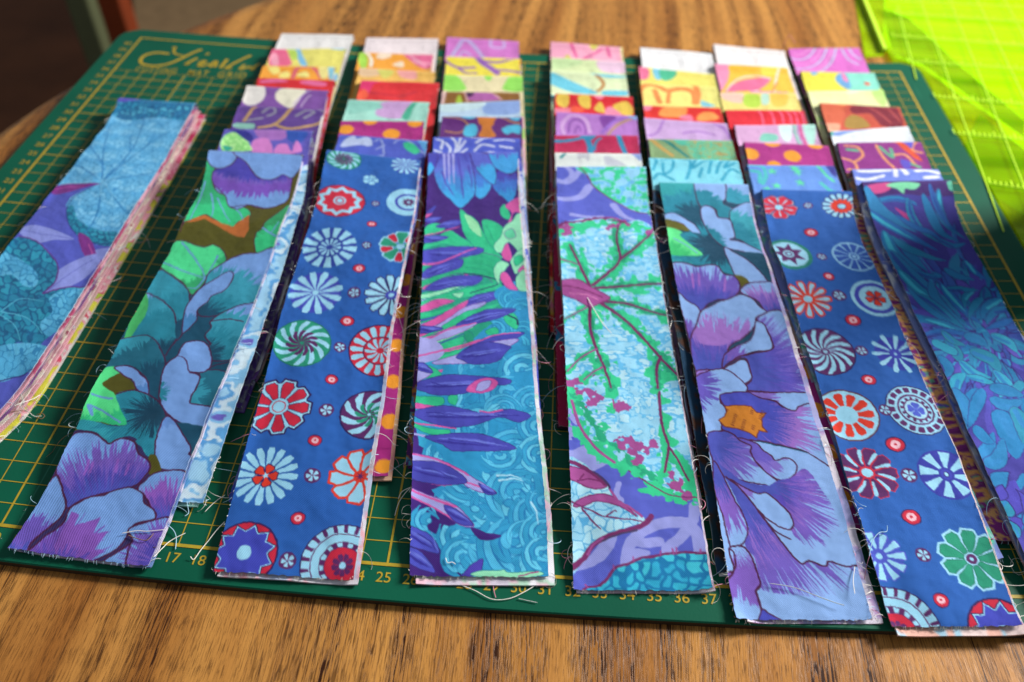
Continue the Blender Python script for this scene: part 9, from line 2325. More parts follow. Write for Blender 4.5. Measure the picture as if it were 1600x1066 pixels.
GEO={
'c1':dict(i=3,step=0.6,W=5.253,L=25.456,A=[(2.90,29.85),(3.02,28.86),(3.14,27.87),(3.22,26.88),(3.26,25.89),(3.25,24.89),(3.22,23.90),(3.18,22.90),(3.15,21.91),(3.13,20.91),(3.12,19.92),(3.11,18.92),(3.11,17.93),(3.10,16.93),(3.10,15.93),(3.10,14.94),(3.10,13.94),(3.11,12.95),(3.13,11.95),(3.13,10.96),(3.09,9.96),(2.98,8.98),(2.83,8.00),(2.66,7.01),(2.49,6.03)],B=[(7.75,29.81),(7.80,28.68),(7.84,27.56),(7.88,26.44),(7.93,25.31),(7.97,24.19),(8.01,23.06),(8.04,21.94),(8.06,20.81),(8.07,19.69),(8.08,18.56),(8.09,17.44),(8.10,16.31),(8.11,15.18),(8.12,14.06),(8.14,12.93),(8.16,11.81),(8.18,10.68),(8.20,9.56),(8.21,8.43),(8.21,7.31),(8.14,6.19),(7.96,5.10),(7.63,4.04),(7.19,3.02)]),
'c2':dict(i=7,step=2.6,W=5.134,L=24.402,A=[(11.02,23.21),(11.26,22.23),(11.49,21.25),(11.66,20.26),(11.76,19.26),(11.81,18.25),(11.82,17.24),(11.82,16.23),(11.80,15.22),(11.76,14.22),(11.70,13.21),(11.63,12.20),(11.56,11.19),(11.49,10.19),(11.44,9.18),(11.38,8.17),(11.31,7.17),(11.27,6.16),(11.25,5.15),(11.25,4.14),(11.24,3.13),(11.21,2.13),(11.15,1.12),(11.05,0.12),(10.93,-0.89)],B=[(16.26,23.36),(16.40,22.35),(16.53,21.33),(16.63,20.31),(16.69,19.29),(16.71,18.27),(16.72,17.24),(16.72,16.22),(16.74,15.20),(16.77,14.17),(16.78,13.15),(16.78,12.12),(16.75,11.10),(16.71,10.08),(16.67,9.05),(16.62,8.03),(16.56,7.01),(16.51,5.99),(16.47,4.96),(16.44,3.94),(16.42,2.92),(16.41,1.89),(16.39,0.87),(16.37,-0.16),(16.35,-1.18)]),
'c3':dict(i=7,step=2.6,W=5.193,L=24.843,A=[(17.49,23.96),(17.63,22.92),(17.77,21.88),(17.89,20.84),(17.98,19.80),(18.05,18.75),(18.10,17.71),(18.13,16.66),(18.13,15.61),(18.13,14.56),(18.13,13.52),(18.14,12.47),(18.16,11.42),(18.21,10.38),(18.28,9.33),(18.35,8.29),(18.39,7.24),(18.42,6.20),(18.45,5.15),(18.48,4.10),(18.52,3.06),(18.55,2.01),(18.60,0.96),(18.66,-0.08),(18.74,-1.13)],B=[(22.85,23.48),(22.92,22.46),(23.00,21.44),(23.08,20.42),(23.16,19.40),(23.22,18.38),(23.25,17.36),(23.26,16.33),(23.27,15.31),(23.28,14.29),(23.28,13.27),(23.28,12.24),(23.31,11.22),(23.36,10.20),(23.43,9.18),(23.50,8.16),(23.55,7.14),(23.59,6.12),(23.63,5.09),(23.67,4.07),(23.72,3.05),(23.77,2.03),(23.83,1.01),(23.88,-0.01),(23.94,-1.03)]),
'c4':dict(i=7,step=2.6,W=5.041,L=25.281,A=[(23.18,24.29),(23.31,23.25),(23.44,22.21),(23.57,21.17),(23.69,20.13),(23.80,19.09),(23.91,18.05),(24.02,17.01),(24.13,15.97),(24.24,14.93),(24.35,13.89),(24.46,12.85),(24.58,11.81),(24.69,10.77),(24.80,9.73),(24.90,8.68),(24.99,7.64),(25.09,6.60),(25.20,5.56),(25.31,4.52),(25.44,3.48),(25.56,2.44),(25.70,1.40),(25.83,0.37),(25.97,-0.67)],B=[(28.17,24.99),(28.24,23.93),(28.32,22.88),(28.40,21.82),(28.50,20.76),(28.61,19.71),(28.74,18.66),(28.87,17.61),(29.00,16.55),(29.13,15.50),(29.27,14.45),(29.42,13.40),(29.57,12.35),(29.71,11.30),(29.83,10.25),(29.94,9.19),(30.07,8.14),(30.21,7.09),(30.36,6.04),(30.52,4.99),(30.67,3.95),(30.81,2.89),(30.93,1.84),(31.02,0.78),(31.10,-0.27)]),
'c5':dict(i=7,step=2.6,W=4.932,L=24.592,A=[(30.42,23.77),(30.46,22.75),(30.51,21.73),(30.56,20.71),(30.62,19.69),(30.68,18.67),(30.76,17.65),(30.84,16.63),(30.93,15.62),(31.01,14.60),(31.10,13.58),(31.18,12.56),(31.25,11.54),(31.32,10.52),(31.38,9.51),(31.46,8.49),(31.54,7.47),(31.61,6.45),(31.68,5.43),(31.74,4.41),(31.81,3.40),(31.88,2.38),(31.94,1.36),(31.99,0.34),(32.04,-0.68)],B=[(35.38,24.33),(35.38,23.31),(35.39,22.28),(35.41,21.25),(35.45,20.23),(35.51,19.20),(35.59,18.17),(35.67,17.15),(35.75,16.12),(35.83,15.10),(35.91,14.07),(35.99,13.05),(36.09,12.03),(36.18,11.00),(36.27,9.98),(36.37,8.96),(36.46,7.93),(36.55,6.91),(36.64,5.88),(36.72,4.86),(36.81,3.84),(36.90,2.81),(36.98,1.79),(37.05,0.76),(37.14,-0.26)]),
'c6':dict(i=7,step=2.6,W=4.782,L=24.281,A=[(36.06,22.88),(36.10,21.87),(36.15,20.86),(36.19,19.85),(36.24,18.84),(36.28,17.83),(36.35,16.82),(36.43,15.81),(36.52,14.80),(36.62,13.79),(36.72,12.79),(36.83,11.78),(36.95,10.78),(37.06,9.77),(37.16,8.76),(37.26,7.76),(37.34,6.75),(37.41,5.74),(37.48,4.73),(37.54,3.72),(37.61,2.71),(37.68,1.70),(37.76,0.69),(37.83,-0.32),(37.91,-1.33)],B=[(40.93,23.23),(40.86,22.22),(40.81,21.21),(40.79,20.20),(40.83,19.19),(40.90,18.18),(41.00,17.18),(41.11,16.17),(41.22,15.17),(41.34,14.16),(41.44,13.16),(41.55,12.15),(41.65,11.15),(41.74,10.14),(41.84,9.13),(41.95,8.13),(42.09,7.13),(42.23,6.12),(42.35,5.12),(42.47,4.12),(42.56,3.11),(42.64,2.10),(42.72,1.09),(42.79,0.09),(42.86,-0.92)]),
'c7':dict(i=7,step=2.6,W=4.766,L=24.118,A=[(41.61,22.86),(41.55,21.86),(41.50,20.85),(41.48,19.85),(41.50,18.84),(41.57,17.84),(41.70,16.85),(41.85,15.86),(41.97,14.86),(42.06,13.86),(42.17,12.86),(42.28,11.86),(42.40,10.86),(42.51,9.86),(42.61,8.86),(42.70,7.86),(42.79,6.85),(42.87,5.85),(42.95,4.85),(43.05,3.85),(43.15,2.85),(43.25,1.85),(43.34,0.84),(43.42,-0.16),(43.49,-1.16)],B=[(46.53,23.20),(46.37,22.21),(46.24,21.21),(46.16,20.22),(46.18,19.22),(46.26,18.22),(46.38,17.23),(46.50,16.23),(46.62,15.23),(46.73,14.24),(46.83,13.24),(46.94,12.24),(47.06,11.25),(47.19,10.25),(47.33,9.26),(47.48,8.26),(47.62,7.27),(47.76,6.28),(47.86,5.28),(47.94,4.28),(48.00,3.28),(48.05,2.28),(48.10,1.27),(48.15,0.27),(48.20,-0.73)]),
'c8':dict(i=7,step=2.6,W=4.732,L=25.436,A=[(47.30,24.19),(47.25,23.13),(47.19,22.08),(47.14,21.02),(47.13,19.97),(47.16,18.91),(47.23,17.86),(47.34,16.81),(47.46,15.76),(47.59,14.71),(47.73,13.67),(47.90,12.63),(48.06,11.58),(48.20,10.54),(48.29,9.48),(48.37,8.43),(48.47,7.38),(48.59,6.33),(48.73,5.29),(48.86,4.24),(48.99,3.19),(49.11,2.14),(49.21,1.09),(49.31,0.04),(49.40,-1.02)],B=[(52.36,24.94),(52.14,23.90),(51.96,22.86),(51.85,21.80),(51.80,20.74),(51.79,19.68),(51.83,18.62),(51.92,17.57),(52.05,16.51),(52.19,15.46),(52.32,14.40),(52.45,13.35),(52.59,12.29),(52.72,11.24),(52.86,10.18),(52.99,9.13),(53.12,8.07),(53.25,7.02),(53.38,5.96),(53.52,4.91),(53.66,3.86),(53.82,2.80),(53.97,1.75),(54.12,0.70),(54.27,-0.35)]),
'c2_0':dict(i=0,step=2.6,W=5.122,L=24.200,A=[(9.98,41.37),(10.12,39.20),(10.26,37.03),(10.40,34.86),(10.53,32.69),(10.67,30.52),(10.81,28.35),(10.95,26.18),(11.09,24.01),(11.37,21.84),(11.60,19.67),(11.60,17.50)],B=[(15.09,41.78),(15.23,39.55),(15.37,37.32),(15.51,35.09),(15.65,32.86),(15.79,30.63),(15.93,28.40),(16.07,26.17),(16.21,23.94),(16.49,21.71),(16.71,19.48),(16.72,17.25)]),
'c2_1':dict(i=1,step=2.6,W=5.020,L=24.200,A=[(10.18,38.41),(10.34,36.26),(10.49,34.10),(10.65,31.94),(10.81,29.79),(10.96,27.63),(11.12,25.48),(11.28,23.32),(11.64,21.17),(11.81,19.01),(11.81,16.85),(11.78,14.70)],B=[(15.15,39.14),(15.32,36.90),(15.48,34.66),(15.65,32.41),(15.81,30.17),(15.98,27.92),(16.14,25.68),(16.30,23.43),(16.66,21.19),(16.83,18.95),(16.83,16.70),(16.79,14.46)]),
'c2_2':dict(i=2,step=2.6,W=4.772,L=24.400,A=[(10.37,35.54),(10.59,33.35),(10.81,31.16),(11.03,28.97),(11.26,26.78),(11.48,24.59),(11.79,22.40),(12.16,20.20),(12.30,18.01),(12.33,15.82),(12.34,13.63),(12.28,11.44)],B=[(15.13,35.90),(15.35,33.66),(15.58,31.41),(15.80,29.17),(16.03,26.92),(16.25,24.68),(16.56,22.43),(16.94,20.19),(17.07,17.94),(17.10,15.70),(17.11,13.45),(17.05,11.21)]),
'c2_3':dict(i=3,step=2.6,W=4.961,L=23.500,A=[(10.70,33.36),(10.96,31.25),(11.21,29.14),(11.46,27.02),(11.72,24.91),(12.02,22.80),(12.44,20.68),(12.67,18.57),(12.75,16.46),(12.81,14.34),(12.81,12.23),(12.77,10.12)],B=[(15.66,33.63),(15.91,31.47),(16.17,29.31),(16.42,27.15),(16.68,24.99),(16.98,22.83),(17.40,20.68),(17.63,18.52),(17.71,16.36),(17.77,14.20),(17.77,12.04),(17.72,9.88)]),
'c2_4':dict(i=4,step=2.6,W=5.177,L=23.500,A=[(10.48,31.82),(10.75,29.69),(11.02,27.57),(11.29,25.44),(11.56,23.32),(12.02,21.19),(12.31,19.07),(12.42,16.94),(12.50,14.82),(12.53,12.69),(12.50,10.57),(12.47,8.44)],B=[(15.66,31.82),(15.93,29.67),(16.20,27.52),(16.46,25.38),(16.73,23.23),(17.20,21.08),(17.48,18.93),(17.59,16.79),(17.67,14.64),(17.70,12.49),(17.68,10.34),(17.64,8.20)]),
'c2_5':dict(i=5,step=2.6,W=5.135,L=22.200,A=[(10.86,28.94),(11.10,26.93),(11.34,24.93),(11.61,22.93),(12.02,20.92),(12.26,18.92),(12.35,16.92),(12.41,14.92),(12.43,12.91),(12.40,10.91),(12.36,8.91),(12.31,6.91)],B=[(15.99,29.03),(16.23,27.00),(16.47,24.96),(16.75,22.93),(17.16,20.90),(17.40,18.86),(17.49,16.83),(17.55,14.80),(17.57,12.76),(17.53,10.73),(17.49,8.69),(17.44,6.66)]),
'c2_6':dict(i=6,step=2.6,W=5.062,L=24.200,A=[(11.07,25.81),(11.35,23.64),(11.79,21.47),(12.13,19.29),(12.27,17.12),(12.35,14.95),(12.39,12.78),(12.37,10.61),(12.34,8.44),(12.30,6.27),(12.33,4.09),(12.37,1.92)],B=[(16.12,26.19),(16.40,23.97),(16.84,21.74),(17.19,19.51),(17.32,17.28),(17.41,15.05),(17.45,12.82),(17.43,10.59),(17.40,8.37),(17.36,6.14),(17.39,3.91),(17.43,1.68)]),
'c3_0':dict(i=0,step=2.6,W=5.158,L=24.200,A=[(16.15,41.51),(16.33,39.33),(16.52,37.15),(16.70,34.97),(16.88,32.79),(17.07,30.61),(17.25,28.42),(17.44,26.24),(17.62,24.06),(17.86,21.88),(18.09,19.70),(18.23,17.52)],B=[(21.28,41.98),(21.47,39.76),(21.66,37.54),(21.84,35.32),(22.03,33.10),(22.22,30.88),(22.40,28.66),(22.59,26.44),(22.78,24.22),(23.02,22.00),(23.25,19.79),(23.39,17.57)]),
'c3_1':dict(i=1,step=2.6,W=5.093,L=24.200,A=[(16.24,38.71),(16.42,36.52),(16.59,34.33),(16.77,32.14),(16.95,29.95),(17.12,27.76),(17.30,25.57),(17.49,23.38),(17.73,21.19),(17.93,19.00),(18.03,16.81),(18.06,14.62)],B=[(21.33,38.98),(21.50,36.77),(21.68,34.56),(21.86,32.35),(22.04,30.14),(22.21,27.93),(22.39,25.72),(22.58,23.51),(22.82,21.30),(23.02,19.09),(23.12,16.88),(23.15,14.66)]),
'c3_2':dict(i=2,step=2.6,W=5.080,L=24.200,A=[(16.80,36.03),(16.94,33.83),(17.09,31.63),(17.23,29.43),(17.38,27.22),(17.52,25.02),(17.69,22.82),(17.90,20.62),(18.04,18.42),(18.08,16.22),(18.07,14.02),(18.08,11.82)],B=[(21.88,36.05),(22.02,33.85),(22.17,31.65),(22.31,29.45),(22.46,27.25),(22.60,25.05),(22.77,22.85),(22.98,20.66),(23.12,18.46),(23.16,16.26),(23.15,14.06),(23.16,11.86)]),
'c3_3':dict(i=3,step=2.6,W=5.051,L=24.000,A=[(17.38,33.85),(17.52,31.68),(17.67,29.51),(17.82,27.33),(17.96,25.16),(18.13,22.99),(18.34,20.82),(18.50,18.65),(18.55,16.48),(18.55,14.31),(18.55,12.14),(18.63,9.97)],B=[(22.42,34.13),(22.57,31.94),(22.72,29.75),(22.86,27.55),(23.01,25.36),(23.18,23.17),(23.39,20.98),(23.55,18.78),(23.60,16.59),(23.60,14.40),(23.60,12.20),(23.68,10.01)]),
'c3_4':dict(i=4,step=2.6,W=5.046,L=24.000,A=[(17.19,30.88),(17.32,28.71),(17.44,26.54),(17.57,24.37),(17.75,22.20),(17.93,20.03),(18.03,17.86),(18.04,15.69),(18.02,13.52),(18.02,11.35),(18.12,9.18),(18.20,7.00)],B=[(22.22,31.17),(22.35,28.98),(22.49,26.79),(22.62,24.59),(22.79,22.40),(22.97,20.21),(23.07,18.02),(23.09,15.82),(23.06,13.63),(23.06,11.44),(23.16,9.24),(23.25,7.05)]),
'c3_5':dict(i=5,step=2.6,W=4.931,L=24.600,A=[(17.39,27.94),(17.63,25.72),(17.87,23.50),(18.17,21.29),(18.44,19.07),(18.61,16.86),(18.70,14.64),(18.79,12.43),(18.94,10.21),(19.16,8.00),(19.33,5.78),(19.48,3.57)],B=[(22.30,28.44),(22.54,26.19),(22.78,23.93),(23.09,21.67),(23.36,19.41),(23.53,17.16),(23.63,14.90),(23.71,12.64),(23.87,10.38),(24.09,8.13),(24.26,5.87),(24.41,3.61)]),
'c3_6':dict(i=6,step=2.6,W=5.135,L=23.900,A=[(17.75,26.03),(17.86,23.85),(18.03,21.67),(18.17,19.49),(18.22,17.31),(18.19,15.12),(18.14,12.94),(18.15,10.76),(18.23,8.58),(18.28,6.40),(18.31,4.22),(18.34,2.04)],B=[(22.88,25.89),(22.99,23.72),(23.16,21.56),(23.30,19.40),(23.35,17.23),(23.32,15.07),(23.28,12.90),(23.28,10.74),(23.37,8.57),(23.42,6.41),(23.44,4.25),(23.48,2.08)]),
'c4_0':dict(i=0,step=2.6,W=5.212,L=24.200,A=[(21.89,42.35),(22.06,40.13),(22.24,37.91),(22.41,35.69),(22.59,33.47),(22.76,31.25),(22.94,29.02),(23.11,26.80),(23.29,24.58),(23.45,22.36),(23.62,20.14),(23.81,17.92)],B=[(27.10,42.33),(27.27,40.15),(27.45,37.97),(27.62,35.79),(27.80,33.61),(27.97,31.44),(28.14,29.26),(28.32,27.08),(28.49,24.90),(28.65,22.72),(28.82,20.54),(29.00,18.36)]),
'c4_1':dict(i=1,step=2.6,W=5.157,L=24.200,A=[(22.31,38.85),(22.47,36.65),(22.62,34.44),(22.77,32.24),(22.93,30.04),(23.08,27.83),(23.23,25.63),(23.38,23.42),(23.52,21.22),(23.67,19.02),(23.85,16.81),(24.02,14.61)],B=[(27.46,39.19),(27.61,37.00),(27.77,34.80),(27.92,32.60),(28.07,30.41),(28.22,28.21),(28.38,26.02),(28.52,23.82),(28.66,21.63),(28.81,19.43),(28.99,17.23),(29.16,15.04)]),
'c4_2':dict(i=2,step=2.6,W=5.201,L=16.500,A=[(22.57,35.77),(22.69,34.27),(22.82,32.77),(22.94,31.27),(23.06,29.77),(23.19,28.26),(23.31,26.76),(23.43,25.26),(23.55,23.76),(23.67,22.26),(23.78,20.75),(23.91,19.25)],B=[(27.76,36.16),(27.88,34.67),(28.00,33.17),(28.12,31.67),(28.25,30.17),(28.37,28.67),(28.49,27.18),(28.62,25.68),(28.74,24.18),(28.85,22.68),(28.97,21.18),(29.09,19.69)]),
'c4_3':dict(i=3,step=2.6,W=4.978,L=24.000,A=[(22.78,33.01),(22.94,30.83),(23.10,28.66),(23.26,26.48),(23.41,24.30),(23.55,22.13),(23.70,19.95),(23.88,17.77),(24.06,15.60),(24.24,13.42),(24.44,11.24),(24.61,9.06)],B=[(27.73,33.53),(27.89,31.35),(28.05,29.16),(28.21,26.97),(28.37,24.79),(28.51,22.60),(28.66,20.41),(28.83,18.23),(29.01,16.04),(29.20,13.85),(29.40,11.67),(29.57,9.48)]),
'c4_4':dict(i=4,step=2.6,W=5.042,L=24.000,A=[(22.90,31.02),(23.12,28.87),(23.33,26.72),(23.54,24.56),(23.74,22.41),(23.95,20.26),(24.17,18.11),(24.41,15.95),(24.65,13.80),(24.91,11.65),(25.14,9.50),(25.36,7.35)],B=[(27.83,32.09),(28.06,29.88),(28.28,27.67),(28.50,25.46),(28.72,23.25),(28.93,21.04),(29.16,18.82),(29.41,16.61),(29.66,14.40),(29.92,12.19),(30.16,9.98),(30.38,7.77)]),
'c4_5':dict(i=5,step=2.6,W=4.875,L=24.900,A=[(23.30,29.12),(23.44,26.86),(23.58,24.60),(23.71,22.33),(23.85,20.07),(24.01,17.81),(24.17,15.55),(24.35,13.29),(24.53,11.03),(24.68,8.77),(24.83,6.51),(25.03,4.25)],B=[(28.15,29.58),(28.29,27.31),(28.44,25.05),(28.57,22.78),(28.70,20.52),(28.86,18.25),(29.03,15.98),(29.20,13.72),(29.39,11.45),(29.54,9.19),(29.69,6.92),(29.89,4.65)]),
'c4_6':dict(i=6,step=2.6,W=5.019,L=24.400,A=[(23.18,26.33),(23.41,24.11),(23.63,21.90),(23.86,19.68),(24.12,17.47),(24.37,15.25),(24.64,13.04),(24.91,10.82),(25.15,8.60),(25.40,6.39),(25.69,4.17),(25.97,1.96)],B=[(28.18,26.81),(28.41,24.59),(28.63,22.37),(28.86,20.14),(29.11,17.92),(29.37,15.70),(29.64,13.48),(29.91,11.26),(30.15,9.04),(30.40,6.82),(30.69,4.60),(30.97,2.38)]),
'c5_0':dict(i=0,step=2.6,W=5.200,L=24.200,A=[(29.43,42.61),(29.52,40.38),(29.61,38.15),(29.69,35.91),(29.78,33.68),(29.87,31.45),(29.96,29.22),(30.05,26.98),(30.15,24.75),(30.20,22.52),(30.26,20.29),(30.38,18.05)],B=[(34.62,42.34),(34.71,40.17),(34.80,38.01),(34.89,35.84),(34.98,33.67),(35.07,31.50),(35.16,29.34),(35.25,27.17),(35.34,25.00),(35.39,22.83),(35.45,20.67),(35.56,18.50)]),
'c5_1':dict(i=1,step=2.6,W=5.099,L=24.200,A=[(29.58,39.64),(29.70,37.42),(29.81,35.20),(29.93,32.98),(30.05,30.76),(30.17,28.54),(30.29,26.32),(30.41,24.10),(30.48,21.88),(30.59,19.66),(30.75,17.44),(30.94,15.22)],B=[(34.68,39.63),(34.79,37.45),(34.91,35.27),(35.03,33.09),(35.15,30.92),(35.27,28.74),(35.39,26.56),(35.50,24.38),(35.57,22.20),(35.67,20.02),(35.83,17.84),(36.02,15.66)]),
'c5_2':dict(i=2,step=2.6,W=5.083,L=24.200,A=[(29.61,37.27),(29.73,35.05),(29.85,32.82),(29.97,30.59),(30.09,28.37),(30.21,26.14),(30.34,23.91),(30.40,21.68),(30.52,19.46),(30.69,17.23),(30.88,15.00),(31.08,12.78)],B=[(34.69,37.11),(34.81,34.94),(34.93,32.77),(35.05,30.59),(35.17,28.42),(35.30,26.25),(35.42,24.07),(35.48,21.90),(35.60,19.73),(35.76,17.56),(35.95,15.38),(36.14,13.21)]),
'c5_3':dict(i=3,step=2.6,W=5.007,L=21.000,A=[(30.03,33.73),(30.07,31.81),(30.12,29.89),(30.16,27.96),(30.20,26.04),(30.25,24.12),(30.25,22.19),(30.27,20.27),(30.34,18.35),(30.44,16.42),(30.54,14.50),(30.64,12.58)],B=[(35.03,33.85),(35.08,31.95),(35.12,30.06),(35.16,28.16),(35.21,26.27),(35.25,24.37),(35.25,22.48),(35.27,20.58),(35.33,18.69),(35.43,16.79),(35.53,14.90),(35.63,13.00)]),
'c5_4':dict(i=4,step=2.6,W=4.978,L=21.500,A=[(30.20,30.97),(30.25,29.00),(30.31,27.03),(30.36,25.06),(30.39,23.09),(30.41,21.12),(30.46,19.15),(30.56,17.17),(30.68,15.20),(30.79,13.23),(30.91,11.26),(31.02,9.29)],B=[(35.18,31.03),(35.23,29.09),(35.28,27.15),(35.34,25.21),(35.36,23.28),(35.38,21.34),(35.44,19.40),(35.53,17.46),(35.65,15.53),(35.76,13.59),(35.87,11.65),(35.98,9.71)]),
'c5_5':dict(i=5,step=2.6,W=4.955,L=21.000,A=[(30.19,27.79),(30.26,25.89),(30.32,23.99),(30.35,22.09),(30.39,20.19),(30.48,18.28),(30.60,16.38),(30.72,14.48),(30.85,12.58),(30.98,10.68),(31.10,8.77),(31.23,6.87)],B=[(35.11,28.37),(35.18,26.46),(35.25,24.54),(35.27,22.62),(35.32,20.71),(35.41,18.79),(35.53,16.87),(35.66,14.96),(35.79,13.04),(35.91,11.13),(36.04,9.21),(36.17,7.29)]),
'c5_6':dict(i=6,step=2.6,W=4.924,L=22.600,A=[(30.28,25.53),(30.40,23.48),(30.49,21.42),(30.63,19.37),(30.81,17.31),(31.01,15.26),(31.21,13.21),(31.41,11.15),(31.61,9.10),(31.81,7.04),(32.00,4.99),(32.19,2.94)],B=[(35.18,25.96),(35.31,23.91),(35.40,21.85),(35.53,19.80),(35.71,17.74),(35.91,15.69),(36.11,13.63),(36.32,11.58),(36.51,9.52),(36.72,7.47),(36.91,5.41),(37.10,3.36)]),
'c6_0':dict(i=0,step=2.6,W=5.134,L=24.200,A=[(35.92,42.55),(35.95,40.31),(35.97,38.08),(36.00,35.85),(36.02,33.61),(36.05,31.38),(36.07,29.15),(36.10,26.91),(36.13,24.68),(36.13,22.45),(36.08,20.21),(36.11,17.98)],B=[(41.05,42.23),(41.08,40.06),(41.10,37.90),(41.13,35.73),(41.16,33.56),(41.18,31.40),(41.21,29.23),(41.23,27.06),(41.26,24.90),(41.26,22.73),(41.20,20.56),(41.23,18.40)]),
'c6_1':dict(i=1,step=2.6,W=5.156,L=24.200,A=[(35.67,39.09),(35.74,36.85),(35.80,34.61),(35.86,32.37),(35.93,30.12),(36.00,27.88),(36.06,25.64),(36.13,23.39),(36.12,21.15),(36.15,18.91),(36.29,16.67),(36.49,14.42)],B=[(40.80,38.57),(40.87,36.41),(40.94,34.26),(41.01,32.10),(41.08,29.94),(41.15,27.79),(41.22,25.63),(41.28,23.47),(41.27,21.31),(41.30,19.16),(41.43,17.00),(41.63,14.84)]),
'c6_2':dict(i=2,step=2.6,W=5.019,L=24.200,A=[(35.65,36.27),(35.73,34.05),(35.81,31.84),(35.88,29.63),(35.96,27.41),(36.04,25.20),(36.12,22.98),(36.10,20.77),(36.16,18.56),(36.32,16.34),(36.53,14.13),(36.76,11.91)],B=[(40.67,36.37),(40.75,34.18),(40.82,31.99),(40.90,29.81),(40.97,27.62),(41.05,25.44),(41.13,23.25),(41.11,21.06),(41.17,18.88),(41.33,16.69),(41.54,14.51),(41.76,12.32)]),
'c6_3':dict(i=3,step=2.6,W=4.919,L=24.000,A=[(35.69,32.84),(35.75,30.65),(35.80,28.47),(35.86,26.28),(35.91,24.10),(35.92,21.91),(35.90,19.72),(35.99,17.54),(36.16,15.35),(36.35,13.17),(36.55,10.98),(36.75,8.80)],B=[(40.60,33.15),(40.66,30.97),(40.71,28.80),(40.76,26.62),(40.82,24.44),(40.83,22.26),(40.81,20.08),(40.89,17.91),(41.06,15.73),(41.26,13.55),(41.46,11.37),(41.65,9.19)]),
'c6_4':dict(i=4,step=2.6,W=5.089,L=24.000,A=[(35.62,30.93),(35.68,28.72),(35.75,26.52),(35.81,24.31),(35.83,22.10),(35.83,19.90),(35.92,17.69),(36.10,15.49),(36.30,13.28),(36.52,11.07),(36.72,8.87),(36.93,6.66)],B=[(40.70,30.81),(40.77,28.65),(40.83,26.49),(40.90,24.34),(40.92,22.18),(40.91,20.02),(41.01,17.86),(41.18,15.71),(41.39,13.55),(41.60,11.39),(41.80,9.23),(42.01,7.08)]),
'c6_5':dict(i=5,step=2.6,W=4.965,L=24.000,A=[(35.73,28.09),(35.81,25.91),(35.88,23.72),(35.90,21.54),(35.91,19.35),(36.04,17.17),(36.23,14.98),(36.45,12.80),(36.67,10.61),(36.88,8.43),(37.10,6.24),(37.30,4.06)],B=[(40.69,28.42),(40.76,26.24),(40.83,24.06),(40.85,21.89),(40.87,19.71),(40.99,17.53),(41.18,15.35),(41.40,13.17),(41.62,10.99),(41.83,8.82),(42.05,6.64),(42.25,4.46)]),
'c6_6':dict(i=6,step=2.6,W=5.066,L=25.000,A=[(35.64,25.62),(35.73,23.34),(35.72,21.06),(35.77,18.78),(35.93,16.50),(36.15,14.22),(36.39,11.94),(36.62,9.66),(36.84,7.38),(37.07,5.10),(37.26,2.82),(37.42,0.54)],B=[(40.70,25.87),(40.78,23.61),(40.78,21.34),(40.83,19.08),(40.99,16.81),(41.21,14.54),(41.44,12.28),(41.67,10.01),(41.90,7.75),(42.12,5.48),(42.31,3.22),(42.47,0.95)]),
'c7_0':dict(i=0,step=2.6,W=5.106,L=24.200,A=[(41.31,43.74),(41.34,41.50),(41.38,39.26),(41.42,37.02),(41.46,34.78),(41.50,32.54),(41.54,30.30),(41.58,28.06),(41.63,25.82),(41.67,23.58),(41.53,21.34),(41.46,19.10)],B=[(46.39,43.30),(46.44,41.15),(46.48,38.99),(46.52,36.83),(46.57,34.67),(46.61,32.51),(46.65,30.35),(46.69,28.19),(46.73,26.03),(46.77,23.87),(46.63,21.71),(46.55,19.55)]),
'c7_1':dict(i=1,step=2.6,W=5.054,L=24.200,A=[(41.01,40.15),(41.08,37.93),(41.15,35.71),(41.22,33.50),(41.30,31.28),(41.37,29.06),(41.44,26.85),(41.52,24.63),(41.54,22.41),(41.39,20.19),(41.50,17.98),(41.82,15.76)],B=[(46.06,40.22),(46.13,38.04),(46.20,35.86),(46.28,33.68),(46.35,31.49),(46.42,29.31),(46.49,27.13),(46.56,24.94),(46.58,22.76),(46.43,20.58),(46.53,18.40),(46.85,16.21)]),
'c7_2':dict(i=2,step=2.6,W=5.087,L=24.200,A=[(40.85,35.63),(40.92,33.43),(40.98,31.23),(41.04,29.04),(41.11,26.84),(41.17,24.64),(41.19,22.45),(41.03,20.25),(41.11,18.05),(41.42,15.86),(41.69,13.66),(41.96,11.46)],B=[(45.91,36.16),(45.98,33.96),(46.04,31.75),(46.10,29.55),(46.17,27.35),(46.23,25.14),(46.25,22.94),(46.09,20.74),(46.18,18.53),(46.48,16.33),(46.75,14.12),(47.03,11.92)]),
'c7_3':dict(i=3,step=2.6,W=5.044,L=24.000,A=[(40.91,32.96),(40.96,30.78),(41.01,28.60),(41.06,26.42),(41.11,24.24),(41.07,22.06),(40.93,19.88),(41.04,17.70),(41.34,15.53),(41.60,13.35),(41.86,11.17),(42.14,8.99)],B=[(45.92,33.48),(45.98,31.29),(46.03,29.11),(46.08,26.92),(46.13,24.74),(46.09,22.55),(45.95,20.37),(46.06,18.18),(46.37,16.00),(46.62,13.81),(46.88,11.63),(47.16,9.44)]),
'c7_4':dict(i=4,step=2.6,W=5.039,L=24.000,A=[(41.17,30.69),(41.20,28.52),(41.22,26.35),(41.25,24.17),(41.18,22.00),(41.01,19.83),(41.11,17.66),(41.38,15.49),(41.61,13.31),(41.85,11.14),(42.10,8.97),(42.35,6.80)],B=[(46.17,31.36),(46.20,29.16),(46.22,26.97),(46.25,24.78),(46.19,22.59),(46.02,20.40),(46.12,18.21),(46.39,16.02),(46.62,13.82),(46.86,11.63),(47.12,9.44),(47.37,7.25)]),
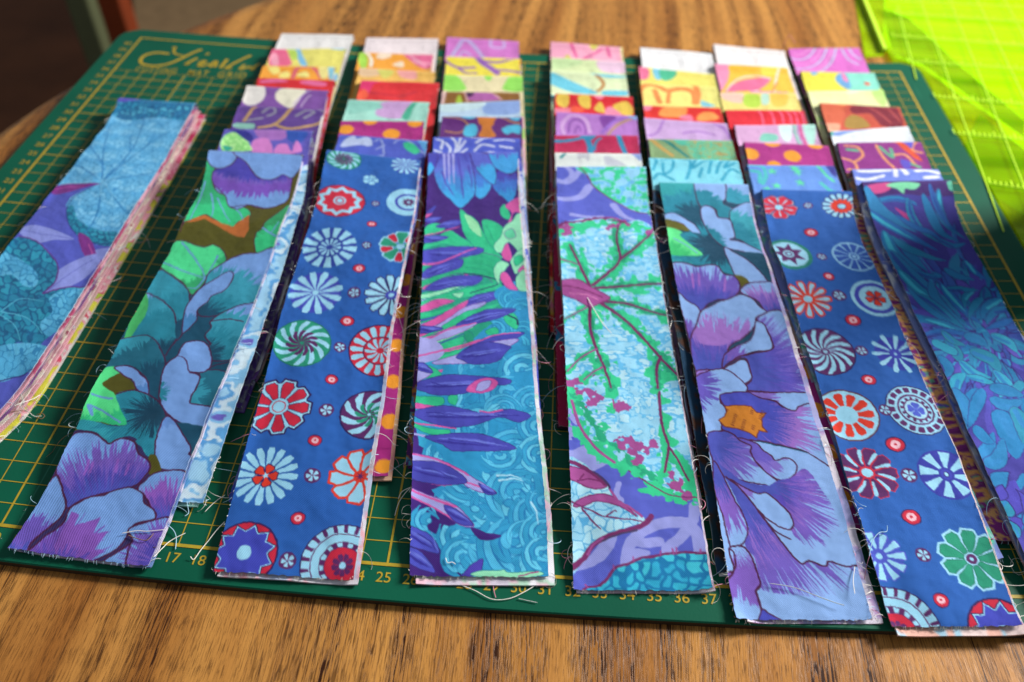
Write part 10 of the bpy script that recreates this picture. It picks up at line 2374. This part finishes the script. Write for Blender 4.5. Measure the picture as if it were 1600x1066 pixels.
'c7_5':dict(i=5,step=2.6,W=4.976,L=25.400,A=[(41.44,28.41),(41.44,26.09),(41.45,23.76),(41.28,21.44),(41.17,19.12),(41.36,16.80),(41.62,14.47),(41.83,12.15),(42.08,9.83),(42.33,7.51),(42.55,5.18),(42.71,2.86)],B=[(46.41,28.56),(46.42,26.27),(46.42,23.97),(46.25,21.68),(46.14,19.38),(46.33,17.08),(46.58,14.79),(46.80,12.49),(47.04,10.20),(47.29,7.90),(47.51,5.61),(47.67,3.31)]),
'c7_6':dict(i=6,step=2.6,W=4.992,L=24.000,A=[(41.19,25.54),(41.28,23.36),(41.18,21.18),(41.17,19.00),(41.44,16.81),(41.77,14.63),(42.06,12.45),(42.37,10.27),(42.69,8.09),(43.00,5.91),(43.26,3.73),(43.49,1.55)],B=[(46.16,26.01),(46.25,23.82),(46.15,21.64),(46.14,19.46),(46.41,17.28),(46.74,15.09),(47.03,12.91),(47.34,10.73),(47.67,8.54),(47.97,6.36),(48.23,4.18),(48.46,2.00)]),
'c8_0':dict(i=0,step=2.6,W=5.285,L=24.200,A=[(46.76,43.69),(46.79,41.49),(46.83,39.30),(46.86,37.10),(46.90,34.91),(46.93,32.71),(46.97,30.51),(47.00,28.32),(47.03,26.12),(47.04,23.93),(46.89,21.73),(46.90,19.54)],B=[(51.98,44.51),(52.02,42.31),(52.05,40.10),(52.09,37.90),(52.12,35.69),(52.16,33.49),(52.19,31.29),(52.23,29.08),(52.27,26.88),(52.27,24.67),(52.12,22.47),(52.13,20.26)]),
'c8_1':dict(i=1,step=2.6,W=5.113,L=24.200,A=[(46.94,39.80),(46.94,37.58),(46.95,35.37),(46.95,33.15),(46.95,30.94),(46.96,28.72),(46.96,26.51),(46.96,24.29),(46.77,22.08),(46.72,19.87),(46.88,17.65),(47.19,15.44)],B=[(52.04,40.18),(52.04,38.00),(52.04,35.81),(52.04,33.62),(52.04,31.44),(52.04,29.25),(52.04,27.07),(52.04,24.88),(51.84,22.70),(51.80,20.51),(51.95,18.33),(52.25,16.14)]),
'c8_2':dict(i=2,step=2.6,W=5.164,L=24.000,A=[(46.77,36.55),(46.76,34.37),(46.75,32.19),(46.74,30.01),(46.73,27.83),(46.72,25.65),(46.63,23.47),(46.46,21.29),(46.46,19.11),(46.66,16.93),(46.98,14.75),(47.32,12.57)],B=[(51.88,37.31),(51.87,35.13),(51.86,32.94),(51.85,30.76),(51.84,28.58),(51.83,26.39),(51.74,24.21),(51.57,22.02),(51.58,19.84),(51.78,17.65),(52.09,15.47),(52.44,13.29)]),
'c8_3':dict(i=3,step=2.6,W=5.057,L=24.000,A=[(47.18,34.59),(47.13,32.38),(47.08,30.17),(47.03,27.95),(46.98,25.74),(46.84,23.53),(46.64,21.32),(46.62,19.11),(46.79,16.90),(47.07,14.69),(47.38,12.47),(47.69,10.26)],B=[(52.24,34.64),(52.18,32.48),(52.13,30.33),(52.08,28.18),(52.03,26.03),(51.89,23.87),(51.68,21.72),(51.65,19.57),(51.82,17.42),(52.10,15.27),(52.40,13.11),(52.69,10.96)]),
'c8_4':dict(i=4,step=2.6,W=5.151,L=24.000,A=[(46.98,30.64),(46.93,28.48),(46.87,26.32),(46.82,24.16),(46.57,22.00),(46.46,19.84),(46.54,17.69),(46.79,15.53),(47.08,13.37),(47.40,11.21),(47.66,9.05),(47.90,6.89)],B=[(51.99,31.84),(51.94,29.64),(51.90,27.44),(51.86,25.23),(51.62,23.03),(51.52,20.82),(51.61,18.62),(51.86,16.42),(52.16,14.21),(52.49,12.01),(52.75,9.80),(53.00,7.60)]),
'c8_5':dict(i=5,step=2.6,W=5.108,L=26.200,A=[(47.03,28.99),(46.95,26.61),(46.87,24.22),(46.57,21.84),(46.47,19.46),(46.59,17.07),(46.85,14.69),(47.16,12.31),(47.45,9.93),(47.68,7.54),(47.96,5.16),(48.25,2.78)],B=[(52.10,29.67),(52.01,27.29),(51.93,24.91),(51.63,22.53),(51.53,20.15),(51.65,17.77),(51.92,15.39),(52.22,13.01),(52.51,10.63),(52.74,8.25),(53.02,5.86),(53.31,3.48)]),
'c8_6':dict(i=6,step=2.6,W=5.020,L=24.400,A=[(47.15,25.77),(47.05,23.54),(46.86,21.32),(46.86,19.09),(47.06,16.87),(47.38,14.65),(47.72,12.42),(48.05,10.20),(48.33,7.97),(48.63,5.75),(48.96,3.53),(49.28,1.30)],B=[(52.13,26.33),(52.03,24.12),(51.85,21.91),(51.85,19.69),(52.05,17.48),(52.36,15.27),(52.70,13.06),(53.03,10.84),(53.30,8.63),(53.60,6.42),(53.93,4.21),(54.25,1.99)]),
'c1_0':dict(i=0,step=0.6,W=5.253,L=25.074,A=[(3.32,29.85),(3.57,27.69),(3.68,25.54),(3.61,23.38),(3.55,21.22),(3.52,19.06),(3.50,16.90),(3.49,14.74),(3.50,12.58),(3.49,10.43),(3.27,8.29),(2.90,6.16)],B=[(8.17,29.81),(8.27,27.36),(8.36,24.92),(8.44,22.48),(8.47,20.04),(8.49,17.60),(8.51,15.17),(8.53,12.73),(8.56,10.29),(8.58,7.86),(8.42,5.45),(7.70,3.16)]),
'c1_1':dict(i=1,step=0.6,W=5.253,L=25.456,A=[(3.02,29.85),(3.27,27.68),(3.38,25.51),(3.32,23.33),(3.25,21.16),(3.23,18.98),(3.22,16.80),(3.21,14.62),(3.23,12.44),(3.21,10.27),(2.96,8.12),(2.59,5.97)],B=[(7.87,29.81),(7.97,27.35),(8.06,24.89),(8.14,22.43),(8.18,19.96),(8.21,17.50),(8.22,15.04),(8.25,12.58),(8.30,10.12),(8.31,7.66),(8.10,5.24),(7.29,2.95)]),
'c1_2':dict(i=2,step=0.6,W=5.253,L=25.456,A=[(2.93,29.85),(3.18,27.69),(3.29,25.52),(3.23,23.35),(3.17,21.18),(3.14,19.00),(3.13,16.83),(3.13,14.66),(3.15,12.48),(3.13,10.31),(2.88,8.16),(2.51,6.02)],B=[(7.78,29.81),(7.88,27.35),(7.97,24.90),(8.05,22.44),(8.10,19.99),(8.12,17.53),(8.14,15.07),(8.17,12.62),(8.21,10.16),(8.23,7.70),(8.02,5.28),(7.21,3.00)]),
}
LAB={'c1': 'blue veined leaf print strip on top of the stack at the far left', 'c1_0': 'yellow and pink leaf print strip at the bottom of the leftmost stack', 'c1_1': 'crimson edged strip in the middle of the leftmost stack', 'c1_2': 'thin dark purple strip just under the leftmost blue leaf strip', 'c2': 'peony print strip with olive and teal, topmost in the second column from the left', 'c3': 'royal blue medallion print strip, the left one of the two', 'c4': 'purple and turquoise feather petal print strip, topmost in its column', 'c5': 'pale blue caladium leaf print strip with plum veins', 'c6': 'lilac peony print strip with an orange flower centre', 'c7': 'royal blue medallion print strip, the right one of the two', 'c8': 'teal and violet chrysanthemum print strip at the right edge', 'c2_0': 'white strip at the very back of the second column from the left', 'c2_1': 'yellow strip with pink blob and light blue streak, second from the back', 'c2_2': 'orange strip with yellow spots behind the red and purple ones', 'c2_3': 'thin red strip with pink, just behind the purple and cream strip', 'c2_4': 'purple strip with cream flower petals', 'c2_5': 'dark purple strip with grey mottling and tan branches', 'c2_6': 'blue strip with lime green blossom and pink shapes behind the left peony strip', 'c3_0': 'off-white pinkish strip at the back of the third column', 'c3_1': 'orange strip with a pink petal and lime leaf', 'c3_2': 'pale orange and yellow pastel strip behind the plain red one', 'c3_3': 'bright red strip with a darker crimson patch, third column', 'c3_4': 'aqua strip with lilac shape and green leaf', 'c3_5': 'magenta strip with orange dots behind the left medallion strip', 'c3_6': 'periwinkle strip with pale foliage directly behind the left medallion strip', 'c4_0': 'orchid pink strip with lilac zigzag at the back of the fourth column', 'c4_1': 'bright yellow strip with purple branches', 'c4_2': 'cream strip with lime green patches', 'c4_3': 'brown strip with a mauve leaf', 'c4_4': 'plain pale blue strip with a deeper blue end', 'c4_5': 'marbled strip in orange, purple and cyan', 'c4_6': 'blue strip with white coral sprays behind the feather petal strip', 'c5_0': 'pink petal print strip at the back of the fifth column', 'c5_1': 'pale green strip with a lilac pink end', 'c5_2': 'cream and aqua strip with a small brown curl', 'c5_3': 'red strip with yellow and pink blossoms', 'c5_4': 'lilac strip with a spiral swirl', 'c5_5': 'crimson strip with teal net lines', 'c5_6': 'white strip with grey shapes behind the caladium leaf strip', 'c6_0': 'plain white strip at the back of the sixth column', 'c6_1': 'yellow strip with pink flower and blue green blot', 'c6_2': 'pale yellow strip with orange ring shapes', 'c6_3': 'red strip with orange half circles', 'c6_4': 'pale lilac strip with soft purple curves', 'c6_5': 'olive and teal mottled strip', 'c6_6': 'aqua strip with turquoise squiggles behind the lilac peony strip', 'c7_0': 'plain white strip standing highest at the back of the seventh column', 'c7_1': 'orange strip with a large pink petal and red stripe', 'c7_2': 'pastel yellow strip with lime and mint spots', 'c7_3': 'red strip with curved pink stripes', 'c7_4': 'lilac pink strip with white patch and thin stripes', 'c7_5': 'magenta strip with orange dots behind the right medallion strip', 'c7_6': 'blue strip with mint green stars directly behind the right medallion strip', 'c8_0': 'orchid pink strip with pale concentric arcs at the back right', 'c8_1': 'yellow and aqua strip with a small red dot', 'c8_2': 'cream strip with a pale green end', 'c8_3': 'rust and maroon leaf print strip', 'c8_4': 'white strip with a blue brush stroke', 'c8_5': 'marbled paper-like strip in purple, orange and blue', 'c8_6': 'periwinkle strip with bold white dashes behind the chrysanthemum strip'}
UNDER={'c1':(.1,.0,('c05078','e8a8b8')),'c2':(.06,.0,('6f8fc8','e0d8f0')),'c3':(.17,.12,('e8e4ec','f0b4c0','c8d4ee')),'c4':(.24,.26,('d8cfe0','ecc0d0','b8e0c8','f0eef4')),'c5':(.12,.05,('e8dce8','c8b0c0')),'c6':(.42,.05,('e6dce8','c8a8d8','b0b0e0')),'c7':(.16,.28,('f0d8d4','a8d0e4','ecb8a8')),'c8':(.1,.1,('4c4a9c','8090c8'))}
order=sorted(GEO,key=lambda k:(k[:2],GEO[k]['i']))
for sd,k in enumerate(order):
    g=GEO[k];g['A']=np.array(g['A'],float);g['B']=np.array(g['B'],float);top='_' not in k;g['col']=int(k[1])
    if not top: g['wob']=.8
    if top: un=UNDER[k]
    else:
        b=PRINTS[k][0];un=(RND.uniform(-.15,.15),RND.uniform(0,.15),(b,'c8b0a8' if sd%3 else 'e8e4e0'))
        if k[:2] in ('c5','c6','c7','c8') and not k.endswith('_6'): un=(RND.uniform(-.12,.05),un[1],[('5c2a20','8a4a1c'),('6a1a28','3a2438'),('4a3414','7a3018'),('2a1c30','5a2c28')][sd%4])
        if k=='c2_6': un=(-.2,.12,('a4dcd0','8cc8c0'))
        if k=='c3_5': un=(.15,.12,('f0c8a0','f0b0a0'))
    o=build_strip(k,g,LAB[k],top,un,sd+1)
    if top: frays(o,g,sd+50,70 if k not in('c1',) else 46,0 if k!='c2' else 1,1.,.013)
    elif g['i']>=3 or k[:2]=='c1': frays(o,g,sd+50,22,[0,1,2,0,3,0,5][sd%7],1.25,.012,8.)
# =====================================================================================
#  loose threads and lint
# =====================================================================================
for P,ci,lab in (
([(7.96,5.27,0.50),(8.36,5.43,0.45),(8.61,5.50,0.30),(8.83,5.39,0.20),(9.16,5.33,0.12),(9.23,5.49,0.12),(9.08,5.57,0.20),(8.89,5.49,0.15)],4,'brown looped thread curling on the mat below the yellow strip end'),
([(8.01,5.51,0.60),(8.20,5.80,0.50),(8.46,6.24,0.30),(8.53,6.60,0.15)],0,'straight pale thread sticking out from the tangle at the left strip end'),
([(7.94,6.31,0.80),(8.35,5.83,0.70),(8.35,5.54,0.60),(8.68,5.42,0.40),(8.88,5.37,0.20),(9.12,5.50,0.10)],2,'grey thread trailing down over the leftmost strip end onto the mat'),
([(18.25,2.02,0.50),(17.86,1.88,0.20),(17.53,1.45,0.06)],0,'short stiff white thread pointing down-left beside the medallion strip'),
([(18.53,0.94,0.30),(18.30,0.68,0.15),(18.08,0.20,0.06),(17.92,-0.21,0.05),(17.80,-0.61,0.05),(17.65,-0.54,0.12)],0,'long pale thread running down across the number 18'),
([(16.38,0.65,0.25),(16.66,0.48,0.12),(16.84,0.20,0.06),(16.97,-0.26,0.05)],1,'curved thread hanging off the peony strip above the number 17'),
([(16.39,-0.78,0.30),(16.53,-0.35,0.20),(16.67,0.06,0.08),(17.12,0.45,0.08)],0,'pale thread sticking out right from the peony strip corner'),
([(16.78,1.71,0.30),(16.85,1.54,0.15),(16.92,1.34,0.06),(16.82,1.19,0.06)],1,'small hooked thread below the pale blue strip end'),
([(14.90,0.02,0.42),(15.42,0.18,0.42),(15.80,0.19,0.42),(16.43,0.32,0.42)],0,'straight white thread lying across the bottom of the left peony strip'),
([(15.16,-0.02,0.40),(15.53,-0.13,0.40),(15.93,-0.17,0.40),(16.08,0.14,0.40)],4,'thin brown curved thread on the bottom of the left peony strip'),
([(27.93,-0.80,0.06),(28.44,-0.97,0.06),(29.08,-1.25,0.06),(29.69,-1.18,0.06),(30.20,-0.89,0.06),(30.63,-0.56,0.06)],0,'long curved white thread on the mat under the feather print strip'),
([(30.04,-1.14,0.05),(30.31,-1.18,0.05),(30.75,-1.24,0.05)],2,'short grey thread at the front edge of the mat near the number 30'),
([(29.08,-0.70,0.05),(29.13,-0.93,0.05),(29.22,-1.18,0.05)],3,'tiny thread standing out below the feather print strip'),
([(45.60,41.12,1.20),(45.71,41.23,1.90),(45.86,41.23,2.50),(46.14,41.37,2.20),(46.49,41.35,1.80)],3,'pale pink thread looping up behind the rearmost white strip'),
([(39.28,0.12,0.36),(40.15,0.03,0.36),(40.98,-0.26,0.37),(41.56,-0.45,0.36),(41.89,-0.53,0.36)],2,'thin grey thread lying across the lower end of the right peony strip'),
([(42.60,1.09,0.40),(42.41,0.48,0.40),(42.36,-0.06,0.40)],0,'short white thread near the right edge of the right peony strip'),
([(51.50,13.80,1.35),(51.59,12.55,1.25),(51.68,11.70,1.15),(51.95,10.82,1.05)],2,'thin grey thread lying on the teal feather strip at the right'),
([(21.89,2.04,0.33),(21.98,2.21,0.33),(22.07,2.43,0.33)],3,'tiny pink lint fibre on the left medallion strip'),
([(27.21,0.13,0.33),(27.31,-0.07,0.33),(27.48,-0.03,0.33),(27.61,-0.11,0.33)],0,'small white curl of lint at the bottom of the feather print strip'),
([(43.15,1.46,0.60),(43.37,2.05,0.70),(43.69,2.43,0.75),(44.02,2.55,0.70),(44.09,2.80,0.75)],1,'pale blue thread curling over the left edge of the right medallion strip'),
([(32.26,13.60,1.75),(32.57,12.85,1.75),(32.97,11.94,1.75),(33.38,11.32,1.75)],0,'thin white thread lying across the middle of the big veined leaf'),
([(24.96,2.74,0.05),(25.06,3.06,0.10),(25.39,3.18,0.30)],0,'white thread end on the mat just above the number 25'),
([(24.95,1.95,0.05),(25.00,2.51,0.06),(25.17,2.95,0.10),(25.41,3.18,0.30)],0,'long white thread lying over the grid left of the feather print strip'),
):
    V=[];F=[];Q=np.stack([np.interp(np.linspace(0,len(P)-1,40),np.arange(len(P)),np.array(P)[:,j]) for j in range(3)],1)
    S2=spline(np.array(P)[:,:2],False,6);zz=np.interp(np.linspace(0,1,len(S2)),np.linspace(0,1,len(P)),np.array(P)[:,2]);tube(np.concatenate([S2,zz[:,None]],1),.016,V,F,5)
    tag(mesh('loose_thread',V,F,THREADM[ci]),lab,'thread','loose threads shed by the strips')

rd=random.Random(9);V=[];F=[]
for k in range(150):
    x=rd.uniform(-1,54);y=rd.uniform(-1.2,40);p=np.array(wm(x,y,.03))/CM;a=rd.uniform(0,6.3);l=rd.uniform(.02,.09)
    tube([p,p+np.array([math.cos(a)*l,math.sin(a)*l,.02]),p+np.array([math.cos(a+.8)*l*1.6,math.sin(a+.8)*l*1.6,0])],.008,V,F,3)
lint=mesh('lint',V,F,THREADM[2]);tag(lint,'tiny pale fibres scattered over the green mat','lint',None,'stuff')
